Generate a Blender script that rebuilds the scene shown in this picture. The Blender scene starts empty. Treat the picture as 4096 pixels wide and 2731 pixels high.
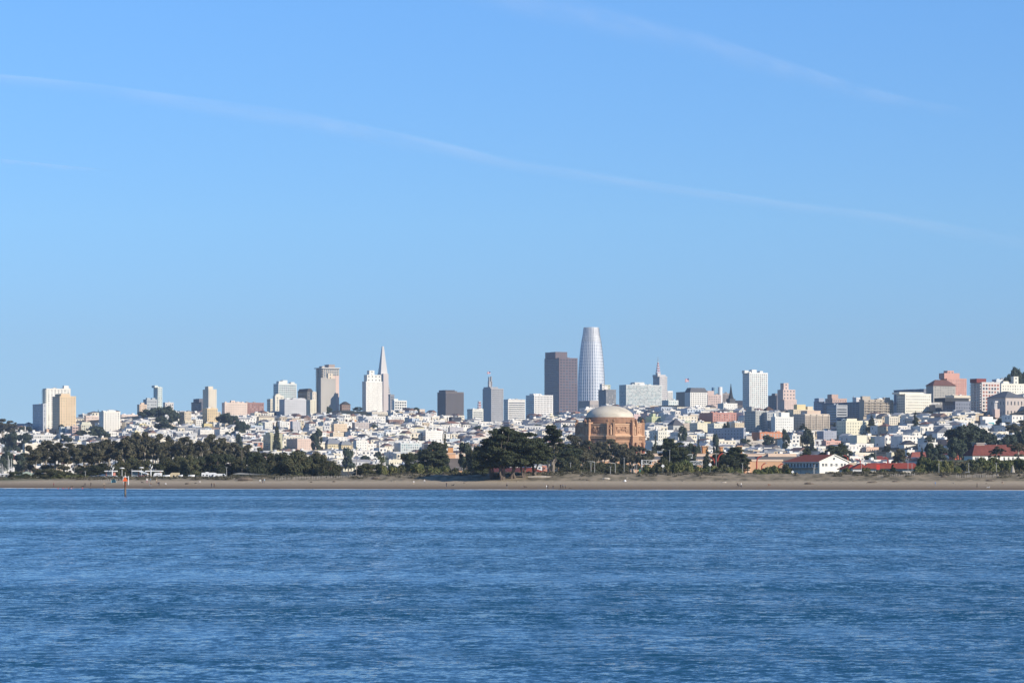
EXPO = 0.25; HAZE_D = 4.3e-5
import bpy, bmesh, math, random
import numpy as np
from mathutils import Vector, Matrix
# ------------------------------------------------------------------ base
S = bpy.context.scene
COL = S.collection
R_ = math.radians
K4 = 0.338/4096.0           # radians (tan) per photograph pixel
HY = 1888.0                 # eye-level row of the photograph
CAMZ = 6.0
A = R_(26); CA, SA = math.cos(A), math.sin(A)     # the city's street grid
# zoom windows used while measuring the photograph: x0, y0, scale
REG = {1:(0,1500,3.1367), 2:(500,1400,2.6133), 3:(1000,1350,2.6133), 4:(1500,1350,2.6133),
       5:(2000,1290,2.24), 6:(2500,1400,2.6133), 7:(3000,1400,2.6133), 8:(3496,1400,2.6133),
       0:(0,0,1.0), 9:(380,1820,5.88), 10:(2200,1580,5.345)}
def px(r, x): return REG[r][0]+x/REG[r][2]
def py(r, y): return REG[r][1]+y/REG[r][2]
def wx(x4, D): return (x4-2048)*K4*D
def wz(y4, D): return CAMZ+(HY-y4)*K4*D
def sx(x, D): return 2048+x/(K4*D)
def sy(z, D): return HY-(z-CAMZ)/(K4*D)

def props(o, label=None, cat=None, group=None, kind=None):
    if label: o['label'] = label
    if cat: o['category'] = cat
    if group: o['group'] = group
    if kind: o['kind'] = kind
    return o
def empty(name, loc, rz=0.0, label=None, cat=None, group=None):
    o = bpy.data.objects.new(name, None); COL.objects.link(o)
    o.location = loc; o.rotation_euler = (0,0,rz); o.empty_display_size = 1
    return props(o, label, cat, group)
def link(name, me, parent=None, loc=(0,0,0), rz=0.0):
    o = bpy.data.objects.new(name, me); COL.objects.link(o)
    o.location = loc; o.rotation_euler = (0,0,rz)
    if parent: o.parent = parent
    return o
def copy_tree(o, parent=None):
    c = o.copy(); COL.objects.link(c); c.parent = parent
    for ch in list(o.children): copy_tree(ch, c)
    return c

# ------------------------------------------------------------------ materials
MATS = {}
def new_mat(name):
    m = bpy.data.materials.new(name); m.use_nodes = True
    nt = m.node_tree; b = nt.nodes['Principled BSDF']
    return m, nt, b
def mat(col, rough=.85, var=.10, scale=.15, metal=0., spec=.3, streak=True, objvar=0.0):
    """painted / mineral surface with weathering of its own"""
    key = (tuple(round(c,3) for c in col), rough, var, scale, metal, spec, streak, objvar)
    if key in MATS: return MATS[key]
    m, nt, b = new_mat('surface')
    tc = nt.nodes.new('ShaderNodeTexCoord'); mp = nt.nodes.new('ShaderNodeMapping')
    mp.inputs['Scale'].default_value = (1,1,.35) if streak else (1,1,1)
    no = nt.nodes.new('ShaderNodeTexNoise'); no.inputs['Scale'].default_value = scale
    no.inputs['Detail'].default_value = 5
    nt.links.new(tc.outputs['Object'], mp.inputs['Vector']); nt.links.new(mp.outputs[0], no.inputs['Vector'])
    mr = nt.nodes.new('ShaderNodeMapRange'); mr.inputs[1].default_value=.3; mr.inputs[2].default_value=.7
    mr.inputs[3].default_value = 1-var*1.3; mr.inputs[4].default_value = 1+var*.6
    nt.links.new(no.outputs['Fac'], mr.inputs[0])
    mx = nt.nodes.new('ShaderNodeVectorMath'); mx.operation='SCALE'
    mx.inputs[0].default_value = col[:3]
    nt.links.new(mr.outputs[0], mx.inputs['Scale'])
    nt.links.new(mx.outputs[0], b.inputs['Base Color'])
    b.inputs['Roughness'].default_value = rough; b.inputs['Metallic'].default_value = metal
    b.inputs['Specular IOR Level'].default_value = spec
    MATS[key] = m; return m
def glass(col=(.03,.04,.05), rough=.12):
    key = ('g',)+tuple(col)+(rough,)
    if key in MATS: return MATS[key]
    m, nt, b = new_mat('window_glass')
    b.inputs['Base Color'].default_value = (*col,1); b.inputs['Roughness'].default_value = rough
    b.inputs['Specular IOR Level'].default_value = .8
    MATS[key] = m; return m
G_DARK = glass((.035,.045,.06)); G_MID = glass((.10,.12,.14),.2); G_LITE = glass((.34,.35,.34),.4)
G_BLUE = glass((.05,.10,.15),.1); G_TEAL = glass((.16,.26,.27),.2)
GLZ = [G_DARK, G_MID, G_LITE]
WHITE=(.80,.76,.675); CREAM=(.78,.70,.53); LGREY=(.58,.58,.56); TAN=(.55,.46,.32); PINK=(.68,.46,.38)
ROOFG=mat((.30,.30,.29),.95); ROOFL=mat((.55,.54,.52),.9); ROOFR=mat((.24,.055,.035),.9,.18,1.0); ROOFD=mat((.075,.07,.07),.9)
METW=mat((.75,.75,.73),.5,.05); METG=mat((.32,.33,.34),.5,.06)

# ------------------------------------------------------------------ mesh builder
class MB:
    def __init__(s): s.v=[]; s.f=[]; s.m=[]; s.mats=[]
    def mi(s, m):
        if m not in s.mats: s.mats.append(m)
        return s.mats.index(m)
    def quad(s, a,b,c,d, m):
        n=len(s.v); s.v += [a,b,c,d]; s.f.append((n,n+1,n+2,n+3)); s.m.append(s.mi(m))
    def poly(s, pts, m):
        n=len(s.v); s.v += list(pts); s.f.append(tuple(range(n,n+len(pts)))); s.m.append(s.mi(m))
    def box(s, x0,x1,y0,y1,z0,z1, m, top=None, bottom=True):
        n=len(s.v); s.v += [(x0,y0,z0),(x1,y0,z0),(x1,y1,z0),(x0,y1,z0),(x0,y0,z1),(x1,y0,z1),(x1,y1,z1),(x0,y1,z1)]
        k=s.mi(m); t=s.mi(top) if top else k
        for q,mm in (((0,1,5,4),k),((1,2,6,5),k),((2,3,7,6),k),((3,0,4,7),k),((4,5,6,7),t)):
            s.f.append(tuple(n+i for i in q)); s.m.append(mm)
        if bottom: s.f.append((n+3,n+2,n+1,n)); s.m.append(k)
    def hip(s, x0,x1,y0,y1,z0,z1, m, inset=None, gable=False, axis='x'):
        """roof over a rectangle, ridge along axis"""
        n=len(s.v); cx=(x0+x1)/2; cy=(y0+y1)/2
        if axis=='x':
            i = 0 if gable else (inset if inset is not None else min((y1-y0)/2,(x1-x0)/2))
            r=[(x0+i,cy,z1),(x1-i,cy,z1)]
            s.v += [(x0,y0,z0),(x1,y0,z0),(x1,y1,z0),(x0,y1,z0)]+r
            fs=[(0,1,5,4),(1,2,5),(2,3,4,5),(3,0,4)]
        else:
            i = 0 if gable else (inset if inset is not None else min((y1-y0)/2,(x1-x0)/2))
            r=[(cx,y0+i,z1),(cx,y1-i,z1)]
            s.v += [(x0,y0,z0),(x1,y0,z0),(x1,y1,z0),(x0,y1,z0)]+r
            fs=[(0,1,4),(1,2,5,4),(2,3,5),(3,0,4,5)]
        k=s.mi(m)
        for q in fs+[(3,2,1,0)]: s.f.append(tuple(n+j for j in q)); s.m.append(k)
    def tube(s, pts, rad, m, seg=6, caps=True):
        """tube along points with one radius per point"""
        if not hasattr(rad,'__len__'): rad=[rad]*len(pts)
        P=[Vector(p) for p in pts]; n0=len(s.v); k=s.mi(m)
        for i,p in enumerate(P):
            d=(P[min(i+1,len(P)-1)]-P[max(i-1,0)]).normalized()
            u=d.orthogonal().normalized() if abs(d.z)<.99 else Vector((1,0,0)); w=d.cross(u).normalized(); u=w.cross(d)
            for j in range(seg):
                t=2*math.pi*j/seg; q=p+(u*math.cos(t)+w*math.sin(t))*rad[i]; s.v.append(tuple(q))
        for i in range(len(P)-1):
            for j in range(seg):
                a=n0+i*seg+j; b=n0+i*seg+(j+1)%seg
                s.f.append((a,b,b+seg,a+seg)); s.m.append(k)
        if caps:
            s.f.append(tuple(n0+j for j in reversed(range(seg)))); s.m.append(k)
            s.f.append(tuple(n0+(len(P)-1)*seg+j for j in range(seg))); s.m.append(k)
    def lathe(s, prof, m, seg=32, cx=0, cy=0):
        n0=len(s.v); k=s.mi(m)
        for (r,z) in prof:
            for j in range(seg):
                t=2*math.pi*j/seg; s.v.append((cx+r*math.cos(t),cy+r*math.sin(t),z))
        for i in range(len(prof)-1):
            for j in range(seg):
                a=n0+i*seg+j; b=n0+i*seg+(j+1)%seg
                s.f.append((a,b,b+seg,a+seg)); s.m.append(k)
        s.f.append(tuple(n0+(len(prof)-1)*seg+j for j in range(seg))); s.m.append(k)
    def prism(s, pts, z0, z1, m, top=None):
        n=len(s.v); q=len(pts); k=s.mi(m); t=s.mi(top) if top else k
        s.v += [(p[0],p[1],z0) for p in pts]+[(p[0],p[1],z1) for p in pts]
        for i in range(q):
            j=(i+1)%q; s.f.append((n+i,n+j,n+q+j,n+q+i)); s.m.append(k)
        s.f.append(tuple(n+q+i for i in range(q))); s.m.append(t)
        s.f.append(tuple(n+i for i in reversed(range(q)))); s.m.append(k)
    def build(s, name, parent=None, loc=(0,0,0), rz=0.0, smooth=False):
        me=bpy.data.meshes.new(name); me.from_pydata(s.v,[],s.f)
        for m in s.mats: me.materials.append(m)
        me.polygons.foreach_set('material_index', s.m)
        if smooth: me.polygons.foreach_set('use_smooth',[True]*len(s.f))
        me.update()
        return link(name, me, parent, loc, rz)

# ------------------------------------------------------------------ camera, sun, sky
cam = bpy.data.cameras.new('camera'); co = bpy.data.objects.new('camera', cam); COL.objects.link(co)
co.location=(0,0,CAMZ); co.rotation_euler=(math.pi/2,0,0)
cam.sensor_width=36; cam.lens=36/.338; cam.shift_y=(HY-1365.5)/4096
cam.clip_start=1; cam.clip_end=300000
S.camera=co
SUN_AZ = R_(125)      # clockwise from the view direction
SUN_EL = R_(27)
sd = Vector((math.sin(SUN_AZ)*math.cos(SUN_EL), math.cos(SUN_AZ)*math.cos(SUN_EL), math.sin(SUN_EL)))
sl = bpy.data.lights.new('sun','SUN'); sl.energy=5.0; sl.angle=R_(.53); sl.color=(1.,.905,.77)
so = bpy.data.objects.new('sun',sl); COL.objects.link(so)
so.rotation_euler = (-sd).to_track_quat('-Z','Y').to_euler()
so.location=(200,-200,300)
w = bpy.data.worlds.new('World'); S.world=w; w.use_nodes=True
nt=w.node_tree; bg=nt.nodes['Background']
sk=nt.nodes.new('ShaderNodeTexSky'); sk.sky_type='NISHITA'; sk.sun_disc=False
sk.sun_elevation=SUN_EL; sk.sun_rotation=SUN_AZ
sk.altitude=5000; sk.air_density=1.5; sk.dust_density=0; sk.ozone_density=8
# winter air near the horizon: duller and greyer than the clear-air model gives
tc=nt.nodes.new('ShaderNodeTexCoord'); sp=nt.nodes.new('ShaderNodeSeparateXYZ'); nt.links.new(tc.outputs['Generated'],sp.inputs[0])
mr=nt.nodes.new('ShaderNodeMapRange'); mr.inputs[1].default_value=0; mr.inputs[2].default_value=.16; nt.links.new(sp.outputs[2],mr.inputs[0])
cr=nt.nodes.new('ShaderNodeValToRGB'); nt.links.new(mr.outputs[0],cr.inputs[0]); el=cr.color_ramp.elements
for _ in range(3): el.new(.5)
for q,(p_,c_) in zip(el,[(.0,(.56,.67,.86)),(.144,(.66,.71,.81)),(.27,(.79,.79,.82)),(.51,(.96,.96,.92)),(1.,(1.03,1.11,1.10))]): q.position=p_; q.color=(*c_,1)
ml=nt.nodes.new('ShaderNodeMix'); ml.data_type='RGBA'; ml.blend_type='MULTIPLY'; ml.inputs[0].default_value=1
nt.links.new(sk.outputs[0],ml.inputs[6]); nt.links.new(cr.outputs[0],ml.inputs[7])
nt.links.new(ml.outputs[2], bg.inputs['Color']); bg.inputs['Strength'].default_value=.126
S.view_settings.view_transform='Standard'; S.view_settings.look='None'; S.view_settings.gamma=1
S.view_settings.use_curve_mapping=False; S.view_settings.exposure=EXPO if 'EXPO' in globals() else 0.0
S.cycles.max_bounces=6; S.cycles.volume_bounces=0; S.cycles.transparent_max_bounces=8
S.cycles.diffuse_bounces=3; S.cycles.glossy_bounces=2; S.cycles.use_denoising=True

# ------------------------------------------------------------------ lie of the land
RX=[-600,0,130,300,360,480,600,760,900,1050,1250,1350,1440,1500,1640,1730,1850,1980,2100,2250,2330,2560,2615,2714,2829,2970,3115,3240,3460,3572,3726,3879,4000,4096,4600]
RY=[1730,1725,1722,1700,1674,1668,1655,1672,1668,1654,1660,1640,1642,1650,1657,1668,1674,1690,1682,1662,1645,1632,1622,1620,1634,1645,1650,1668,1658,1648,1642,1652,1635,1620,1600]
def shore(p): return CAMZ/((np.interp(p,[-800,0,600,2000,4096,4900],[1950,1951,1954.5,1957.5,1960.5,1962])-HY)*K4)
def ridgeD(p): return np.interp(p,[0,1500,2400,3200,4096],[3900,3800,3900,3300,2950])
def flatD(p): return np.interp(p,[0,1800,2600,4096],[2850,2800,2500,2250])
def ground(x,y):
    x=np.asarray(x,float); y=np.asarray(y,float)
    D=np.maximum(y,50.); p=2048+x/(K4*D); p=np.clip(p,-600,4700)
    s=D-shore(p)+2.0*np.sin(x*.021+.4)+1.2*np.sin(x*.055)
    hd=np.interp(p,[-400,400,1000,1500,2000,4096],[3.1,3.3,3.9,4.4,5.0,5.1])
    n=(.35*np.sin(x*.13+y*.05)+.3*np.sin(x*.31-y*.21+1)+.22*np.sin(x*.7+y*.5))
    z=np.interp(s,[-900,-30,0,14,48],[-12,-1.,0,.7,2.6])
    z=z+np.interp(s,[48,64,78,100],[0,1,1,0])*(hd-2.6+n*.5)+np.interp(s,[64,100],[0,1.3])*np.interp(p,[0,900,1500],[.35,.5,1])
    D0=flatD(p); D1=ridgeD(p); z1=CAMZ+(HY-np.interp(p,RX,RY))*K4*D1
    t=np.clip((D-D0)/(D1-D0),0,1)
    ramp=(z1-3.9)*t**1.12
    drop=np.clip((D-D1-60)/700,0,1)
    ramp=ramp*(1-drop)+drop*8
    # park hill behind the right edge
    hx=(p-4110)/230.; hill=np.clip(1-hx*hx,0,1)*np.clip((D-2950)/250,0,1)*np.clip((3700-D)/400,0,1)*24
    # bank of the old shore fort at the right
    q=np.clip((p-3540)/260,0,1); q=q*q*(3-2*q); bank=q*8.3*np.clip((D-1215)/340,0,1)*(1-t)
    return z+ramp+hill+bank
def g1(x,y): return float(ground(x,y))
def solveD(x4,y4,lo=1000,hi=4300):
    """distance at which the ground shows at this place in the photograph"""
    D=np.arange(lo,hi,3.); zz=ground((x4-2048)*K4*D, D); s=HY-(zz-CAMZ)/(K4*D)
    i=np.argmax(s<=y4)
    return float(D[i]) if s[i]<=y4 else None
# ------------------------------------------------------------------ ground sheet
def grid_mesh(name, X, Y, Z, m):
    r,c=X.shape; me=bpy.data.meshes.new(name)
    me.vertices.add(r*c); me.vertices.foreach_set('co', np.stack([X,Y,Z],-1).astype(np.float32).ravel())
    i=np.arange(r-1)[:,None]*c+np.arange(c-1)[None,:]
    f=np.stack([i,i+1,i+c+1,i+c],-1).reshape(-1,4)
    me.loops.add(f.size); me.loops.foreach_set('vertex_index', f.ravel().astype(np.int32))
    me.polygons.add(len(f)); me.polygons.foreach_set('loop_start', np.arange(0,f.size,4,dtype=np.int32))
    me.polygons.foreach_set('use_smooth', np.ones(len(f),bool))
    me.materials.append(m); me.update(calc_edges=True); me.validate()
    return me
rows=np.concatenate([np.array([-3000,-500,200,600,900.]), np.arange(940,1260,2.2), np.arange(1262,2300,30), np.arange(2300,4700,18), np.array([4800,5200,6000,7000,8500,12000,20000,40000,90000.])])
tt=np.concatenate([np.array([-1.2,-.6,-.35,-.25]), np.linspace(-.2,.2,420), np.array([.25,.35,.6,1.2])])
Yg=np.repeat(rows[:,None],len(tt),1); Xg=tt[None,:]*np.maximum(Yg,700.)
Zg=ground(Xg,Yg); Zg[Yg<900]=-12; Zg[Yg>4700]=8
gm,nt,b=new_mat('ground')
geo=nt.nodes.new('ShaderNodeNewGeometry'); sep=nt.nodes.new('ShaderNodeSeparateXYZ'); nt.links.new(geo.outputs['Position'],sep.inputs[0])
def noise(nt, sc, det=4, scale3=None, vec=None):
    n=nt.nodes.new('ShaderNodeTexNoise'); n.inputs['Scale'].default_value=sc; n.inputs['Detail'].default_value=det
    if vec is None: vec=nt.nodes.new('ShaderNodeNewGeometry').outputs['Position']
    if scale3:
        mp=nt.nodes.new('ShaderNodeMapping'); mp.inputs['Scale'].default_value=scale3; nt.links.new(vec,mp.inputs['Vector']); vec=mp.outputs[0]
    nt.links.new(vec,n.inputs['Vector']); return n
def ramp(nt, fac, stops):
    r=nt.nodes.new('ShaderNodeValToRGB'); e=r.color_ramp.elements
    while len(e)<len(stops): e.new(.5)
    for q,(p,c) in zip(e,stops): q.position=p; q.color=(*c,1)
    nt.links.new(fac,r.inputs[0]); return r
def mixc(nt, fac, a, b_):
    m=nt.nodes.new('ShaderNodeMix'); m.data_type='RGBA'
    if hasattr(fac,'links'): nt.links.new(fac,m.inputs[0])
    else: m.inputs[0].default_value=fac
    for v,i in ((a,6),(b_,7)):
        if hasattr(v,'links'): nt.links.new(v,m.inputs[i])
        else: m.inputs[i].default_value=(*v,1)
    return m.outputs[2]
def mrange(nt, v, a,b_,c=0.,d=1.):
    m=nt.nodes.new('ShaderNodeMapRange'); nt.links.new(v,m.inputs[0])
    for i,q in enumerate((a,b_,c,d)): m.inputs[i+1].default_value=q
    return m.outputs[0]
n1=noise(nt,.9,6); sand=ramp(nt,n1.outputs['Fac'],[(.3,(.33,.27,.185)),(.55,(.41,.335,.235)),(.75,(.48,.40,.29))])
wet=mixc(nt, mrange(nt,sep.outputs[2],.15,2.3), (.125,.088,.055), sand.outputs[0])
n2=noise(nt,.35,6,(1,.5,1)); dune=ramp(nt,n2.outputs['Fac'],[(.35,(.30,.245,.17)),(.5,(.22,.185,.125)),(.66,(.12,.105,.07))])
c1=mixc(nt, mrange(nt,sep.outputs[2],2.5,3.2), wet, dune.outputs[0])
n3=noise(nt,.02,5); city=ramp(nt,n3.outputs['Fac'],[(.35,(.045,.055,.035)),(.5,(.07,.07,.065)),(.65,(.05,.06,.04))])
n5=noise(nt,.12,6); grass=ramp(nt,n5.outputs['Fac'],[(.35,(.05,.065,.03)),(.5,(.10,.11,.05)),(.68,(.16,.145,.08))])
c1b=mixc(nt, mrange(nt,sep.outputs[1],1185,1215), c1, grass.outputs[0])
c2=mixc(nt, mrange(nt,sep.outputs[1],1800,1900), c1b, city.outputs[0])
nt.links.new(c2,b.inputs['Base Color']); b.inputs['Roughness'].default_value=.95; b.inputs['Specular IOR Level'].default_value=.15
bp=nt.nodes.new('ShaderNodeBump'); bp.inputs['Strength'].default_value=.5; bp.inputs['Distance'].default_value=.3
n4=noise(nt,1.5,4); nt.links.new(n4.outputs['Fac'],bp.inputs['Height']); nt.links.new(bp.outputs[0],b.inputs['Normal'])
props(link('ground', grid_mesh('ground',Xg,Yg,Zg,gm)), 'sandy beach rising to the dunes and the city hillside', None, None, 'structure')

# ------------------------------------------------------------------ water
wm,nt,b=new_mat('water')
pos=nt.nodes.new('ShaderNodeNewGeometry').outputs['Position']
def slope(sc, amp, scale3, det=2, off=0):
    n=noise(nt, sc, det, scale3, pos)
    s=nt.nodes.new('ShaderNodeVectorMath'); s.operation='SUBTRACT'; nt.links.new(n.outputs['Color'],s.inputs[0]); s.inputs[1].default_value=(.5,.5,.5)
    k=nt.nodes.new('ShaderNodeVectorMath'); k.operation='MULTIPLY'; nt.links.new(s.outputs[0],k.inputs[0]); k.inputs[1].default_value=(amp*.7,amp,0)
    return k.outputs[0]
def vadd(a,b_):
    s=nt.nodes.new('ShaderNodeVectorMath'); s.operation='ADD'; nt.links.new(a,s.inputs[0])
    if isinstance(b_,tuple): s.inputs[1].default_value=b_
    else: nt.links.new(b_,s.inputs[1])
    return s.outputs[0]
sw=vadd(slope(1.3,.62,(.75,1,1)), slope(4.2,.85,(.85,1,1)))
sw=vadd(sw, slope(.45,.22,(.6,1,1))); sw=vadd(sw, slope(11.,.55,(1,1,1)))
# gusts: ripples stronger in some patches and calmer in others
pa=noise(nt,.012,3,(.25,1,1),pos); gust=mrange(nt,pa.outputs['Fac'],.38,.62,.6,1.3)
pb=noise(nt,.05,2,(.18,1,1),pos); gust2=mrange(nt,pb.outputs['Fac'],.35,.65,.72,1.22)
pc=noise(nt,.55,3,(1,.09,1),pos); g3=mrange(nt,pc.outputs['Fac'],.3,.7,.62,1.36)      # windrows running with the breeze
g0=nt.nodes.new('ShaderNodeMath'); g0.operation='MULTIPLY'; nt.links.new(gust,g0.inputs[0]); nt.links.new(gust2,g0.inputs[1])
sy_=nt.nodes.new('ShaderNodeSeparateXYZ'); nt.links.new(pos,sy_.inputs[0]); far=mrange(nt,sy_.outputs[1],150,900,.84,1.22)     # choppier out towards the beach
gf=nt.nodes.new('ShaderNodeMath'); gf.operation='MULTIPLY'; nt.links.new(g0.outputs[0],gf.inputs[0]); nt.links.new(far,gf.inputs[1]); g0=gf
gm_=nt.nodes.new('ShaderNodeMath'); gm_.operation='MULTIPLY'; nt.links.new(g0.outputs[0],gm_.inputs[0]); nt.links.new(g3,gm_.inputs[1])
sc=nt.nodes.new('ShaderNodeVectorMath'); sc.operation='SCALE'; nt.links.new(vadd(sw,(0,-.155,0)),sc.inputs[0]); nt.links.new(gm_.outputs[0],sc.inputs['Scale'])
nn=vadd(sc.outputs[0], (0,0,1.0))
nz=nt.nodes.new('ShaderNodeVectorMath'); nz.operation='NORMALIZE'; nt.links.new(nn,nz.inputs[0])
nt.links.new(nz.outputs[0], b.inputs['Normal'])
b.inputs['Base Color'].default_value=(.009,.062,.118,1); b.inputs['Roughness'].default_value=.11
b.inputs['IOR'].default_value=1.33; b.inputs['Specular IOR Level'].default_value=.5
wr=np.concatenate([np.array([-3000.,-300,0,40]), np.geomspace(60,1250,260)])
wt=np.linspace(-.6,.6,120)
Yw=np.repeat(wr[:,None],len(wt),1); Xw=wt[None,:]*np.maximum(Yw,400.)*3
Zw=.06*np.sin(Yw*.35+Xw*.03)+.04*np.sin(Yw*.19-Xw*.05+2)
props(link('water', grid_mesh('water',Xw,Yw,Zw,wm)), 'choppy blue bay water in front of the beach', None, None, 'structure')
# foam where the ripples break on the sand
fm=mat((.62,.65,.67),.7,.05); rnd=random.Random(5); F=MB()
for i in range(520):
    p4=rnd.uniform(-60,4160); D=shore(p4); x=wx(p4,D)
    D=D-(2.0*math.sin(x*.021+.4)+1.2*math.sin(x*.055))+1.0
    L=rnd.uniform(1,9); wd=rnd.uniform(.1,.45)*(1 if rnd.random()<.8 else 2.2); h=rnd.uniform(.03,.09); y=D-rnd.random()**2*9-1.2
    pts=[]
    for a_ in range(8):
        t=a_*math.pi/4; pts.append((x+L*math.cos(t)*rnd.uniform(.7,1), y+wd*math.sin(t)*rnd.uniform(.6,1)))
    F.prism(pts, -.02, h, fm)
props(F.build('surf_foam'), 'thin white line of foam along the waterline', None, None, 'stuff')

# ------------------------------------------------------------------ contrails, high above
def contrail(pts, label, alt=9000., dens=.5, seed=0):
    """pts: (x4,y4,half height in px) -> spread ice trail at cruising height"""
    cm,nt,b=new_mat('ice_trail'); nt.nodes.remove(b)
    out=nt.nodes['Material Output']
    uv=nt.nodes.new('ShaderNodeUVMap'); uv.uv_map='UVMap'
    su=nt.nodes.new('ShaderNodeSeparateXYZ'); nt.links.new(uv.outputs[0],su.inputs[0])
    mu=nt.nodes.new('ShaderNodeMath'); mu.operation='MULTIPLY_ADD'; mu.inputs[1].default_value=2; mu.inputs[2].default_value=-1; nt.links.new(su.outputs[1],mu.inputs[0])
    ab=nt.nodes.new('ShaderNodeMath'); ab.operation='ABSOLUTE'; nt.links.new(mu.outputs[0],ab.inputs[0])
    fall=nt.nodes.new('ShaderNodeMapRange'); fall.interpolation_type='SMOOTHERSTEP'; nt.links.new(ab.outputs[0],fall.inputs[0]); fall.inputs[1].default_value=1.; fall.inputs[2].default_value=.0; fall.inputs[3].default_value=0.; fall.inputs[4].default_value=1.
    mp=nt.nodes.new('ShaderNodeMapping'); mp.inputs['Scale'].default_value=(9,1.1,1); mp.inputs['Location'].default_value=(seed*3.1,0,0); nt.links.new(uv.outputs[0],mp.inputs['Vector'])
    n=nt.nodes.new('ShaderNodeTexNoise'); n.inputs['Scale'].default_value=1.6; n.inputs['Detail'].default_value=6; nt.links.new(mp.outputs[0],n.inputs['Vector'])
    nr=mrange(nt,n.outputs['Fac'],.3,.75,.1,1.35)
    en=nt.nodes.new('ShaderNodeMapRange'); nt.links.new(su.outputs[0],en.inputs[0]); en.interpolation_type='SMOOTHSTEP'
    en.inputs[1].default_value=1.0; en.inputs[2].default_value=.7
    m1=nt.nodes.new('ShaderNodeMath'); m1.operation='MULTIPLY'; nt.links.new(fall.outputs[0],m1.inputs[0]); nt.links.new(nr,m1.inputs[1])
    m2=nt.nodes.new('ShaderNodeMath'); m2.operation='MULTIPLY'; nt.links.new(m1.outputs[0],m2.inputs[0]); nt.links.new(en.outputs[0],m2.inputs[1])
    m3=nt.nodes.new('ShaderNodeMath'); m3.operation='MULTIPLY'; m3.use_clamp=True; nt.links.new(m2.outputs[0],m3.inputs[0]); m3.inputs[1].default_value=dens
    tr=nt.nodes.new('ShaderNodeBsdfTransparent'); tl=nt.nodes.new('ShaderNodeBsdfTranslucent'); tl.inputs[0].default_value=(.97,.97,.97,1)
    mxs=nt.nodes.new('ShaderNodeMixShader'); nt.links.new(m3.outputs[0],mxs.inputs[0]); nt.links.new(tr.outputs[0],mxs.inputs[1]); nt.links.new(tl.outputs[0],mxs.inputs[2])
    nt.links.new(mxs.outputs[0],out.inputs['Surface'])
    # resample
    P=np.array(pts,float); t=np.linspace(0,len(P)-1,80); X=np.interp(t,range(len(P)),P[:,0]); Y=np.interp(t,range(len(P)),P[:,1]); W=np.interp(t,range(len(P)),P[:,2])
    k=np.ones(9)/9
    Ys=np.convolve(np.pad(Y,4,'edge'),k,'valid')
    vs=[];uvs=[];fs=[]
    for i in range(80):
        for j,sg in enumerate(np.linspace(-1,1,9)):
            y4=Ys[i]+sg*W[i]; D=(alt-CAMZ)/((HY-y4)*K4)
            vs.append(((X[i]-2048)*K4*D, D, alt+120*math.cos(sg*1.57))); uvs.append((i/79., j/8.))
    for i in range(79):
        for j in range(8):
            a_=i*9+j; fs.append((a_,a_+9,a_+10,a_+1))
    me=bpy.data.meshes.new('contrail'); me.from_pydata(vs,[],fs); me.materials.append(cm)
    ul=me.uv_layers.new(name='UVMap')
    for l in me.loops: ul.data[l.index].uv=uvs[l.vertex_index]
    o=link('contrail',me); props(o,label,'contrail'); return o
contrail([(-400,290,40),(0,322,34),(600,400,42),(1200,492,52),(1500,545,50),(2048,665,34),(2900,800,30),(3600,890,40),(4096,985,44),(4500,1060,40)],'long faint white contrail crossing the whole sky from the left edge',dens=.115,seed=1)
contrail([(1600,-120,95),(1950,-20,90),(2400,90,85),(2850,205,75),(3200,312,58),(3500,398,46),(3760,450,38),(3950,480,30)],'broad faint white contrail falling from the top edge and fading out',dens=.095,seed=2)
contrail([(-300,630,12),(0,655,16),(250,680,14),(480,700,10)],'short faint contrail wisp low at the left edge',dens=.12,seed=3)
# ------------------------------------------------------------------ buildings of the skyline
PLACED=[]      # footprints (u0,u1,v0,v1), screen box, base row
ANCH=[]        # (x4,y4,short phrase)
WINMESH={}
def win_mesh(w_,h_,side,gm):
    k=(round(w_,1),round(h_,1),side,gm.name)
    if k not in WINMESH:
        b_=MB(); w_=k[0]; h_=k[1]
        if side: b_.box(-.08,.3,-w_/2,w_/2,-h_/2,h_/2,gm)
        else: b_.box(-w_/2,w_/2,-.08,.3,-h_/2,h_/2,gm)
        o=b_.build('window'); WINMESH[k]=o.data; bpy.data.objects.remove(o)
    return WINMESH[k]
def front_side(D, xl, xc, xr, rot=A):
    """corner, front width, side depth from three columns of the photograph"""
    ca,sa=math.cos(rot),math.sin(rot)
    Cx=wx(xc,D); tr=(xr-2048)*K4; tl=(xl-2048)*K4
    w_=(tr*D-Cx)/(ca-tr*sa) if xr>xc else 0
    d_=(Cx-tl*D)/(sa+tl*ca) if xl<xc else 0
    return Cx,w_,d_
def windows(B, parent, w_, d_, z0, z1, spec, side=False, sep=False, rnd=None, glz=GLZ, wts=(6,3,2)):
    """spec=(nx,ny,wf,hf[,m]) ; in the wall mesh B as a pattern, or each as its own object"""
    nx,ny,wf,hf=spec[:4]; L=d_ if side else w_
    mx=spec[4] if len(spec)>4 else .03
    cw=L*(1-2*mx)/nx; ch=(z1-z0)/ny; n=0; e=.06
    for j in range(ny):
        for i in range(nx):
            gm=rnd.choices(glz,wts)[0] if len(glz)==3 else rnd.choice(glz)
            c=L*mx+cw*(i+.5); z=z0+ch*(j+.45); hw=cw*wf/2; hh=ch*hf/2
            if sep and not side:
                me=win_mesh(hw*2,hh*2,side,gm); o=link('window',me,parent,((0,c,z) if side else (c,0,z)))
            elif side: B.quad((-e,c+hw,z-hh),(-e,c-hw,z-hh),(-e,c-hw,z+hh),(-e,c+hw,z+hh),gm)
            else: B.quad((c-hw,-e,z-hh),(c+hw,-e,z-hh),(c+hw,-e,z+hh),(c-hw,-e,z+hh),gm)
            n+=1
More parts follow.
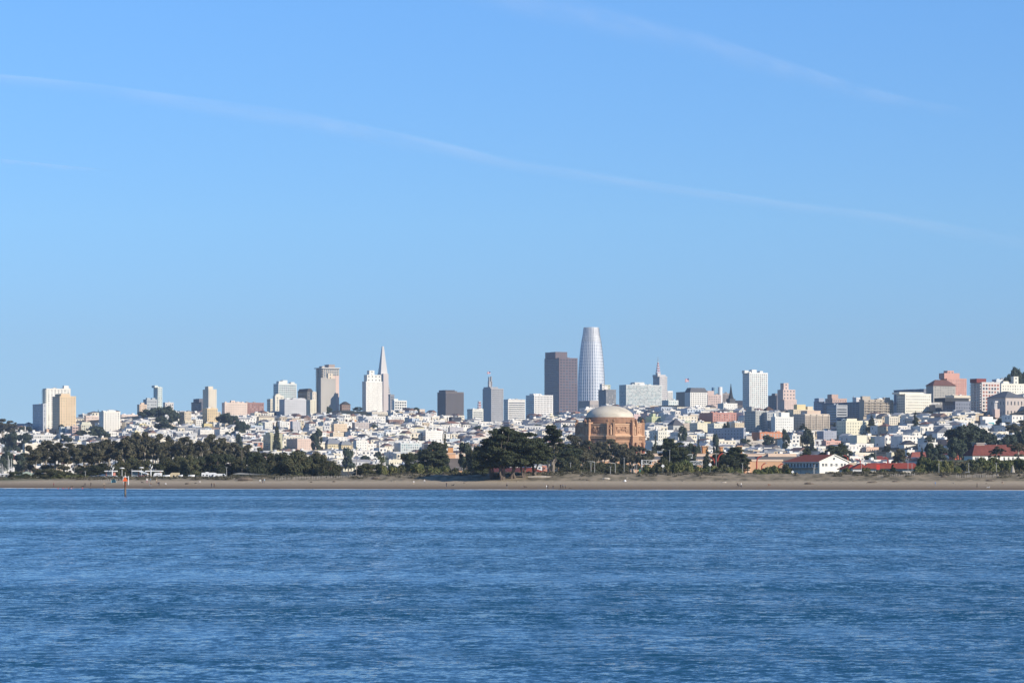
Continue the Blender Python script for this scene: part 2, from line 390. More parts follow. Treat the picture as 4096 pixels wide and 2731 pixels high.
def bld(r, xl, xc, xr, yt, yb, col, label, D=None, name='apartment_building', cat='building', win=None, side=None,
        pent=None, roof=None, roofm=None, rot=A, sep=False, mind=8, w=None, d=None, glz=GLZ, wts=(6,3,2), balc=0, fins=0, parapet=1.0,
        anchor=None, sidecol=None, top=0.0, clutter=3, bands=0, base=None, group=None, sidebalc=0, wvar=.08):
    X0,XC,X1=px(r,xl),px(r,xc),px(r,xr); YT,YB=py(r,yt),py(r,yb)
    Ds=solveD(XC,YB)
    D=max(D or 0,Ds or 0) if (D or Ds) else float(ridgeD(XC))+20
    Cx,w_,d_=front_side(D,X0,XC,X1,rot)
    if w: w_=w
    if d: d_=d
    d_=max(d_,mind); w_=max(w_,2.)
    zt=wz(YT,D); zb=wz(YB,D)
    gz=min(g1(Cx,D),g1(Cx+w_*math.cos(rot),D+w_*math.sin(rot)),g1(Cx-d_*math.sin(rot),D+d_*math.cos(rot)))
    z0=min(gz,zb)-1.5 if base is None else base
    root=empty(name,(Cx,D,z0),rot,label,cat,group)
    rnd=random.Random(hash(label)%99991 if False else sum(ord(c)*(i+1) for i,c in enumerate(label)))
    m=mat(col,.85,wvar,.08); H=zt-z0; B=MB()
    if fins or bands:     # glass core behind proud piers or spandrels
        B.box(0,w_,0,d_,0,H-.2,win[4] if win and len(win)>4 and not isinstance(win[4],float) else G_DARK,ROOFG)
        if bands:
            n=bands; ch=(zt-zb)/n
            for j in range(n+1): B.box(-.35,w_+.35,-.35,d_+.35,(zb-z0)+ch*j-ch*.28,(zb-z0)+ch*j+ch*.27,m)
            B.box(-.35,w_+.35,-.35,d_+.35,H-ch*.9,H,m,ROOFG)
            for q in (0,1):
                B.box(-.4 if q==0 else w_-.5,.5 if q==0 else w_+.4,-.4,.6,0,H-.1,m)
        if fins:
            cw=w_/fins
            for i in range(fins+1): B.box(cw*i-cw*.3-.02,cw*i+cw*.3,-.5,.3,0,H,m)
            nd=max(2,int(d_/cw))
            for i in range(nd+1): B.box(-.5,.3,d_/nd*i-cw*.2,d_/nd*i+cw*.2,0,H,m)
            B.box(-.45,w_+.45,-.45,d_+.45,H-2.2,H+.1,m,ROOFG)
    else:
        B.box(0,w_,0,d_,0,H,m,roofm or ROOFG)
        if parapet and roof is None:
            p=parapet
            for a_ in ((-.15,w_+.15,-.15,.35),(-.15,w_+.15,d_-.35,d_+.15),(-.15,.35,.36,d_-.36),(w_-.35,w_+.15,.36,d_-.36)):
                B.box(*a_,H-.5,H+p*.6,m)
    zlo=max(zb-z0-1,1.5)
    if win and not fins and not bands: windows(B,root,w_,d_,zlo,H-.6,win,False,sep,rnd,glz,wts)
    if side and not bands and not fins: windows(B,root,w_,d_,zlo,H-.6,side,True,False,rnd,glz,(8,3,1))
    if balc:       # balcony slabs with rails and cross walls on the front
        ny=balc; ch=(H-zlo)/ny; nb=max(2,int(w_/7))
        for j in range(ny): B.box(.2,w_-.2,-1.3,-.02,zlo+ch*j,zlo+ch*j+ch*.36,m)
        for i in range(nb+1): B.box(w_/nb*i-.2+(.2 if i==0 else 0)-(.2 if i==nb else 0),w_/nb*i+.2,-1.35,-.03,zlo,H,m)
    if sidebalc:
        ny=sidebalc; ch=(H-zlo)/ny
        for j in range(ny):
            B.box(-1.6,-.02,d_*.04,d_*.42,zlo+ch*j,zlo+ch*j+.9,m); B.box(-1.6,-.02,d_*.58,d_*.96,zlo+ch*j,zlo+ch*j+.9,m)
    wall=B.build('wall',root)
    RB=MB(); rm=roofm or ROOFR
    if roof=='hip': RB.box(-.7,w_+.7,-.7,d_+.7,H-.3,H+.02,rm); RB.hip(-.7,w_+.7,-.7,d_+.7,H+.03,H+(top or 6),rm,axis='x' if w_>=d_ else 'y')
    elif roof=='gable': RB.hip(-.6,w_+.6,-.6,d_+.6,H,H+(top or 5),rm,gable=True,axis='y')
    elif roof=='mansard':
        t=top or 5; n=len(RB.v); i_=t*.42; RB.prism([(-.5,-.5),(w_+.5,-.5),(w_+.5,d_+.5),(-.5,d_+.5)],H-.2,H+.3,rm)
        RB.v+= [(-.2,-.2,H+.3),(w_+.2,-.2,H+.3),(w_+.2,d_+.2,H+.3),(-.2,d_+.2,H+.3),(i_,i_,H+t),(w_-i_,i_,H+t),(w_-i_,d_-i_,H+t),(i_,d_-i_,H+t)]
        n=len(RB.v)-8; k=RB.mi(rm)
        for q in ((0,1,5,4),(1,2,6,5),(2,3,7,6),(3,0,4,7),(4,5,6,7)): RB.f.append(tuple(n+a_ for a_ in q)); RB.m.append(k)
    if RB.v: RB.build('roof',root)
    if pent:       # (x0,x1 fraction of width, y0,y1 fraction of depth, height)
        for p in pent:
            P=MB(); pm=mat(p[5],.85,wvar,.08) if len(p)>5 else m
            P.box(w_*p[0],w_*p[1],d_*p[2],d_*p[3],H+.01,H+p[4],pm,ROOFL)
            if p[4]>7:
                nw=max(1,int((p[1]-p[0])*w_/4)); nh=max(1,int(p[4]/3.6))
                for j in range(nh):
                    for i in range(nw):
                        cx=w_*p[0]+(p[1]-p[0])*w_*(i+.5)/nw; cz=H+p[4]*(j+.5)/nh
                        P.quad((cx-.8,d_*p[2]-.06,cz-.8),(cx+.8,d_*p[2]-.06,cz-.8),(cx+.8,d_*p[2]-.06,cz+.8),(cx-.8,d_*p[2]-.06,cz+.8),G_MID)
            P.build('penthouse',root)
    if clutter and roof is None:
        for i in range(clutter):
            a_=rnd.uniform(.05,.8)*w_; b_=rnd.uniform(.1,.8)*d_; s_=rnd.uniform(.06,.16)*w_; h_=rnd.uniform(.8,2.6); Cb=MB()
            Cb.box(a_,min(a_+s_,w_*.97),b_,min(b_+s_,d_*.97),H+.02,H+h_,rnd.choice([m,METG,METW])); Cb.build('roof_plant_box',root)
        if w_>9: Cb=MB(); Cb.tube([(w_*rnd.uniform(.2,.8),d_*.4,H),(w_*.5,d_*.4,H+rnd.uniform(3,5))],.12,METG,4); Cb.build('aerial',root)
    u=Cx*math.cos(A)+D*math.sin(A); v=-Cx*math.sin(A)+D*math.cos(A)
    PLACED.append((u-1,u+w_+1,v-1,v+d_+1,X0,X1,YT,YB,D))
    if anchor: ANCH.append(((XC+X1)/2,(YT+YB)/2,anchor,X1-X0,YT,YB))
    root['D']=0; del root['D']
    return root,w_,d_,H,D

# --- left: Russian Hill side
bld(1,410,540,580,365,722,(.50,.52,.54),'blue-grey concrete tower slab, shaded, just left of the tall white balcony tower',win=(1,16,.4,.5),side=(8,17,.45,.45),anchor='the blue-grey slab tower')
bld(1,548,582,885,172,700,(.78,.74,.64),'tallest white tower at the left with balconies up its shaded edge',win=(7,20,.42,.42),side=(2,20,.6,.5),sep=True,sidebalc=20,pent=[(.72,1,.1,.9,1.2),(.78,.97,.3,.7,4.5)],anchor='the tall white balcony tower',wts=(3,4,4),mind=16)
bld(1,658,750,953,268,728,(.70,.53,.33),'golden beige tower standing in front of the tall white balcony tower',win=(6,14,.32,.42),side=(5,14,.35,.4),sep=True,pent=[(.12,.68,.1,.9,3.6)],anchor='the golden beige tower',wts=(5,3,3))
bld(1,575,585,716,682,745,(.66,.46,.33),'low orange-beige block at the foot of the golden tower',name='house',clutter=1,win=(4,1,.4,.3))
bld(1,755,765,832,655,748,(.55,.60,.58),'narrow house with a wall of blue-green glass below the golden tower',name='house',win=(1,4,.85,.7),glz=[G_TEAL])
bld(1,830,838,905,650,745,LGREY,'plain pale grey house between the glass-fronted house and a pinkish one',name='house',win=(3,4,.3,.4))
bld(1,900,908,982,642,742,(.60,.45,.38),'pinkish house with dark loggias, right of the plain pale grey house',name='house',win=(2,3,.7,.5),glz=[G_DARK])
bld(1,975,1020,1152,620,705,(.62,.60,.47),'cream green-tinged stepped apartment house left of the big round tree',win=(5,3,.6,.5),wts=(3,2,4),pent=[(.1,.9,.1,.8,3.2)])
bld(1,1025,1050,1170,705,775,(.60,.58,.45),'lower cream wing under the stepped apartment house by the round tree',win=(5,2,.5,.5))
bld(1,1243,1300,1510,462,718,(.80,.755,.655),'square white hotel block with rows of small windows, left part of the hill',win=(6,9,.36,.42),side=(4,9,.35,.4),sep=True,pent=[(.38,.7,.3,.7,2.6),(.05,.2,.3,.7,1.8)],anchor='the square white hotel block',wts=(5,2,1))
bld(1,1060,1080,1242,515,610,(.72,.58,.48),'long pink-cream row house with pop-up roofs left of the square hotel',win=(9,3,.5,.4),clutter=9,D=3850)
bld(1,1310,1370,1455,712,785,WHITE,'white cube house at the foot of the square white hotel block',name='house',win=(3,2,.5,.4))
bld(1,1515,1525,1730,500,560,(.72,.60,.52),'low pale pink terrace on the crest right of the square hotel',win=(10,2,.5,.5),clutter=10,D=3900)
bld(1,300,312,610,865,1010,(.80,.72,.58),'long cream warehouse with a blank wall near the left edge',name='warehouse',cat='building',D=2900,win=(3,1,.1,.1),clutter=4,anchor='the long cream warehouse')
bld(1,75,82,300,868,912,(.72,.66,.55),'cream house with a wide brown hip roof near the left edge',name='house',D=2830,win=(6,1,.5,.5),roof='hip',roofm=mat((.13,.09,.075),.9),top=2.5,clutter=0)
bld(1,90,115,300,925,985,(.75,.70,.60),'lower cream house with a dark hip roof in front of the brown-roofed one',name='house',D=2700,win=(6,1,.5,.5),roof='hip',roofm=mat((.10,.075,.07),.9),top=2.5,clutter=0)
bld(1,-30,-10,85,760,830,WHITE,'white house cut by the left edge under dark trees',name='house',D=3400,win=(4,2,.5,.5))
bld(1,360,420,710,750,830,(.66,.64,.60),'cluttered grey-white flats under the blue-grey slab tower',win=(12,2,.5,.5),clutter=12,side=(4,2,.5,.5))
# --- towers on the left skyline
bld(2,127,152,228,572,668,(.66,.50,.36),'small beige block, leftmost of the crest group beside the slim pale tower',win=(4,5,.4,.45),side=(3,5,.4,.4),pent=[(.3,.75,.3,.7,3)],D=4040)
bld(2,190,228,335,518,640,(.44,.46,.45),'grey flats on the crest just left of the slim pale green tower',win=(5,4,.45,.4),side=(4,4,.5,.4),D=4080,pent=[(.1,.4,.2,.6,2.5),(.6,.9,.2,.6,2.5)])
bld(2,298,343,390,392,640,(.66,.69,.62),'slim pale green-white tower above the dark crest trees',win=(2,13,.45,.6),side=(3,13,.35,.5),glz=[G_TEAL,G_TEAL,G_DARK],pent=[(-.6,.1,.1,.8,3),(.2,.8,.2,.7,1.5)],D=4100,anchor='the slim pale green tower')
bld(2,398,420,508,550,640,(.62,.58,.53),'low pale block right of the slim pale green tower behind trees',win=(4,3,.5,.4),D=4060)
bld(2,566,622,692,648,795,(.60,.50,.36),'tan apartment block beside the dark crest trees, brown shaded flank',win=(3,6,.4,.45),side=(4,6,.4,.4),sidecol=1)
bld(2,620,628,712,740,800,(.70,.62,.46),'yellowish house stepped in front of the tan apartment block',name='house',win=(5,2,.5,.5))
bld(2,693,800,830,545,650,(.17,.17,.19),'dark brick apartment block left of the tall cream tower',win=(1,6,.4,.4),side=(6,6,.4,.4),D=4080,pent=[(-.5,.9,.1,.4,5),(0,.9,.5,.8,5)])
bld(2,813,873,958,413,612,(.72,.64,.50),'tall cream tower with zigzag fire stairs, left of the pink slab',win=(4,10,.22,.4),side=(3,10,.3,.3),D=4030,sep=True,pent=[(.12,.7,.2,.8,4.5)],anchor='the tall cream tower with fire stairs')
bld(2,810,860,968,612,765,(.72,.55,.32),'yellow-cream block directly below the tall cream tower',win=(5,5,.35,.6),side=(2,5,.3,.4),sep=True)
bld(2,1012,1043,1278,553,690,(.72,.58,.47),'long pink-cream apartment slab beside the red brick slab',win=(12,6,.3,.45),side=(3,6,.35,.4),sep=True,pent=[(.32,.5,.3,.7,3.5),(.05,.12,.3,.5,2),(.6,.68,.3,.5,2)],clutter=6,anchor='the long pink-cream slab')
bld(2,1274,1280,1452,555,665,(.36,.20,.165),'long red brick apartment slab attached right of the pink one',win=(8,5,.4,.5),wts=(3,3,3),D=4080,d=14,clutter=6,parapet=1.6,anchor='the red brick slab on the crest')
bld(2,770,787,930,838,905,WHITE,'wide white three-storey block above the pines, lower left hillside',win=(9,3,.35,.35))
bld(2,935,992,1077,832,912,WHITE,'white block with a shaded flank right of its wide white neighbour',win=(6,3,.35,.35))
bld(2,1390,1400,1560,700,748,(.74,.66,.50),'cream double-gabled house row below the red brick slab',name='house',win=(9,1,.35,.5),roof='hip',roofm=mat((.42,.36,.28),.9),top=2.5,clutter=0)
bld(2,820,828,912,772,818,(.68,.56,.28),'yellow flat-roofed house below the yellow-cream block',name='house',win=(4,1,.5,.4))
bld(2,700,740,812,728,790,WHITE,'white house between dark trees left of the yellow-cream block',name='house',win=(3,3,.5,.5))
# --- centre left
bld(3,178,214,302,645,768,(.70,.63,.49),'cream flats stepping up left of the glassy white tower',win=(3,5,.3,.6),side=(2,5,.6,.5),pent=[(.6,.9,.3,.7,2.5)],D=4020)
bld(3,240,262,355,612,780,(.74,.68,.55),'cream slab standing below the glassy white tower',win=(2,7,.25,.5),pent=[(.2,.6,.3,.7,3)],D=3960)
bld(3,245,298,487,485,665,(.70,.70,.64),'broad glassy white tower with a stepped roof, left of the tan giant',win=(8,8,.7,.62),side=(3,8,.7,.6),glz=[G_TEAL,G_MID,G_BLUE],D=4150,pent=[(.05,.3,.1,.6,4),(.3,.55,.2,.7,5.5),(.75,.95,.2,.6,3)],anchor='the glassy white tower',sep=True)
bld(3,306,362,587,648,825,(.55,.54,.53),'pale grey slab, blank at the left half, below the glassy white tower',win=(10,7,.3,.4,.02),side=(4,7,.3,.4),pent=[(.4,.98,.1,.5,2)],clutter=6,anchor='the pale grey slab')
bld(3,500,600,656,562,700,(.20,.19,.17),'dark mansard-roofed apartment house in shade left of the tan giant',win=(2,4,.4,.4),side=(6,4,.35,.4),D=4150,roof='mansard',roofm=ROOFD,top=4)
bld(3,640,652,695,572,790,(.72,.64,.52),'narrow cream block tucked against the tan giant tower',win=(2,10,.3,.4),D=4010)
bld(3,590,630,693,655,790,(.68,.62,.47),'yellow-cream block with stepped top beside the pale grey slab',win=(2,6,.2,.3),side=(2,6,.2,.3),D=3900)
r_,w_,d_,H_,D_=bld(3,693,765,932,322,700,(.50,.45,.38),'tallest tan tower left of centre with jutting flat roof and balconies',win=(8,22,.6,.6),side=(5,22,.7,.6),glz=[G_BLUE,G_MID,G_DARK],D=4150,clutter=0,sidebalc=22,anchor='the tallest tan tower',
   pent=[(-.12,1.05,-.06,1.05,1.3,(.62,.60,.55)),(.08,.4,.3,.8,3.5),(.34,.72,-.02,.6,5.5,(.36,.30,.26))])
bld(3,733,741,897,432,805,(.45,.42,.37),'grey-beige blank-walled slab in front of the tallest tan tower',win=(2,13,.16,.14,.3),D=3930,glz=[G_LITE,G_LITE,G_MID],clutter=0,pent=[(.02,.45,.1,.5,1.6),(.5,.8,.1,.7,7.5,(.74,.62,.46)),(.8,1.0,.1,.7,4.5,(.70,.55,.44))],anchor='the grey-beige slab')
bld(3,890,897,932,400,805,(.66,.50,.42),'narrow pink-beige slab joined to the right of the grey-beige one',D=3945,clutter=0,d=18)
bld(3,1173,1213,1384,462,792,(.82,.775,.68),'bright white tower with neat window rows in front of the pyramid skyscraper',win=(12,16,.34,.36),side=(4,16,.4,.4),sep=True,D=3900,clutter=0,pent=[(.08,.95,.08,.9,9.2),(.25,.56,.2,.8,14.8)],anchor='the bright white tower',wts=(5,2,2))
bld(3,1460,1466,1506,598,770,(.33,.33,.33),'grey stepped office block right of the pyramid skyscraper',D=5600,bands=11,base=5,name='office_building')
bld(4,196,203,332,660,765,(.78,.76,.68),'white office block with big dark square windows right of the pyramid',win=(5,4,.68,.55),sep=True,glz=[G_DARK],D=4500,name='office_building',base=5,pent=[(0,.35,.3,.7,3)],anchor='the white office block with big windows')
bld(3,950,960,1050,700,760,(.28,.20,.16),'brown gabled house on the crest right of the tan giant tower',name='house',roof='gable',roofm=ROOFD,top=4,D=3960,win=(4,2,.4,.4))
bld(3,1060,1065,1132,782,825,WHITE,'small white cube house on the crest, left of the bright white tower',name='house',win=(3,1,.5,.4),D=3780)
bld(3,1225,1275,1440,780,830,(.62,.56,.46),'beige house row at the foot of the bright white tower',win=(9,2,.3,.4),D=3760,clutter=6)
bld(3,440,446,528,880,990,(.52,.50,.50),'pale lilac-grey flats below the pale grey slab, third row down',win=(4,5,.3,.35))
bld(3,300,312,398,880,965,(.72,.70,.64),'white flats just left of the lilac-grey flats',win=(3,4,.35,.35))
bld(3,148,156,236,888,975,(.72,.69,.60),'cream-white block behind the tall dark conifer, left hillside',win=(4,3,.3,.3))
bld(3,1058,1065,1112,866,892,(.72,.36,.14),'small orange house under the bright white tower',name='house',win=(3,1,.6,.3),glz=[G_DARK])
bld(3,1088,1096,1245,892,962,(.50,.44,.40),'wide grey-pink apartment block on the slope below the orange house',win=(8,4,.4,.35))
bld(3,868,878,1016,905,992,(.70,.55,.38),'peach apartment block in the middle of the slope',win=(8,4,.3,.35))
bld(3,862,870,980,992,1045,(.72,.60,.44),'pale peach house with a flat top below the peach apartment block',name='house',win=(6,2,.3,.35))
bld(3,380,495,710,1062,1188,(.68,.52,.42),'big pink-cream block above the cypress trees with deep shaded flank',win=(9,5,.25,.28),side=(5,5,.25,.3),sep=True,D=2980,anchor='the big pink-cream block')
bld(3,138,215,257,1018,1195,(.46,.43,.28),'olive concrete tower with blue glassy shaded flank, left of its twin',win=(1,8,.2,.4),side=(4,9,.6,.55),glz=[G_BLUE,G_MID,G_DARK],D=2950,pent=[(.0,.8,.1,.7,3)])
bld(3,255,276,340,1006,1195,(.46,.43,.29),'blank olive concrete tower, right twin beside the glassy-flanked one',D=2950,anchor='the olive tower')
bld(3,788,812,952,1110,1180,(.66,.56,.36),'yellow-cream house row with grey mansard roof above the cypress trees',name='house',win=(7,2,.4,.45),sep=True,roof='mansard',roofm=mat((.20,.21,.23),.8),top=4.5,D=3020,anchor='the mansard house row')
bld(3,948,956,1060,1120,1180,(.66,.54,.33),'shorter yellow-cream mansard house right of the mansard row',name='house',win=(5,2,.4,.45),sep=True,roof='mansard',roofm=mat((.21,.22,.23),.8),top=4,D=3030)
bld(3,1085,1112,1226,1078,1192,WHITE,'white four-storey block right of the mansard houses',win=(4,4,.35,.35),D=3000,sep=True)
bld(3,350,355,450,1155,1180,(.42,.55,.36),'low pale green house below the olive towers',name='house',D=2900,win=(5,1,.4,.4))
bld(3,965,975,1108,1345,1400,(.74,.69,.52),'cream gabled cottage with dark windows beside the thin palm',name='house',D=2250,win=(4,1,.3,.55),sep=True,roof='gable',roofm=mat((.35,.33,.3),.9),top=4,clutter=0)
bld(3,1120,1130,1420,1240,1285,(.74,.73,.68),'long low white store roofline behind the palm trees',name='warehouse',D=2700,win=(10,1,.4,.3))
# --- centre
bld(4,440,530,704,978,1090,(.80,.76,.68),'large white apartment block left of the dark pointed conifer',win=(8,5,.24,.3),side=(5,5,.4,.4),sep=True,anchor='the large white block by the conifer',wts=(4,3,2))
bld(4,200,268,488,1105,1205,(.60,.63,.60),'white and glass three-storey block above the low cypresses, centre',win=(9,4,.6,.5),glz=[G_TEAL,G_MID,G_LITE],D=2980,sep=True)
bld(4,775,782,925,940,1000,(.47,.45,.46),'plain mauve-grey block on the slope left of the big cypress group',win=(6,3,.12,.3))
bld(4,775,780,888,1062,1100,(.50,.56,.60),'pale blue flat-roofed building behind the dark conifer',name='house',win=(3,1,.2,.2))
bld(4,128,135,298,826,870,(.70,.68,.62),'white house row at the left of the centre crest',win=(9,2,.35,.4),clutter=7)
bld(4,140,148,300,862,912,(.24,.15,.12),'dark brown shingled house row with white trim on the slope',name='house',win=(8,2,.4,.5),glz=[G_LITE,G_DARK,G_LITE])
bld(4,460,466,522,752,800,(.66,.55,.44),'tan house on the crest right of the round tree',name='house',D=3950,win=(3,2,.3,.3))
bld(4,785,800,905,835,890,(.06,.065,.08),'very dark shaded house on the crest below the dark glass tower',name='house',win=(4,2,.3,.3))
bld(4,128,145,280,1282,1330,(.74,.68,.52),'cream flat-roofed store behind the palm tree',name='house',D=2350,win=(5,1,.3,.4))
bld(4,140,170,262,1330,1385,(.78,.75,.70),'low white arcaded building with red eave beside the palm',name='arcade',D=2150,win=(4,1,.6,.75),glz=[G_DARK],clutter=0)
r_,w_,d_,H_,D_=bld(4,655,742,925,568,825,(.19,.16,.14),'dark bronze skyscraper with vertical ribs and notched corners',name='skyscraper',D=5900,fins=22,base=5,clutter=12,pent=[(.02,.55,.1,.9,4,(.10,.085,.08))],anchor='the dark ribbed skyscraper')
bld(4,965,1022,1128,750,858,(.78,.76,.66),'low white office block with ribbon windows left of the grey tower',name='office_building',D=4300,bands=5,base=5)
r_,w_,d_,H_,D_=bld(4,1125,1215,1343,535,890,(.40,.39,.38),'grey concrete skyscraper with punched windows and a twin-mast roof',name='skyscraper',D=5400,win=(9,17,.5,.42),side=(10,17,.35,.3),base=5,sep=True,clutter=4,pent=[(.0,.62,.1,.9,3.5)],glz=[G_DARK,G_DARK,G_MID],anchor='the grey twin-mast skyscraper')
Mb=MB(); zz=H_+3.5
for q,x_ in enumerate((.04,.2)):
    Mb.box(w_*x_,w_*x_+w_*.07,d_*.3,d_*.3+4,zz,zz+(19 if q else 18),mat((.36,.35,.34),.8)); 
Mb.box(w_*.02,w_*.3,d_*.3,d_*.3+4.5,zz,zz+10,mat((.36,.35,.34),.8)); Mb.build('mast',r_)
FLAGR=mat((.45,.04,.05),.8); FLAGW=mat((.7,.7,.7),.8); FLAGB=mat((.03,.04,.16),.8)
def flag(parent,x,y,z,h,L,fh,dirx=-1):
    P=MB(); P.tube([(x,y,z),(x,y,z+h)],[h*.012,h*.008],METW,5); P.build('flagpole',parent)
    F_=MB(); n=14
    for i in range(13):
        mm=FLAGR if i%2==0 else FLAGW
        for j in range(n):
            a0=j/n; a1=(j+1)/n; z1=z+h-fh*i/13; z2=z+h-fh*(i+1)/13
            m2=FLAGB if (a1<=.43 and i<7) else mm
            f=lambda a:(x+dirx*L*a*.93, y+L*.09*math.sin(a*7)*a, -fh*.22*a)
            p=f(a0); q=f(a1)
            F_.quad((p[0],p[1],z2+p[2]),(q[0],q[1],z2+q[2]),(q[0],q[1],z1+q[2]),(p[0],p[1],z1+p[2]),m2)
    F_.build('flag',parent)
flag(r_,w_*.22,d_*.4,zz+18,10,7,4)
r_,w_,d_,H_,D_=bld(4,1085,1088,1118,742,760,(.7,.68,.62),'small white rooftop block carrying a red and white lattice mast',name='transmitter_building',D=4320,base=5,clutter=0)
Mb=MB(); red=mat((.50,.09,.06),.7)
for i in range(6):
    z=H_+i*1.8; mm=red if i%2==0 else METW; s_=1.8-.12*i
    for a_,b_ in ((-1,-1),(1,-1),(1,1),(-1,1)): Mb.tube([(w_/2+a_*s_,d_/2+b_*s_,z),(w_/2+a_*(s_-.15),d_/2+b_*(s_-.15),z+1.8)],.35,mm,4)
    Mb.tube([(w_/2-s_,d_/2-s_,z),(w_/2+s_,d_/2-s_,z+1.8)],.25,mm,4); Mb.tube([(w_/2+s_,d_/2-s_,z),(w_/2-s_,d_/2-s_,z+1.8)],.25,mm,4)
    Mb.box(w_/2-s_-.8,w_/2+s_+.8,d_/2-s_-.8,d_/2+s_+.8,z+1.5,z+1.85,mm)
Mb.build('lattice_mast',r_)
bld(4,1348,1392,1568,650,868,(.80,.76,.68),'white office tower with long ribbon windows left of the gridded one',name='office_building',D=4800,bands=10,base=5,anchor='the white ribbon-window tower')
bld(5,232,306,475,652,838,(.80,.76,.69),'white office tower with a square window grid beside the brown skyscraper',name='office_building',D=4700,win=(12,10,.5,.48),side=(10,10,.7,.5),sep=True,glz=[G_DARK,G_DARK,G_MID],base=5,pent=[(.1,.5,.3,.8,3)],anchor='the white gridded office tower')
bld(5,-60,-30,34,590,880,(.42,.41,.40),'side wing of the grey twin-mast skyscraper behind the ribbon tower',name='skyscraper',D=5450,win=(4,17,.5,.4),base=5) if False else None
# brown granite skyscraper
bld(5,398,530,695,318,810,(.185,.135,.13),'massive dark red-brown skyscraper left of the tapered glass tower',name='skyscraper',D=6150,win=(6,20,.6,.5),side=(10,30,.7,.3),glz=[G_DARK,G_DARK,G_BLUE],base=5,clutter=4,pent=[(-.08,.56,.15,.85,13)],anchor='the massive red-brown skyscraper')
bld(5,700,805,884,702,772,(.42,.37,.33),'grey-beige windowless block with ribbed base below the tapered glass tower',name='office_building',D=4400,win=(8,1,.3,.3),side=(8,1,.3,.3),base=5,clutter=1)
r_,w_,d_,H_,D_=bld(5,882,950,1040,602,745,(.24,.24,.24),'dark grey gothic apartment tower with white turrets right of the glass tower',D=4500,win=(7,8,.4,.5),side=(5,8,.4,.4),base=5,clutter=0,pent=[(-.25,-.02,.2,.5,9,(.7,.66,.6)),(.1,.4,.3,.7,6,(.7,.66,.6)),(.35,.9,.6,.9,8,(.50,.50,.38))],anchor='the dark gothic tower')
bld(5,1068,1130,1450,560,755,(.60,.62,.58),'very broad pale glass slab of flats right of the dome',D=4050,win=(26,16,.72,.55,.01),side=(5,16,.8,.6),glz=[G_TEAL,G_LITE,G_MID],wts=(3,4,4),clutter=10,pent=[(.28,.55,.2,.8,4.2,(.66,.64,.58))],anchor='the broad pale glass slab')
r_,w_,d_,H_,D_=bld(5,1371,1430,1498,485,695,(.56,.53,.50),'pale stone stepped tower with a red and white antenna',name='skyscraper',D=4250,win=(6,12,.32,.45),side=(5,12,.3,.4),sep=True,base=5,clutter=3,pent=[(-.15,.9,.12,.9,3),(.0,.4,.3,.6,5.5)],anchor='the antenna tower')
Mb=MB(); ax=w_*.18; ay=d_*.45; z=H_+5; hh=wz(py(5,305),D_)-wz(py(5,485),D_)-5
for i in range(10):
    mm=red if i%2==0 else METW; s_=2.2*(1-i/11)
    for a_,b_ in ((-1,-1),(1,-1),(1,1),(-1,1)): Mb.tube([(ax+a_*s_,ay+b_*s_,z+hh*.7*i/10),(ax+a_*s_*.9,ay+b_*s_*.9,z+hh*.7*(i+1)/10)],.3,mm,4)
    Mb.box(ax-s_-.4,ax+s_+.4,ay-s_-.4,ay+s_+.4,z+hh*.7*i/10,z+hh*.7*i/10+.6,mm)
Mb.tube([(ax,ay,z+hh*.7),(ax,ay,z+hh)],[.5,.15],METG,5); Mb.build('antenna',r_)
bld(5,1500,1503,1545,612,700,(.78,.75,.68),'thin white tower with black vertical stripes right of the antenna tower',name='office_building',D=4600,fins=5,base=5,clutter=0)
# --- right of the dome
bld(6,385,455,558,528,605,(.66,.68,.62),'pale green-white crest block below the antenna tower',win=(5,3,.5,.5),side=(4,3,.5,.5),glz=[G_TEAL,G_MID,G_LITE],clutter=5,D=3980)
r_,w_,d_,H_,D_=bld(6,625,682,860,438,605,(.78,.74,.66),'white grid-windowed hotel with dark mansard roof and a flag on top',name='hotel',win=(9,8,.42,.5),side=(2,8,.12,.2),sep=True,D=4150,roof='mansard',roofm=mat((.12,.12,.125),.8),top=6,anchor='the white hotel with the flag',glz=[G_DARK,G_DARK,G_MID])
flag(r_,w_*.08,d_*.5,H_+6,13,6.2,4.4)
bld(6,598,626,640,440,560,(.36,.31,.25),'brown turret-like wing left of the white hotel with the flag',D=4200,win=(1,6,.4,.4),clutter=1,d=25)
bld(6,862,868,1006,470,565,(.55,.42,.36),'pinkish brown stepped block right of the flag hotel',win=(7,4,.35,.5),D=4200,pent=[(.0,.5,.2,.7,6)],clutter=2)
for (a_,b_,t_,c_,l_) in ((905,957,390,(.20,.34,.44),'blue cylindrical rooftop drum above the brown stepped block'),(970,1018,386,(.74,.73,.70),'white cylindrical rooftop drum beside the blue one')):
    D_=4350; T=MB(); rr=(px(6,b_)-px(6,a_))*K4*D_/2; cx=wx(px(6,(a_+b_)/2),D_); zt=wz(py(6,t_),D_)
    T.lathe([(rr,0),(rr,zt-5-.8),(rr*.96,zt-5)],mat(c_,.6),28); t=empty('cylinder_tower',(cx,D_,5),0,l_,'building'); T.build('wall',t)
bld(6,985,990,1102,450,560,(.33,.29,.26),'grey-brown office block with vertical piers left of the black spire',name='office_building',D=4500,fins=8,base=5)
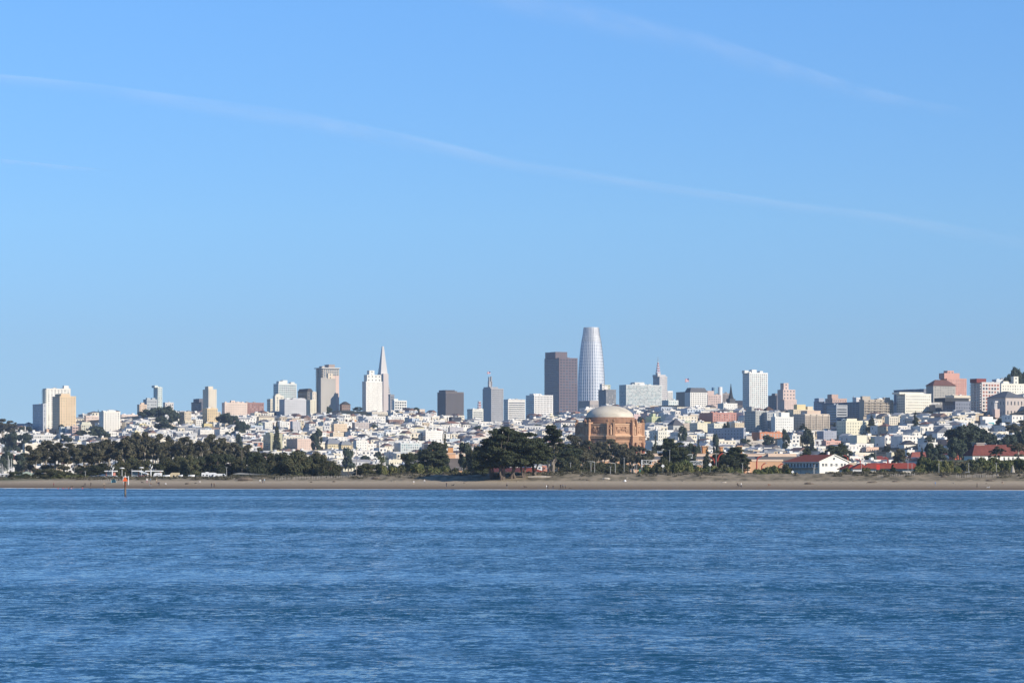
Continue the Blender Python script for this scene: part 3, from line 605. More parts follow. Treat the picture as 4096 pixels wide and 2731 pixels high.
# black church spire
D_=4100; cx=wx(px(6,1107),D_); zt=wz(py(6,350),D_); zb=wz(py(6,545),D_)
t=empty('church',(cx,D_,zb-8),A,'black needle church spire with a dark nave roof beside it','church'); C_=MB(); sp_=mat((.03,.035,.035),.7)
h=zt-zb+8; C_.box(-4.5,4.5,-4.5,4.5,0,h*.38,mat((.10,.10,.10))); C_.build('tower',t)
C_=MB(); C_.lathe([(4.2,h*.38),(2.6,h*.5),(1.4,h*.72),(.25,h)],sp_,8); C_.build('spire',t)
C_=MB(); C_.box(5,52,-6,12,0,h*.14,mat((.12,.11,.11))); C_.hip(4.6,52.4,-6.5,12.5,h*.14,h*.32,mat((.05,.05,.06),.9),gable=True,axis='x'); C_.build('nave',t)
bld(6,1230,1300,1493,240,632,(.75,.73,.67),'tall white tower of flats with aqua glass corners, right of centre',win=(9,19,.55,.5),side=(5,19,.5,.45),sep=True,D=3800,glz=[G_TEAL,G_MID,G_DARK],wts=(4,3,4),clutter=0,pent=[(-.15,.06,.3,.7,3.5),(.1,.2,.3,.7,2),(.25,.5,.3,.7,4.5),(.68,.85,.3,.7,3)],anchor='the tall white aqua-glass tower')
bld(6,968,1030,1175,560,630,(.78,.75,.68),'white angular flats below the black spire',win=(7,3,.3,.35),side=(4,3,.3,.4),D=3880,clutter=3)
bld(6,778,918,1165,660,760,(.48,.25,.20),'large red brick slab with black shaded flank in the middle of the slope',win=(9,4,.36,.42),sep=True,wts=(3,3,4),clutter=8,parapet=1.5,anchor='the large red brick slab')
bld(6,676,757,862,765,865,(.74,.69,.52),'blank cream block with rooftop chimneys below the large brick slab',win=(3,4,.12,.2),side=(5,4,.35,.3),clutter=6,anchor='the blank cream block')
bld(6,560,566,700,768,850,(.52,.44,.36),'beige row building left of the blank cream block',win=(8,3,.3,.3),clutter=4,D=2900)
bld(6,862,932,1032,772,885,(.72,.69,.57),'pale cream block right of the blank cream block',win=(3,4,.25,.3),side=(3,4,.35,.3))
bld(6,968,1240,1256,815,955,(.40,.42,.46),'wide blue-grey shaded school-like block under the hillside flats',win=(1,4,.3,.4),side=(11,4,.25,.4),d=70,clutter=3,anchor='the wide blue-grey block')  # cast shade painted into the wall colour as a bluish grey
bld(6,1140,1150,1250,765,850,(.62,.52,.38),'cream stepped block behind the blue-grey shaded one',win=(4,3,.3,.3),clutter=5)
bld(6,495,505,552,780,860,(.50,.50,.47),'small grey stone church tower with a dark steep pyramid roof',name='church_tower',cat='church',roof='hip',roofm=mat((.09,.09,.10),.9),top=7,win=(2,1,.25,.4),clutter=0,d=12,D=2850,w=12,anchor='the pyramid-roofed church tower')
bld(6,218,280,372,700,765,(.55,.57,.34),'pale lime-green stepped house right of the dome',name='house',win=(4,3,.3,.4),pent=[(.2,.5,.1,.6,4)])
bld(6,90,95,155,675,755,(.70,.52,.50),'pale pink narrow house peeking out beside the dome',name='house',win=(2,3,.4,.4),D=3200)
bld(6,585,600,725,950,990,(.72,.71,.68),'low white building with a grey hip roof below the hillside shade',name='house',roof='hip',roofm=mat((.16,.16,.17)),top=5,D=2420,win=(6,1,.4,.4))
bld(6,225,284,400,965,1065,(.66,.66,.60),'cream balcony block just right of the domed rotunda',win=(5,4,.55,.5),wts=(4,3,4),balc=4,D=2300,clutter=2)
bld(6,255,345,440,845,955,(.72,.69,.58),'cream flats behind the dark conifer right of the rotunda',win=(4,3,.3,.4),side=(3,3,.3,.4),D=2500)
# dark tall group
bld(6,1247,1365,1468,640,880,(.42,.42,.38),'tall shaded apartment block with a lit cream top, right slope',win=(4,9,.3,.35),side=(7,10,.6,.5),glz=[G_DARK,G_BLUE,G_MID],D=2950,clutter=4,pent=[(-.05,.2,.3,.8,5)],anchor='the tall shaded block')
bld(7,190,280,296,478,640,(.24,.22,.22),'dark apartment tower right of the tall white aqua-glass tower',win=(1,9,.4,.4),side=(5,9,.4,.4),D=3650,pent=[(-.5,.9,.1,.5,3)],clutter=3)
bld(7,285,360,487,520,650,(.64,.49,.42),'lower part of the pink stepped tower',D=3550,win=(7,7,.3,.4)) if False else None
bld(7,290,360,488,520,650,(.64,.49,.42),'pink stepped tower with a smaller tower on its roof',win=(7,7,.28,.4),side=(4,7,.3,.35),sep=True,D=3500,clutter=2,pent=[(-.08,.92,.05,.9,12),(.05,.45,.2,.7,19.5)],anchor='the pink stepped tower')
bld(7,115,178,320,655,870,(.40,.41,.40),'grey shaded apartment house with a brown pyramid roof corner',win=(5,8,.3,.35),side=(4,8,.35,.4),D=2990,clutter=3)
r_=bld(7,148,175,244,625,660,(.66,.60,.50),'small cream tower house with a steep brown pyramid roof',name='house',roof='hip',roofm=mat((.11,.065,.05),.9),top=4,D=3150,win=(3,1,.3,.4))
bld(7,236,263,455,702,872,(.74,.73,.67),'big white apartment block with fire stairs right of the shaded group',win=(8,6,.26,.36),sep=True,clutter=2,pent=[(.35,.8,.1,.7,5),(.0,.1,.2,.6,4)],D=2850,anchor='the white block with fire stairs')
bld(7,396,454,668,625,720,(.66,.56,.40),'yellow-cream block with rooftop cube behind the balcony building',win=(9,4,.3,.4),D=3250,pent=[(.2,.62,.1,.7,6,(.70,.58,.32)),(.72,.98,.1,.5,4)],clutter=5,anchor='the yellow-cream rooftop-cube block')
bld(7,455,570,825,672,850,(.60,.52,.42),'wide beige balcony building with white slabs, right slope',win=(10,10,.7,.5),side=(7,10,.5,.5),sep=False,balc=10,D=2800,pent=[(.2,.75,.2,.8,4,(.62,.48,.36))],clutter=3,anchor='the wide balcony building',glz=[G_DARK,G_MID,G_LITE])
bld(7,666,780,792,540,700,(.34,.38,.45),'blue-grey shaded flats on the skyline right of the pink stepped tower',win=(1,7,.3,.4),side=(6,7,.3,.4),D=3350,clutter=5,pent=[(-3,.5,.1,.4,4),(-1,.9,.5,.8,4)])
bld(7,786,862,1012,510,640,(.50,.36,.30),'brown-pink stepped flats on the skyline',win=(6,5,.3,.4),side=(3,5,.5,.4),D=3300,pent=[(.0,.45,.1,.7,5)],clutter=4,anchor='the brown-pink skyline flats')
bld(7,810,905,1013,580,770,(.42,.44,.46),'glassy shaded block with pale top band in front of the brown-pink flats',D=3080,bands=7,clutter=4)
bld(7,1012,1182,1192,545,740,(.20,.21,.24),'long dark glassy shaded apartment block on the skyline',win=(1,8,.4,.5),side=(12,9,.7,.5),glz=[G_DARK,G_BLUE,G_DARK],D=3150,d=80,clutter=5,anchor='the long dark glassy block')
bld(7,1172,1186,1492,522,675,(.46,.40,.32),'long concrete balcony block with dark recesses on the skyline',win=(10,6,.68,.5,.02),D=3080,clutter=8,pent=[(-.02,.25,.1,.6,4),(.75,.95,.3,.8,3)],balc=6,glz=[G_DARK,G_DARK,G_MID],anchor='the long concrete balcony block')
bld(7,1106,1112,1170,500,560,(.70,.66,.62),'small pale block peeking over the long dark glassy block',win=(4,3,.3,.4),D=3400)
bld(7,18,102,340,862,945,(.55,.24,.13),'orange brick building with white bay windows below the shaded group',win=(7,3,.55,.5),sep=True,glz=[G_LITE,G_LITE,G_MID],D=2500,clutter=5,anchor='the orange brick building')
bld(6,1228,1240,1568,952,1012,(.50,.45,.38),'long low beige school with a row of arched windows',name='school',win=(20,2,.5,.5),D=2330,clutter=5,pent=[(.1,.28,.1,.5,5)],anchor='the long low school')
bld(7,905,1003,1235,742,905,(.74,.70,.52),'pale yellow apartment block with shaded flank above the gabled hall',win=(8,5,.26,.4),side=(4,5,.3,.3),sep=True,D=2620,pent=[(.05,.5,.02,.3,2.5)],clutter=5,anchor='the pale yellow block')
bld(7,1045,1118,1222,895,988,(.76,.73,.57),'blank cream wall building below the pale yellow block',D=2480,clutter=3)
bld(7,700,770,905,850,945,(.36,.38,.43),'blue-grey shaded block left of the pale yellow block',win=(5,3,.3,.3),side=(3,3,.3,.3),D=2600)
bld(7,788,795,948,952,1000,(.66,.40,.33),'salmon-pink house row with bay windows above the gabled hall',name='house',win=(8,2,.5,.5),D=2420,clutter=5)
bld(7,1210,1216,1345,1020,1060,(.70,.50,.38),'low peach house right of the gabled hall ridge',name='house',win=(5,1,.4,.4),D=2300)
bld(7,1090,1098,1290,1078,1118,(.76,.71,.58),'long cream wall with small orange arches behind the gabled hall',name='house',D=2100,win=(3,1,.3,.4),glz=[mat((.5,.17,.07))],clutter=2)
bld(7,1470,1480,1520,1075,1130,(.74,.68,.48),'cream cube house near the right, behind the small dark tree',name='house',D=2100,win=(2,1,.4,.4))
bld(7,652,660,790,1010,1050,WHITE,'white flat house above the ridge of the gabled hall',name='house',D=2280,win=(5,1,.4,.5))
bld(7,348,354,540,1010,1045,(.70,.70,.66),'long grey-white roofline above the left eave of the gabled hall',name='house',D=2280,win=(6,1,.3,.3))
# --- far right
bld(8,150,158,250,698,800,(.70,.64,.52),'cream bay-fronted house row below the tall white hillside hotel',name='house',win=(4,4,.35,.5),D=2780,clutter=5)
bld(8,235,325,597,460,682,(.78,.74,.62),'large cream-white hotel block with paired windows, upper right',name='hotel',win=(12,7,.32,.42),side=(4,8,.4,.4),sep=True,D=2950,clutter=6,pent=[(-.2,.72,.05,.9,2)],anchor='the large cream-white hotel')
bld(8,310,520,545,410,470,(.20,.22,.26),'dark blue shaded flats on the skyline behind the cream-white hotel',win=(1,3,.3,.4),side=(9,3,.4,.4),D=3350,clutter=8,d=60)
bld(8,545,620,853,368,560,(.38,.36,.32),'grey apartment tower with brown hip roof and pipe chimneys, upper right',win=(8,7,.28,.4),side=(3,7,.2,.3),sep=True,roof='hip',roofm=mat((.15,.075,.06),.9),top=6,D=3150,anchor='the grey hip-roofed tower')
bld(8,693,762,968,300,465,(.60,.33,.26),'salmon-red apartment tower with stepped green-edged roof',win=(11,9,.3,.42),side=(5,9,.3,.3),sep=True,D=3300,clutter=0,pent=[(-.1,.68,.1,.9,6.3),(.1,.42,.2,.8,9)],anchor='the salmon-red tower',glz=[G_DARK,G_MID,G_LITE])
r_,w_,d_,H_,D_=bld(8,1010,1127,1316,340,660,(.66,.60,.54),'brick and white glass apartment tower with a red rooftop box',win=(6,9,.62,.6),side=(4,12,.55,.55),sep=True,D=2950,glz=[mat((.34,.14,.10)),G_MID,G_DARK],wts=(6,2,2),clutter=3,pent=[(-.22,.3,.1,.7,4,(.22,.055,.045))],sidebalc=12,anchor='the brick and glass tower')
bld(8,1312,1330,1600,355,470,(.76,.72,.60),'cream crest flats cut by the right edge',win=(10,4,.3,.4),side=(2,3,.4,.4),sep=True,D=3080,clutter=7,pent=[(.1,.3,.1,.6,3),(.5,.68,.1,.7,8)],anchor='the cream crest flats')
bld(8,1265,1280,1430,310,360,(.66,.68,.66),'pale blue-white roof house on the crest left of the hilltop trees',D=3280,win=(6,1,.5,.5),glz=[G_TEAL],clutter=5)
bld(8,745,838,1015,478,540,(.70,.62,.48),'small cream block with blue shaded flank under the salmon tower',win=(6,2,.3,.3),side=(3,2,.3,.3),D=3080,clutter=4)
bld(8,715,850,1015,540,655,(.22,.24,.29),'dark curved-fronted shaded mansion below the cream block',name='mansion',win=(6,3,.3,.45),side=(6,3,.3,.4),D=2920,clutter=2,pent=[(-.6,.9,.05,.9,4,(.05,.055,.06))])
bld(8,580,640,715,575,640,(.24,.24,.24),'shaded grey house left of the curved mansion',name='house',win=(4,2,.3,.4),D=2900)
bld(8,1183,1375,1568,492,690,(.52,.45,.40),'grey stone mansion with slate hip roof at the right edge',name='mansion',win=(5,2,.3,.4),side=(6,2,.25,.35),sep=True,roof='hip',roofm=mat((.12,.13,.15),.8),top=6,D=2880,anchor='the grey stone mansion')
D_=2840; t=empty('chapel_tower',(wx(px(8,1265),D_),D_,wz(py(8,705),D_)),A,'small pink stone tower carrying two white columns before the mansion','tower'); C_=MB(); sc_=(px(8,1325)-px(8,1265))*K4*D_
C_.box(0,sc_,0,sc_,0,wz(py(8,615),D_)-wz(py(8,705),D_),mat((.60,.46,.40))); C_.build('base',t)
h0=wz(py(8,615),D_)-wz(py(8,705),D_); h1=wz(py(8,545),D_)-wz(py(8,705),D_)
for q in (.3,.65):
    C_=MB(); C_.tube([(sc_*q,sc_*.5,h0),(sc_*q,sc_*.5,h1)],[.75,.65],mat((.75,.70,.64)),8); C_.build('column',t)
C_=MB(); C_.box(sc_*.15,sc_*.8,sc_*.2,sc_*.8,h1,h1+1.2,mat((.75,.70,.64))); C_.build('cap',t)
bld(8,1130,1165,1286,728,795,(.78,.78,.74),'white modern cube house with a turquoise picture window',name='house',win=(1,1,.5,.45),glz=[glass((.10,.42,.45),.2)],sep=True,D=2620,pent=[(-.2,.7,.1,.6,3)],clutter=1,anchor='the turquoise-window house')
bld(8,1100,1110,1190,815,860,(.72,.70,.64),'white house with a wide window under the turquoise-window house',name='house',win=(2,1,.6,.4),D=2520)
bld(8,620,662,800,862,930,(.74,.73,.70),'white gabled villa with a grey slate roof beside the big dark tree',name='house',win=(5,2,.35,.4),roof='gable',roofm=mat((.16,.17,.19)),top=5.5,D=2480,sep=True,anchor='the white gabled villa')
bld(8,765,775,852,1010,1065,(.72,.73,.72),'white terraced house under the big dark tree, right part',name='house',win=(3,2,.5,.5),D=2150)
bld(8,750,785,870,1090,1130,(.74,.74,.72),'white cottage with a red roof line left of the red shed',name='house',win=(3,1,.3,.4),roof='hip',roofm=ROOFR,top=2,D=1950)
bld(8,310,316,440,985,1025,WHITE,'white twin-gabled house left of the round dark tree',name='house',win=(3,1,.3,.3),roof='gable',roofm=mat((.06,.06,.07)),top=3.5,D=2300)
bld(8,340,350,450,1050,1120,WHITE,'plain white house just above the dark red hip roof',name='house',win=(4,2,.4,.4),D=2050)

# ------------------------------------------------------------------ pyramid skyscraper
D_=6100; cxp=px(3,1388); t=empty('pyramid_skyscraper',(wx(cxp,D_),D_,5),A,'slender white-grey pyramid skyscraper rising behind the bright white tower','skyscraper')
ANCH.append((cxp,py(3,300),'the pyramid skyscraper',60,py(3,92),py(3,760)))
zap=wz(py(3,92),D_)-5; zsh=wz(py(3,385),D_)-5; stone=mat((.60,.57,.53),.85,.08,.05)
hw=lambda z: 1.6+(zap-z)*.1055
C_=MB()
def frus(C_,z0,z1,h0,h1,m,off=0): 
    n=len(C_.v); C_.v+=[(-h0,-h0,z0),(h0,-h0,z0),(h0,h0,z0),(-h0,h0,z0),(-h1,-h1,z1),(h1,-h1,z1),(h1,h1,z1),(-h1,h1,z1)]; k=C_.mi(m)
    for q in ((0,1,5,4),(1,2,6,5),(2,3,7,6),(3,0,4,7),(4,5,6,7)): C_.f.append(tuple(n+a_ for a_ in q)); C_.m.append(k)
frus(C_,zsh,zap,hw(zsh),hw(zap),stone); C_.build('spire',t)
nf=46; C_=MB()
frus(C_,0,zsh,hw(0)-.6,hw(zsh)-.6,G_DARK)
for j in range(nf+1):
    z=zsh*j/nf; C_.box(-hw(z),hw(z),-hw(z),hw(z),z-.2,z+1.75,stone)
C_.build('wall',t)
for s_ in (-1,1):      # the two blank wings that stand proud of the sloping faces
    C_=MB(); y0=s_*(hw(zsh)+8.5); C_.box(-5.6,5.6,min(y0,s_*1.),max(y0,s_*1.),0,zsh+1,mat((.60,.52,.46),.85,.05,.05)); C_.build('wing',t)
# ------------------------------------------------------------------ tapered glass tower
D_=6800; cxp=px(5,818); t=empty('tapered_glass_tower',(wx(cxp,D_),D_,5),R_(45)-R_(9)+A,'tallest tower, tapered and rounded, pale glass with fine white fins','skyscraper')
ANCH.append((cxp,py(5,400),'the tallest tapered tower',110,py(5,44),py(5,700)))
prof=[(44,.500-.0),(100,.585),(150,.672),(200,.745),(300,.850),(400,.930),(500,.975),(600,.995),(700,1.0)]
rmax=(px(5,936)-px(5,701))*K4*D_/2*.93
def tw(z):
    yy=HY-(z+5-CAMZ)/(K4*D_); zy=(yy-REG[5][1])*REG[5][2]; return float(np.interp(zy,[p[0] for p in prof],[.555,.60,.70,.76,.857,.932,.976,.995,1.]))*rmax
ztop=wz(py(5,44),D_)-5; zcr=wz(py(5,172),D_)-5
def ring(r,n=64,e=3.2): 
    out=[]
    for i in range(n):
        a_=2*math.pi*(i+.5)/n; c,s_=math.cos(a_),math.sin(a_); q=(abs(c)**e+abs(s_)**e)**(-1/e); out.append((r*q*c,r*q*s_))
    return out
gt=glass((.48,.53,.58),.16); fin=mat((.80,.80,.79),.45,.03)
def loftsec(C_,zs,m,shrink=0,n=64):
    n0=len(C_.v); k=C_.mi(m)
    for z in zs: C_.v+=[(x,y,z) for x,y in ring(tw(z)-shrink,n)]
    for i in range(len(zs)-1):
        for j in range(n):
            a_=n0+i*n+j; b_=n0+i*n+(j+1)%n; C_.f.append((a_,b_,b_+n,a_+n)); C_.m.append(k)
    C_.f.append(tuple(n0+(len(zs)-1)*n+j for j in range(n))); C_.m.append(k)
zs=list(np.linspace(0,zcr,40)); C_=MB(); loftsec(C_,zs,gt,.5); C_.build('glass_shaft',t,smooth=False)
C_=MB()
for j in range(0,42):
    z=zcr*j/42; R1=ring(tw(z)+.05); R2=ring(tw(z)-.6)
    n0=len(C_.v); k=C_.mi(fin); C_.v+=[(x,y,z) for x,y in R1]+[(x,y,z+1.5) for x,y in R1]
    for i in range(64): C_.f.append((n0+i,n0+(i+1)%64,n0+64+(i+1)%64,n0+64+i)); C_.m.append(k)
C_.build('floor_band',t)
C_=MB()
for i in range(0,64,2):
    zs=np.linspace(0,ztop,18); 
    for z1,z2 in zip(zs[:-1],zs[1:]):
        p=ring(tw(z1)+.35)[i]; q=ring(tw(z2)+.35)[i]; wd=.85
        tx,ty=-p[1],p[0]; L=math.hypot(tx,ty); tx/=L;ty/=L; s_=.985
        C_.quad((p[0]-tx*wd,p[1]-ty*wd,z1),(p[0]+tx*wd,p[1]+ty*wd,z1),(q[0]+tx*wd,q[1]+ty*wd,z2),(q[0]-tx*wd,q[1]-ty*wd,z2),fin)
        C_.quad((p[0]+tx*wd,p[1]+ty*wd,z1),(p[0]*s_+tx*wd,p[1]*s_+ty*wd,z1),(q[0]*s_+tx*wd,q[1]*s_+ty*wd,z2),(q[0]+tx*wd,q[1]+ty*wd,z2),fin)
C_.build('vertical_fin',t)
C_=MB(); loftsec(C_,list(np.linspace(zcr,ztop,10)),mat((.60,.60,.58),.5,.05),.2)
for j in range(9):
    z=zcr+(ztop-zcr)*j/9; R1=ring(tw(z)+.1); n0=len(C_.v); k=C_.mi(METG); C_.v+=[(x,y,z) for x,y in R1]+[(x,y,z+.8) for x,y in R1]
    for i in range(64): C_.f.append((n0+i,n0+(i+1)%64,n0+64+(i+1)%64,n0+64+i)); C_.m.append(k)
C_.build('crown',t)
# ------------------------------------------------------------------ domed rotunda
D_=2020.; k_=K4*D_; cxr=wx(px(5,984),D_); GZ=4.0
ter=(.47,.275,.165); TER=mat(ter,.9,.16,.35); TERD=mat((.31,.175,.105),.9,.2,.4); TERL=mat((.64,.41,.25),.9,.12,.3); COLR=mat((.40,.13,.08),.85,.15,.4)
t=empty('domed_rotunda',(cxr,D_,GZ-1.0),0,'great octagonal terracotta rotunda with a pale dome and relief panels','monument')
ANCH.append((px(5,984),py(5,850),'the domed rotunda',290,py(5,743),py(5,1150)))
Z=lambda zy: wz(py(5,zy),D_)-(GZ-1.0)
zd0=Z(850); ztp=Z(743); rd=215/2.24*k_
# dome skin: pale lead with worn darker patches of its own
dm,nt,bb=new_mat('dome_skin'); tc=nt.nodes.new('ShaderNodeTexCoord'); n_=noise(nt,.16,5,(1,1,2.5),tc.outputs['Object']); r0=ramp(nt,n_.outputs['Fac'],[(.28,(.36,.32,.25)),(.45,(.56,.50,.39)),(.75,(.64,.58,.46))])
nt.links.new(r0.outputs[0],bb.inputs['Base Color']); bb.inputs['Roughness'].default_value=.6
C_=MB(); prof=[(rd*1.0,zd0)]+[(rd*math.cos(a_),zd0+(ztp-zd0)*math.sin(a_)**1.02) for a_ in np.linspace(.05,1.5,16)]+[(.4,ztp)]
C_.lathe(prof,dm,72); C_.build('dome',t,smooth=True)
C_=MB(); r1=rd
C_.lathe([(r1*1.13,Z(905)),(r1*1.13,Z(893)),(r1*1.10,Z(890)),(r1*1.09,Z(872)),(r1*1.06,Z(870)),(r1*1.05,Z(860)),(r1*1.035,Z(858)),(r1*1.03,Z(850)),(r1*.9,zd0-.05)],TERD,72); C_.build('drum',t,smooth=False)
def octp(R,off=0): return [(R*math.sin(off+i*math.pi/4),-R*math.cos(off+i*math.pi/4)) for i in range(8)]
Ro=300/2.24*k_
def octbox(C_,R,z0,z1,m): C_.prism(octp(R),z0,z1,m)
C_=MB(); octbox(C_,Ro*.985,Z(1012),Z(912),TER)
octbox(C_,Ro*1.0,Z(918),Z(908),TERL); octbox(C_,Ro*1.0,Z(1012),Z(1002),TERL)
C_.build('attic',t)
C_=MB(); octbox(C_,Ro*1.03,Z(1030),Z(1022),TER); octbox(C_,Ro*1.06,Z(1022),Z(1012.5),TERL)
octbox(C_,Ro*1.0,Z(1075),Z(1030.3),TER); octbox(C_,Ro*1.02,Z(1050),Z(1045),TERD)
for i in range(8):      # dentils
    p=np.array(octp(Ro*1.035)[i]); q=np.array(octp(Ro*1.035)[(i+1)%8])
    for s_ in np.linspace(.05,.95,22):
        c=p+(q-p)*s_; C_.box(c[0]-.25,c[0]+.25,c[1]-.25,c[1]+.25,Z(1036),Z(1030.5),TERL)
C_.build('entablature',t)
# the eight arches and the walls that carry them
za=Z(1080); zsp=Z(1165)
for i in range(8):
    p=Vector((*octp(Ro*.98)[i],0)); q=Vector((*octp(Ro*.98)[(i+1)%8],0)); ax=(q-p); L=ax.length; ax.normalize(); nr=Vector((ax.y,-ax.x,0)); 
    if nr.dot((p+q)/2)<0: nr=-nr
    C_=MB(); ra=L*.31; ztop_=Z(1075.2)
    def P3(s_,z,o): v=p+ax*s_+nr*o; return (v.x,v.y,z)
    cN=16; arc=[(L/2-ra*math.cos(math.pi*j/cN), (ztop_-ra-1.3)+ra*math.sin(math.pi*j/cN)) for j in range(cN+1)]
    for o in (0,-2.6):
        C_.quad(P3(0,0,o),P3(L/2-ra,0,o),P3(L/2-ra,ztop_,o),P3(0,ztop_,o),TER); C_.quad(P3(L/2+ra,0,o),P3(L,0,o),P3(L,ztop_,o),P3(L/2+ra,ztop_,o),TER)
        for j in range(cN): C_.quad(P3(arc[j][0],arc[j][1],o),P3(arc[j+1][0],arc[j+1][1],o),P3(arc[j+1][0],ztop_,o),P3(arc[j][0],ztop_,o),TER)
    full=[(L/2-ra,0)]+arc+[(L/2+ra,0)]
    for j in range(len(full)-1): C_.quad(P3(*full[j],0),P3(*full[j+1],0),P3(*full[j+1],-2.6),P3(*full[j],-2.6),TERL)
    C_.build('arch',t)
    # relief panel on the attic
    C_=MB(); p=Vector((*octp(Ro*.985)[i],0)); q=Vector((*octp(Ro*.985)[(i+1)%8],0))
    f0,f1=.24,.76; zl,zh=Z(1000),Z(932); rr=random.Random(i)
    for (a0,a1,b0,b1) in ((f0-.02,f1+.02,zh,zh+.45),(f0-.02,f1+.02,zl-.45,zl),(f0-.02,f0,zl,zh),(f1,f1+.02,zl,zh)):
        C_.poly([P3(L*a0,b0,.25),P3(L*a1,b0,.25),P3(L*a1,b1,.25),P3(L*a0,b1,.25)],TERL)
        C_.poly([P3(L*a0,b0,.0),P3(L*a1,b0,.0),P3(L*a1,b0,.25),P3(L*a0,b0,.25)],TERD)
        C_.poly([P3(L*a0,b1,.25),P3(L*a1,b1,.25),P3(L*a1,b1,.0),P3(L*a0,b1,.0)],TERL)
    for _ in range(26):
        s_=L*rr.uniform(f0+.03,f1-.03); z=rr.uniform(zl+.6,zh-1.6); h=rr.uniform(1.2,3.2); dx=rr.uniform(-1.2,1.2)
        C_.tube([P3(s_,z,.15),P3(s_+dx*.5,min(z+h*.6,zh-.3),.5),P3(s_+dx,min(z+h,zh-.2),.2)],[.35,.3,.2],TER if rr.random()<.6 else TERL,5)
    C_.build('relief_panel',t)
# corner piers with niche figures, urns on top and paired columns below
def figure(C_,x,y,z,h,m):
    C_.tube([(x,y,z),(x,y,z+h*.35),(x,y,z+h*.62),(x,y,z+h*.8),(x,y,z+h*.84)],[h*.13,h*.105,h*.09,h*.125,h*.045],m,8)
    C_.tube([(x,y,z+h*.83),(x,y,z+h*.90),(x,y,z+h*.97),(x,y,z+h)],[h*.04,h*.06,h*.055,h*.02],m,8)
    for s_ in (-1,1): C_.tube([(x+s_*h*.11,y,z+h*.78),(x+s_*h*.15,y-h*.03,z+h*.6),(x+s_*h*.05,y-h*.1,z+h*.55)],[h*.04,h*.035,h*.03],m,6)
for i in range(8):
    a_=i*math.pi/4; rot=a_; pr=bpy.data.objects.new('corner_pier',None); COL.objects.link(pr); pr.parent=t
    Rr=Ro*.96; pr.location=(Rr*math.sin(a_),-Rr*math.cos(a_),0); pr.rotation_euler=(0,0,a_)
    C_=MB(); 
    for s_ in (-1,1): C_.box(s_*2.0-.65,s_*2.0+.65,-1.7,2.0,Z(1012)+.02,Z(903),TER)
    C_.box(-1.34,1.34,-.5,2.0,Z(1012)+.03,Z(903)-.02,TERD)
    for s_ in (-1,1): C_.box(s_*2.0-.8,s_*2.0+.8,-1.9,2.2,Z(903)+.01,Z(897),TERL)
    C_.box(-3.0,3.0,-2.2,2.2,Z(1030)-.02,Z(1013.5),TER); C_.box(-3.2,3.2,-2.4,2.2,Z(1021)+.02,Z(1013),TERL)
    C_.box(-2.9,2.9,-2.1,1.5,Z(1077),Z(1030)-.03,TER)
    C_.build('pier_wall',pr)
    C_=MB(); figure(C_,0,-1.0,Z(1008),Z(918)-Z(1008),TERL); C_.build('niche_figure',pr)
    for s_ in (-1,1):
        C_=MB(); zz=Z(897); C_.lathe([(.5,zz),(.9,zz+.5),(1.05,zz+1.2),(.7,zz+1.8),(.25,zz+2.1),(.1,zz+2.5)],TERD,10,s_*2.0,-.4); C_.build('urn',pr)
    for s_ in (-1,1):
        C_=MB(); zc=Z(1077); C_.lathe([(1.35,0),(1.35,.8),(1.05,1.2),(1.0,zc*.5),(.88,zc-2.6)],COLR,14,s_*1.9,-1.0); C_.build('column_shaft',pr)
        C_=MB(); C_.lathe([(.9,zc-2.6),(1.0,zc-1.8),(1.35,zc-.4),(1.4,zc-.02)],TER,12,s_*1.9,-1.0); C_.build('capital',pr)
C_=MB(); octbox(C_,Ro*1.12,-.5,.9,TERL); C_.build('plinth',t)

# ------------------------------------------------------------------ exhibition hall and low buildings by the shore
PEACH=mat((.72,.42,.24),.9,.08,.08); PEACHL=mat((.78,.58,.42),.9,.06,.1); SLATE=mat((.15,.145,.14),.95,.15,.1,streak=False)
D_=1830.; xa=wx(px(5,520),D_); xb=wx(px(7,350),D_); h0=empty('exhibition_hall',(xa,D_,3.5),R_(2),'long low peach hall with grey sloping roof running behind the gantries','hall'); L=xb-xa
z=lambda r,y: wz(py(r,y),D_)-3.5
C_=MB(); ze=z(6,1150); C_.box(0,L,0,46,0,ze,PEACH,SLATE); C_.box(-.3,L+.3,-.3,.2,ze-.6,ze+.5,PEACHL)
for i in range(int(L/14)): C_.box(i*14+3,i*14+4.2,-.35,.1,0,ze-.7,PEACHL)
C_.build('wall',h0)
C_=MB(); zr=z(6,1106); n=len(C_.v); C_.v+=[(0,.3,ze+.5),(L,.3,ze+.5),(L,24,zr),(0,24,zr)]; C_.f.append((n,n+1,n+2,n+3)); C_.m.append(C_.mi(SLATE)); C_.build('roof',h0)
C_=MB(); C_.box(0,L,24,27,ze,z(6,1080),PEACHL,SLATE); C_.box(-.2,L+.2,23.7,27.2,z(6,1080)+.01,z(6,1076),PEACHL); C_.build('clerestory',h0)
for i,(r,a_,b_,yt_) in enumerate(((6,735,760,1008),(6,850,905,1010),(6,1036,1062,1018),(6,1213,1262,1008),(6,545,575,1030))):
    C_=MB(); x0=(px(r,a_)-2048)*K4*(D_+60)-xa; x1=(px(r,b_)-2048)*K4*(D_+60)-xa; C_.box(x0,x1,58,66,0,wz(py(r,yt_),D_+60)-3.5,mat((.62,.31,.13),.9,.15)); C_.box(x0-.4,x1+.4,57.6,66.4,wz(py(r,yt_),D_+60)-3.5,wz(py(r,yt_),D_+60)-2.8,TERL); C_.build('roof_pavilion',h0)
C_=MB(); x0=wx(px(7,240),D_)-xa; x1=wx(px(7,540),D_)-xa; C_.box(x0,x1,20,40,0,z(7,1078),PEACHL,SLATE); C_.box(x0-8,x1+6,8,19.6,0,z(7,1112),SLATE); C_.build('end_wing',h0)
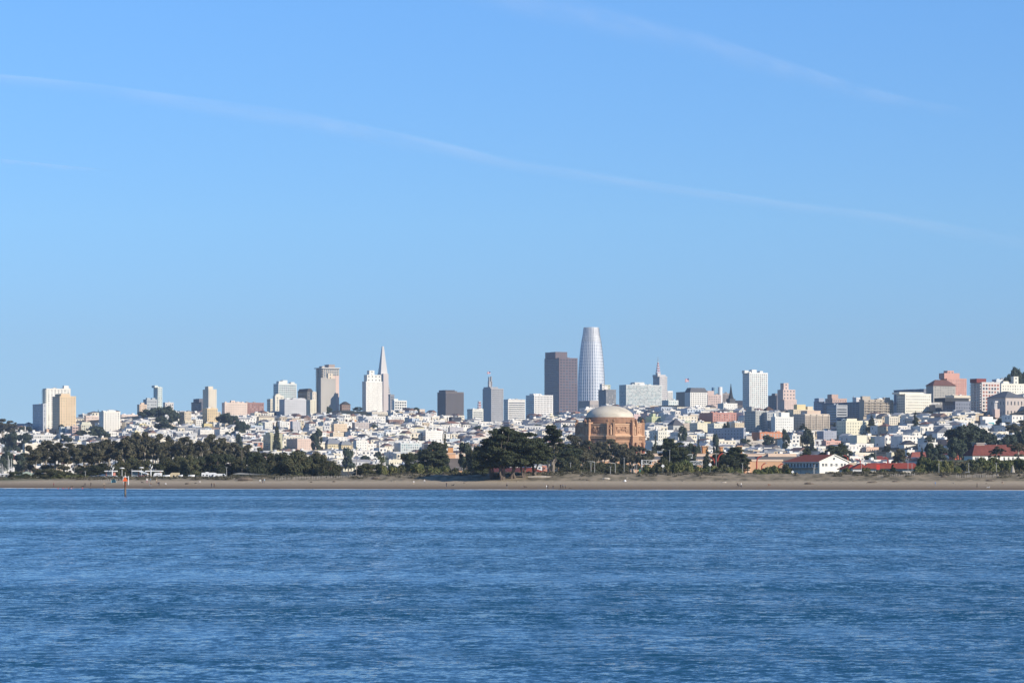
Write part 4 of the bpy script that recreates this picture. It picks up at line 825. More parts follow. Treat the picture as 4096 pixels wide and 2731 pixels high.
# left hall with the big plain roof
D_=1760.; xa=wx(px(4,655),D_); h1=empty('exhibition_hall',(xa,D_,3.5),R_(4),'peach gable-walled hall end with a broad dark grey roof left of the cypress group','hall'); L=wx(px(4,1240),D_)-xa
C_=MB(); ze=wz(py(4,1385),D_)-3.5; zr=wz(py(4,1258),D_)-3.5; C_.box(0,L,0,50,0,max(ze,1.5),PEACH); C_.build('wall',h1)
C_=MB(); n=len(C_.v); C_.v+=[(-1,-.5,ze),(L,-.5,ze),(L,28,zr),(6,28,zr)]; C_.f.append((n,n+1,n+2,n+3)); C_.m.append(C_.mi(mat((.17,.14,.115),.95,.2,.1,streak=False))); C_.build('roof',h1)
x0=wx(px(4,706),D_)-xa; x1=wx(px(4,866),D_)-xa; zt=wz(py(4,1212),D_)-3.5
C_=MB(); C_.box(x0,x1,28.2,34,0,zt,PEACH); C_.box(x1+.02,L,28.4,36,0,wz(py(4,1216),D_)-3.5,PEACHL,SLATE); C_.box(x0-.3,x1+.3,27.9,34.3,zt,zt+.6,PEACHL); C_.build('gable_wall',h1)
for a_,b_,yt_ in ((667,726,1150),(832,885,1150)):
    C_=MB(); C_.box(wx(px(4,a_),D_+55)-xa,wx(px(4,b_),D_+55)-xa,55,62,0,wz(py(4,yt_),D_+55)-3.5,mat((.62,.31,.13),.9,.15)); C_.build('roof_pavilion',h1)
NEARW=mat((.79,.755,.67),.85,.06,.4)
# white gabled hall with red tiles
r_,w_,d_,H_,D_=bld(7,352,727,1029,1161,1300,(.80,.765,.68),'white gabled two-storey hall with red tiled roof just behind the dunes',name='gabled_hall',cat='hall',D=1400,roof='gable',top=.01,clutter=0,wvar=.04,base=3.2,parapet=0,anchor='the white gabled hall')
for o in [o for o in r_.children if o.name.startswith('roof')]: bpy.data.objects.remove(o)
zr=wz(py(7,1093),D_)-3.2; C_=MB(); hip=d_*.0
T_=mat((.26,.07,.042),.9,.2,.8,streak=False)
C_.quad((-.7,-.35,H_-.25),(w_/2,-.35,zr+.15),(w_/2,d_-w_*.35,zr+.15),(-.7,d_+.6,H_-.25),T_); C_.quad((w_/2,-.35,zr+.15),(w_+.7,-.35,H_-.25),(w_+.7,d_+.6,H_-.25),(w_/2,d_-w_*.35,zr+.15),T_); C_.poly([(w_+.7,d_+.6,H_-.25),(-.7,d_+.6,H_-.25),(w_/2,d_-w_*.35,zr+.15)],T_)
C_.quad((-.7,-.35,H_-.27),(-.7,d_+.6,H_-.27),(-.7,d_+.6,H_-.6),(-.7,-.35,H_-.6),NEARW)
C_.build('roof',r_)
C_=MB(); C_.poly([(0,0,H_-.02),(w_,0,H_-.02),(w_/2,0,zr)],NEARW)
for s_ in (0,1):
    a_=(-.7,H_-.3) if s_==0 else (w_+.7,H_-.3); C_.quad((a_[0],-.5,a_[1]-.2),(w_/2,-.5,zr-.1),(w_/2,-.5,zr+.3),(a_[0],-.5,a_[1]+.2),NEARW)
C_.build('gable',r_)
C_=MB(); C_.lathe([(.55,-.05),(.55,.05)],G_MID,14); o=C_.build('round_vent',r_,(w_*.5,-.06,wz(py(7,1133),D_)-3.2)); o.rotation_euler=(math.pi/2,0,0)
FX=lambda zx:(px(7,zx)-px(7,727))/(px(7,1029)-px(7,727))*w_
def winat(r_,x,z,wd,h,y=-.05,gm_=G_DARK,frame=True,name='window'):
    C_=MB(); C_.box(-wd/2,wd/2,0,.2,-h/2,h/2,gm_); o=C_.build(name,r_,(x,y,z))
    if frame:
        F_=MB()
        F_.box(-wd/2-.12,wd/2+.12,-.04,.06,-h/2-.14,-h/2,NEARW); F_.box(-.05,.05,-.03,.02,-h/2,h/2,NEARW); F_.build('frame',o)
    return o
for zx in (764,797,851,904,959,992): winat(r_,FX(zx),wz(py(7,1198),D_)-3.2,1.05,1.25)
for zx,wd in ((797,1.),(853,2.1),(904,1.)): winat(r_,FX(zx),wz(py(7,1286),D_)-3.2,wd,1.5)
for i in range(10):
    y_=d_*(.07+.088*i); C_=MB(); C_.box(-.07,.1,-.6,.6,-.8,.8,G_DARK); C_.build('window',r_,(0,y_,wz(py(7,1202),D_)-3.2))
C_=MB(); zb_=wz(py(7,1228),D_)-3.2; C_.box(-2.2,-.02,d_*.05,d_*.97,zb_-.15,zb_,METG)
for i in range(24): C_.box(-2.2,-2.12,d_*(.05+.92*i/23)-.04,d_*(.05+.92*i/23)+.04,zb_,zb_+1.0,METG)
C_.box(-2.22,-2.1,d_*.05,d_*.97,zb_+1.0,zb_+1.1,METG)
for i in range(6): C_.box(-2.15,-1.95,d_*(.06+.9*i/5)-.1,d_*(.06+.9*i/5)+.1,0,zb_-.16,METG)
C_.build('balcony',r_)
C_=MB(); C_.box(FX(930),FX(948),d_*.3,d_*.3+1.2,H_-.5,wz(py(7,1062),D_+10)-3.2,NEARW); C_.build('chimney',r_)
# white building with a red roof behind the cypress group
bld(0,1894,2074,2176,1887,1906,(.80,.785,.72),'low white building with a dull red roof seen under the cypress group',name='shore_building',D=1260,roof='gable',top=1.9,clutter=0,base=3,roofm=mat((.17,.045,.035),.9),wvar=.04)
# long low red-roofed building right of the hall
D_=1330.; xa=wx(px(7,1175),D_); xb=wx(px(8,505),D_); L=xb-xa; t=empty('red_roofed_lodge',(xa,D_,3.5),0,'long low white lodge under a bright red roof right of the gabled hall','building')
ze=wz(py(7,1238),D_)-3.5; zr=wz(py(7,1178),D_)-3.5; C_=MB(); C_.box(.8,L-.8,0,9,0,ze,NEARW); C_.build('wall',t)
RR=mat((.28,.058,.04),.9,.2,.5,streak=False); C_=MB(); C_.hip(0,L,-1.2,10,ze,zr,RR,inset=3); C_.build('roof',t)
for a_,b_ in ((1350,1400),(1405,1450)):
    winat(t,(wx(px(7,(a_+b_)/2),D_)-xa),ze*.5,(px(7,b_)-px(7,a_))*K4*D_,ze*.7,y=-.12,frame=False,name='doorway')
for a_ in (150,260): winat(t,wx(px(8,a_),D_)-xa,ze*.5,3.2,ze*.62,y=-.12,frame=False,name='doorway')
D_=1290.; xa=wx(px(7,1075),D_); xb=wx(px(7,1252),D_); L=xb-xa; t=empty('gabled_garage',(xa,D_,3.5),R_(4),'small grey-white gabled garage in front of the red roofed lodge','building')
ze=wz(py(7,1238),D_)-3.5; zr=wz(py(7,1183),D_)-3.5; gw=mat((.60,.60,.58),.85,.05); C_=MB(); C_.box(0,L,0,8,0,ze,gw); C_.poly([(0,-.0,ze),(L,0,ze),(L/2,0,zr-.15)],gw); C_.build('wall',t); C_=MB(); C_.hip(-.4,L+.4,-.5,8.3,ze,zr,RR,gable=True,axis='y'); C_.build('roof',t)
winat(t,L*.35,ze*.4,3.2,ze*.6,y=-.1,frame=False,name='garage_door')
bld(7,1028,1030,1145,1241,1295,(.78,.765,.70),'small white annex with red roof between the gabled hall and the garage',name='annex',D=1360,roof='hip',top=2.2,roofm=RR,clutter=0,base=3)
# red market awnings and white tents under the hall
bld(6,1215,1222,1500,1238,1262,(.44,.05,.03),'low bright red shed roof behind the dune bushes, left of the gabled hall',name='red_shed',D=1420,base=3,clutter=0)
# bungalow on the bank, far right
r_,w_,d_,H_,D_=bld(8,962,1032,1640,1097,1152,(.78,.765,.68),'white bungalow with a big dark red hip roof on the bank, right edge',name='bungalow',D=1600,roof='hip',roofm=mat((.16,.05,.04),.9,.2,.5),top=5.6,clutter=0,sep=False,wvar=.04,anchor='the red-roofed bungalow')
FX8=lambda zx:(wx(px(8,zx),D_)-wx(px(8,1032),D_))/math.cos(A)
for zx in (1066,1090,1140,1158,1215,1270,1330,1390,1440,1490,1540): winat(r_,FX8(zx),H_-1.8,1.1,1.7)
C_=MB(); xq=FX8(1165); C_.box(xq-2.6,xq+2.6,d_*.45,d_*.45+4,H_+4.2,H_+6.3,mat((.30,.24,.22),.9)); C_.box(xq-3,xq+3,d_*.45-.4,d_*.45+4.4,H_+6.31,H_+6.6,mat((.5,.46,.42))); C_.build('roof_lantern',r_)
bld(8,376,384,662,1146,1165,(.40,.16,.10),'dark red pyramid roof of a low house below the big dark tree',name='low_house',D=1700,roof='hip',roofm=mat((.24,.075,.055),.9,.2,.5),top=6.4,clutter=0)
bld(8,838,846,950,1108,1146,(.50,.13,.07),'small brick-red shed left of the red-roofed bungalow',name='shed',D=1570,clutter=0)
bld(8,902,905,920,1042,1110,(.78,.76,.70),'slim white chimney post behind the brick-red shed',name='chimney_stack',cat='chimney',D=1600,clutter=0,mind=1.2,w=1.2,parapet=0)
bld(7,1250,1262,1440,1125,1160,(.30,.09,.07),'dark red low roof house behind the lodge',name='low_house',D=1800,roof='hip',roofm=mat((.22,.05,.04),.9),top=1.6,clutter=0)
# marina side, far left
bld(1,215,225,300,1195,1240,(.70,.62,.50),'small cream marina house with a rusty red hip roof',name='house',D=1900,roof='hip',roofm=mat((.30,.10,.06),.9),top=3.2,clutter=0,base=3)
bld(1,372,392,480,1195,1240,(.70,.56,.46),'pinkish marina house with a rusty red hip roof behind low cypresses',name='house',D=1850,roof='hip',roofm=mat((.30,.10,.06),.9),top=4.5,clutter=0,base=3)
bld(1,255,262,460,1252,1290,(.72,.64,.40),'low hut with a pale green roof at the left shore',name='hut',D=1450,roof='hip',roofm=mat((.34,.40,.31),.8),top=1.8,clutter=0,base=3)
bld(1,95,112,235,1055,1100,(.74,.68,.58),'white marina house with red tiled roof behind the boat masts',name='house',D=2200,roof='hip',roofm=mat((.30,.07,.045),.9),top=5,clutter=0,base=3)
bld(1,800,808,890,1105,1180,(.74,.68,.58),'white house with red roof glimpsed between the eucalyptus trees',name='house',D=2250,roof='hip',roofm=mat((.34,.08,.05),.9),top=4,clutter=0,base=3)
# ------------------------------------------------------------------ the houses of the hillside
rnd=random.Random(21)
HCOL=[((.80,.755,.675),'white',27),((.73,.70,.63),'off-white',17),((.74,.67,.53),'cream',14),((.57,.565,.55),'pale grey',14),((.50,.56,.62),'pale blue-grey',5),
      ((.56,.46,.33),'tan',4.5),((.66,.48,.41),'pink',2.2),((.68,.60,.36),'yellow',1.6),((.34,.25,.20),'brown',3),((.26,.27,.29),'dark grey',5),((.52,.56,.42),'sage green',1.2),((.42,.20,.14),'brick red',1.2)]
HM=[mat(c,.88,.12,.25) for c,_,_ in HCOL]
HDARK=mat((.05,.04,.04),.8); HCAP=mat((.62,.61,.58),.85)
RTS=[mat((.50,.49,.47),.9),mat((.30,.30,.30),.95),mat((.66,.65,.62),.9),mat((.16,.15,.15),.9)]
def overl(u0,u1,v0,v1):
    for p in PLACED:
        if u0<p[1] and u1>p[0] and v0<p[3] and v1>p[2]: return True
    return False
lots=[]; v=1500.
while v<5200:
    dep=rnd.uniform(13,19); u=-900.; blk=0
    while u<3600:
        r=rnd.random(); ww=rnd.uniform(7.2,9.5) if r<.70 else rnd.uniform(9.5,13) if r<.94 else rnd.uniform(16,26)
        cx=u*CA-v*SA; cy=u*SA+v*CA
        if cy<2450 and ww<16: ww*=.78
        p4=sx(cx,max(cy,1)); ok = cy>1850 and -90<p4<4190
        if ok:
            D0=float(flatD(p4)); D1=float(ridgeD(p4))
            ok = cy>np.interp(p4,[0,1700,2100,2700,3400,3700,4100],[2560,2450,2250,2250,2180,1950,1900]) and cy<D1+45
        if ok and rnd.random()<.90:
            g=g1(cx,cy)
            hh=rnd.choice([8,8.5,8.5,9,9.5,10.5]) if ww<16 else rnd.choice([8.5,9.5,10,11.5,13.5])
            hh*=rnd.uniform(.92,1.07)*(.78 if cy<D0+150 or cy<2450 else .94); dd=dep*rnd.uniform(.8,1.05)
            lots.append([cx,cy,g,ww,dd,hh,u,v,p4])
        u+=ww+(0 if rnd.random()<.8 else rnd.uniform(1,4)); blk+=ww
        if blk>rnd.uniform(95,125): u+=15; blk=0
    v+=dep+rnd.choice([6,7,17,18])
# what stays clear of the placed buildings and does not stand in front of their visible feet
keep=[]
for L in lots:
    cx,cy,g,ww,dd,hh,u,v,p4=L
    if overl(u,u+ww,v,v+dd): continue
    xr=sx(cx+ww*CA,cy+ww*SA); xl=sx(cx-dd*SA,cy+dd*CA); ok=True
    for P in PLACED:
        if P[8]>cy and xr>P[4]-2 and xl<P[5]+2:
            lim=CAMZ+(HY-(P[7]-2))*K4*cy      # highest z that leaves the foot in view
            if g+hh>lim:
                if lim-g>4.5: hh=lim-g
                else: ok=False; break
    if ok: L[5]=hh; keep.append(L)
# how much of each can be seen: front-to-back cover buffer at half photograph size
buf=np.zeros((700,2140),bool)      # rows 1300..2000
def cover(x0,x1,y0,y1,write=True):
    a=max(int(x0/2)+45,0); b_=min(int(x1/2)+45,2139); c=max(int((y0-1300)),0); d=min(int((y1-1300)),699)
    if b_<=a or d<=c: return 0
    s=buf[c:d,a:b_]; n=int((~s).sum())
    if write: s[:]=True
    return n
ev=[(L[1],0,L) for L in keep]+[(P[8],1,P) for P in PLACED]
ev.sort(key=lambda e:e[0]); vis=[]
cover(2345,2590,1690,1900)
for D_,k,L in ev:
    if k: cover(L[4],L[5],L[6],L[7]+25)
    else:
        cx,cy,g,ww,dd,hh,u,v,p4=L
        xl=sx(cx-dd*SA,cy+dd*CA); xr=sx(cx+ww*CA,cy+ww*SA); n=cover(xl,xr,sy(g+hh,cy),sy(g,cy))
        if n>6: vis.append((n,L))
print('houses in view',len(vis))
vis.sort(key=lambda e:-e[0])
def house_geo(L, rd, single):
    """wall, roof and window shapes of one house in its own axes (x along the street front)"""
    cx,cy,g,ww,dd,hh,u,v,p4=L
    ci=rd.choices(range(len(HCOL)),[c[2] for c in HCOL])[0]; m=HM[ci]; style=rd.random()
    W=MB(); Rf=MB(); wins=[]; z0=-4.
    stor=max(1,int(hh/3.1)); kind='flat-roofed'
    W.box(0,ww,0,dd,z0,hh,m,None)
    if style<.16 and ww<16:
        kind='gabled'; t=rd.uniform(2,3.4); rm=rd.choice([RTS[3],RTS[1],RTS[0],mat((.20,.13,.11),.9)])
        Rf.hip(-.3,ww+.3,-.4,dd+.3,hh+.01,hh+t,rm,gable=True,axis='y')
        W.poly([(0,-.02,hh),(ww,-.02,hh),(ww/2,-.02,hh+t*.93)],m)
    elif style<.24:
        kind='hip-roofed'; Rf.hip(-.4,ww+.4,-.4,dd+.4,hh+.01,hh+rd.uniform(1.6,2.8),rd.choice([RTS[3],RTS[1],RTS[1],RTS[3],mat((.25,.13,.10),.9)]))
    else:
        Rf.box(.1,ww-.1,.1,dd-.1,hh+.01,hh+.12,rd.choice(RTS))
        for a_ in ((-.12,ww+.12,-.25,.2),(-.1,.2,.22,dd),(ww-.2,ww+.1,.22,dd)): W.box(*a_,hh-.3,hh+rd.uniform(.4,.9),m if rd.random()<.7 else HCAP)
        if rd.random()<.5:
            a_=rd.uniform(.1,.5)*ww; b_=rd.uniform(.2,.6)*dd; W.box(a_,a_+ww*rd.uniform(.2,.4),b_,b_+3,hh+.13,hh+rd.uniform(1.5,2.8),rd.choice([m,HM[0],HM[3]]))
        if rd.random()<.6:
            a_=rd.uniform(.1,.8)*ww; Rf.tube([(a_,dd*.5,hh),(a_,dd*.5,hh+rd.uniform(1,2.2))],.22,RTS[1],4)
    nb=max(1,round(ww/3.6)); cw=ww/nb
    bay = rd.random()<.45 and ww<14
    y=-.06
    if bay:
        W.box(ww*.12,ww*.52,-1.,0.02,2.9,hh-.5,m); 
    zst=hh/stor; wf=rd.uniform(.28,.5); hf=rd.uniform(.34,.52)
    for j in range(stor):
        if j==0 and nb<=3:
            wins.append((ww*rd.uniform(.25,.7),-.06,zst*.42,min(2.6,ww*.4),zst*.7,HDARK)); continue
        for i in range(nb):
            x=cw*(i+.5); yy=-.06
            if bay and ww*.12<x<ww*.52: yy=-1.06
            wins.append((x,yy,zst*(j+.52),cw*wf,zst*hf,rd.choices(GLZ,(3,5,2))[0]))
    S_=[]
    for j in range(stor):
        for i in range(rd.choice([0,1,2])):
            c=dd*rd.uniform(.12,.85); S_.append((c,zst*(j+.5),1.1,zst*.4))
    for c,z,w2,h2 in S_: W.quad((-.05,c+w2/2,z-h2/2),(-.05,c-w2/2,z-h2/2),(-.05,c-w2/2,z+h2/2),(-.05,c+w2/2,z+h2/2),G_DARK)
    return ci,kind,stor,W,Rf,wins
def merge(dst,src,cx,cy,g):
    n=len(dst.v); mp=[dst.mi(q) for q in src.mats]
    dst.v+=[(cx+x*CA-y*SA,cy+x*SA+y*CA,g+z) for x,y,z in src.v]
    dst.f+=[tuple(n+i for i in q) for q in src.f]; dst.m+=[mp[i] for i in src.m]
NIND=270; NPART=90; ALL=MB()
HOUSES=[]
for i,(n,L) in enumerate(vis):
    rd=random.Random(i*7+3); ci,kind,stor,W,Rf,wins=house_geo(L,rd,i<NIND); cx,cy,g=L[:3]
    def wq(T):
        for x,y,z,w2,h2,gm_ in wins: T.quad((x-w2/2,y,z-h2/2),(x+w2/2,y,z-h2/2),(x+w2/2,y,z+h2/2),(x-w2/2,y,z+h2/2),gm_)
    if i<NPART:
        o=empty('house',(cx,cy,g),A,None,'house'); W.build('wall',o)
        if Rf.v: Rf.build('roof',o)
        for x,y,z,w2,h2,gm_ in wins:
            nm='garage_door' if gm_ is HDARK else 'window'
            link(nm,win_mesh(w2,h2,False,gm_),o,(x,y,z))
    elif i<NIND:
        wq(W); merge_=MB(); merge_.v=list(W.v); merge_.f=list(W.f); merge_.m=list(W.m); merge_.mats=list(W.mats)
        n0=len(merge_.v); mp=[merge_.mi(q) for q in Rf.mats]; merge_.v+=Rf.v; merge_.f+=[tuple(n0+k for k in q) for q in Rf.f]; merge_.m+=[mp[k] for k in Rf.m]
        o=merge_.build('house',None,(cx,cy,g),A)
    else:
        wq(W); merge(ALL,W,cx,cy,g); merge(ALL,Rf,cx,cy,g); continue
    props(o,None,'house','small houses packed over the hillside')
    HOUSES.append((o,(HCOL[ci][1]),kind,stor,sx(cx+L[3]/2,cy),sy(g+L[5]/2,cy)))
if ALL.v: props(ALL.build('distant_houses'),'mass of tiny pale houses covering the far hillside',None,None,'stuff')
# ------------------------------------------------------------------ trees
def leafmat(a,b_,objv=.25):
    m,nt,bb=new_mat('foliage'); oi=nt.nodes.new('ShaderNodeObjectInfo')
    tc=nt.nodes.new('ShaderNodeTexCoord'); n_=noise(nt,.45,3,None,tc.outputs['Object'])
    c=ramp(nt,n_.outputs['Fac'],[(.35,a),(.65,b_)])
    mr=mrange(nt,oi.outputs['Random'],0,1,1-objv,1+objv)
    sc=nt.nodes.new('ShaderNodeVectorMath'); sc.operation='SCALE'; nt.links.new(c.outputs[0],sc.inputs[0]); nt.links.new(mr,sc.inputs['Scale'])
    nt.links.new(sc.outputs[0],bb.inputs['Base Color']); bb.inputs['Roughness'].default_value=.7; bb.inputs['Specular IOR Level'].default_value=.25
    return m
LE=leafmat((.050,.055,.032),(.115,.102,.060)); LC=leafmat((.022,.033,.015),(.058,.066,.027)); LB=leafmat((.034,.046,.020),(.095,.088,.040)); LS=leafmat((.060,.080,.025),(.17,.16,.055)); LP=leafmat((.05,.07,.03),(.10,.11,.05)); LH=leafmat((.030,.045,.030),(.060,.075,.040)); LD=leafmat((.05,.05,.03),(.135,.12,.08)); LK=leafmat((.05,.052,.026),(.15,.125,.07))
BKE=mat((.42,.37,.30),.9,.2,.5); BKC=mat((.16,.125,.10),.95,.2,.5); BKP=mat((.30,.25,.20),.9,.15,.5)
def leaves(name, blobs, n, size, m, seed, parent, flat=.5, mb=None):
    """leaf sprays spread through the blobs' volume: blobs=(x,y,z,rx,ry,rz)"""
    rg=np.random.default_rng(seed); B=np.array(blobs,float); wt=(B[:,3]*B[:,4]+B[:,4]*B[:,5]+B[:,3]*B[:,5]); wt/=wt.sum()
    k=rg.choice(len(B),n,p=wt); d=rg.normal(size=(n,3)); d/=np.linalg.norm(d,axis=1)[:,None]
    r=rg.random(n)**.45; r*=1+.22*rg.normal(size=n)*(rg.random(n)<.35)
    P=B[k,:3]+d*r[:,None]*B[k,3:6]
    nrm=d*np.array([1,1,.6])+rg.normal(size=(n,3))*.55+np.array([0,0,flat]); nrm/=np.linalg.norm(nrm,axis=1)[:,None]
    a=np.cross(nrm,rg.normal(size=(n,3))); a/=np.linalg.norm(a,axis=1)[:,None]; b_=np.cross(nrm,a)
    s=size*rg.uniform(.55,1.35,n)[:,None]; a=a*s; b_=b_*s*.62
    V=np.stack([P-a,P-b_*.9+a*.1,P+a,P+b_],1).reshape(-1,3)
    me=bpy.data.meshes.new(name); me.vertices.add(4*n); me.vertices.foreach_set('co',V.astype(np.float32).ravel())
    me.loops.add(4*n); me.loops.foreach_set('vertex_index',np.arange(4*n,dtype=np.int32)); me.polygons.add(n); me.polygons.foreach_set('loop_start',np.arange(0,4*n,4,dtype=np.int32))
    me.materials.append(m); me.update(calc_edges=True)
    return link(name,me,parent)
PROTO={}
def proto(key,fn): 
    PROTO[key]=fn
TSRC={}
def limb(T,p,q,r0,r1,rd,m,bend=.12,seg=5):
    p=Vector(p); q=Vector(q); L=(q-p).length; pts=[]
    for i in range(5):
        t=i/4; v=p.lerp(q,t); 
        if 0<i<4: v+=Vector((rd.uniform(-1,1),rd.uniform(-1,1),rd.uniform(-.3,.6)))*L*bend*.5
        pts.append(tuple(v))
    T.tube(pts,[r0+(r1-r0)*i/4 for i in range(5)],m,seg)
# every kind is built 1 wide-unit = real metres: (width W, height H)
def mk_euc(seed):
    rd=random.Random(seed); o=empty('eucalyptus_tree',(0,0,0)); T=MB(); blobs=[]
    W,H=13,24
    for s_ in range(rd.choice([2,3,3])):
        bx,by=rd.uniform(-1.6,1.6),rd.uniform(-1,1); fx=bx+rd.uniform(-2.2,2.2); fork=(fx,by+rd.uniform(-1,1),H*rd.uniform(.48,.6))
        limb(T,(bx,by,-1),fork,.42,.26,rd,BKE,.08,6)
        for q in range(rd.choice([3,4,4])):
            tip=(fork[0]+rd.uniform(-4.6,4.6),fork[1]+rd.uniform(-4,4),H*rd.uniform(.58,.95)); limb(T,fork,tip,.2,.07,rd,BKE,.15)
            rr=rd.uniform(1.2,2.2); blobs.append((*tip,rr*1.15,rr*1.1,rr*.85))
            if rd.random()<.8: blobs.append((tip[0]+rd.uniform(-2.2,2.2),tip[1]+rd.uniform(-2,2),tip[2]-rd.uniform(1,4.2),rr*.8,rr*.8,rr*.8))
    for q in range(16): blobs.append((rd.uniform(-6.3,6.3),rd.uniform(-4,4),H*(rd.uniform(.46,.88) if q<13 else .3),rd.uniform(1,1.9),1.5,rd.uniform(1.,2.)))
    T.build('trunk',o); leaves('crown',blobs,10500,.44,LE,seed,o,.2); return o,W,H
def mk_cyp(seed):      # Monterey cypress: leaning trunks, flat plates of foliage
    rd=random.Random(seed); o=empty('cypress_tree',(0,0,0)); T=MB(); blobs=[]; W,H=17,19
    for s_ in range(rd.choice([3,4,5])):
        bx=rd.uniform(-1.5,1.5); fork=(bx+rd.uniform(-2.5,2.5),rd.uniform(-1.5,1.5),H*rd.uniform(.3,.45)); limb(T,(bx,rd.uniform(-.6,.6),-1),fork,.5,.34,rd,BKC,.12,6)
        for q in range(4):
            tip=(fork[0]+rd.uniform(-5,5),fork[1]+rd.uniform(-4.5,4.5),H*rd.uniform(.5,.9)); limb(T,fork,tip,.26,.08,rd,BKC,.15)
    for j in range(70):
        z=H*rd.uniform(.27,.98); rmax=W/2*(.98 if z<H*.75 else .98-(z/H-.75)*2.4); a_=rd.uniform(0,6.28); rr=rmax*math.sqrt(rd.uniform(.02,.9))
        s_=rd.uniform(1.5,2.9)*(1 if z<H*.85 else .7); blobs.append((rr*math.cos(a_),rr*math.sin(a_)*.8,z,s_*1.35,s_*1.15,s_*.4))
    T.build('trunk',o); leaves('crown',blobs,22000,.44,LC,seed,o,.7); return o,W,H
def mk_cypt(seed):     # wind-thinned cypress, bare trunks under a small high crown
    rd=random.Random(seed); o=empty('cypress_tree',(0,0,0)); T=MB(); blobs=[]; W,H=9,21
    for bx,tx in ((-.9,-.5),(-.2,.4),(.4,1.0),(.9,.2),(-2.0,-1.5)):
        limb(T,(bx,rd.uniform(-.5,.5),-1),(tx,rd.uniform(-.5,.5),H*.72),.34,.16,rd,BKP,.03,6); limb(T,(tx,0,H*.6),(tx+rd.uniform(-3,3),rd.uniform(-1,1),H*.85),.15,.05,rd,BKP,.1)
    for s_ in (-1,1): limb(T,(s_*.6,0,H*.25),(s_*3.4,0,H*.55),.2,.05,rd,BKP,.12)
    for j in range(20):
        z=H*rd.uniform(.6,.97); rm=W*.5*min(1,(1.05-z/H)*3.2); s_=rd.uniform(1.0,1.9); a_=rd.uniform(0,6.28); r_=rm*math.sqrt(rd.random())
        blobs.append((r_*math.cos(a_),r_*math.sin(a_)*.7,z,s_*1.25,s_,s_*.5))
    for x_,z_ in ((3.3,.56),(-3.2,.5),(2.4,.44)): blobs.append((x_,0,H*z_,1.2,1,.6))
    T.build('trunk',o); leaves('crown',blobs,6500,.42,LC,seed,o,.7); return o,W,H
def mk_cypb(seed):     # broad, dense to the ground
    rd=random.Random(seed); o=empty('spreading_cypress',(0,0,0)); T=MB(); blobs=[]; W,H=20,13
    for s_ in range(3): limb(T,(rd.uniform(-2,2),0,-1),(rd.uniform(-5,5),rd.uniform(-2,2),H*.7),.45,.12,rd,BKC,.1,6)
    for j in range(50):
        x=rd.uniform(-1,1); z=rd.uniform(.06,.95)*(1-abs(x)**2.2*.75); s_=rd.uniform(1.8,3.0)
        blobs.append((x*W*.45,rd.uniform(-1,1)*W*.26*(1-abs(x)*.4),z*H,s_*1.25,s_*1.1,s_*.6))
    T.build('trunk',o); leaves('crown',blobs,15000,.46,LB if seed%2 else LC,seed,o,.6); return o,W,H
def mk_round(seed):
    rd=random.Random(seed); o=empty('broadleaf_tree',(0,0,0)); T=MB(); blobs=[]; W,H=14,12
    limb(T,(0,0,-1),(rd.uniform(-.6,.6),0,H*.55),.45,.2,rd,BKC,.05,6)
    for j in range(20):
        a_=rd.uniform(0,6.28); z=rd.uniform(.28,.92); rm=math.sqrt(max(.05,1-((z-.52)/.5)**2)); rr=rm*W*.38*math.sqrt(rd.random()); s_=rd.uniform(1.3,2.3)
        limb(T,(0,0,H*.4),(rr*math.cos(a_)*.8,rr*math.sin(a_)*.8,z*H*.9),.14,.04,rd,BKC,.1,4) if j<7 else None
        blobs.append((rr*math.cos(a_),rr*math.sin(a_),z*H,s_,s_,s_*.85))
    T.build('trunk',o); leaves('crown',blobs,6000,.52,LH,seed,o,.3); return o,W,H
def mk_con(seed):
    rd=random.Random(seed); o=empty('conifer_tree',(0,0,0)); T=MB(); blobs=[]; W,H=9,20
    T.tube([(0,0,-1),(0,0,H*.5),(.2,0,H*.97)],[.4,.25,.05],BKC,6)
    for j in range(16):
        t=j/15; z=H*(.16+.8*t); r_=W/2*(1-t)**.8*.9+.3
        for q in range(4 if t<.7 else 2):
            a_=rd.uniform(0,6.28); blobs.append((r_*.55*math.cos(a_),r_*.55*math.sin(a_),z-.3,r_*.55,r_*.5,.55+.3*(1-t)))
    T.build('trunk',o); leaves('crown',blobs,5500,.42,LC,seed,o,.4); return o,W,H
def mk_palm(seed,H=11,W=9,thin=False):
    rd=random.Random(seed); o=empty('palm_tree',(0,0,0)); T=MB(); hc=H-(W*.28)
    T.tube([(0,0,-1),(.1,0,hc*.5),(0,0,hc)],[.5,.42,.4] if not thin else [.34,.27,.24],BKP,8); T.build('trunk',o)
    C_=MB(); nf=46 if not thin else 30
    for i in range(nf):
        a_=i*2.399; el=rd.uniform(-.55,1.35); L=W*.5*rd.uniform(.85,1.1); pts=[]
        for j in range(7):
            t=j/6; pts.append(Vector((math.cos(a_)*L*t*math.cos(el*(1-.5*t)),math.sin(a_)*L*t*math.cos(el*(1-.5*t)),hc+L*(math.sin(el)*t-.62*t*t))))
        wd=.05*W; sd=Vector((-math.sin(a_),math.cos(a_),0))
        for j in range(6):
            w0=wd*math.sin(math.pi*(.12+.85*j/6)); w1=wd*math.sin(math.pi*(.12+.85*(j+1)/6)); dz=Vector((0,0,-.35*wd))
            for sg in (-1,1):
                C_.quad(tuple(pts[j]),tuple(pts[j]+sd*sg*w0+dz),tuple(pts[j+1]+sd*sg*w1+dz),tuple(pts[j+1]),LP)
    C_.build('crown',o); return o,W,H
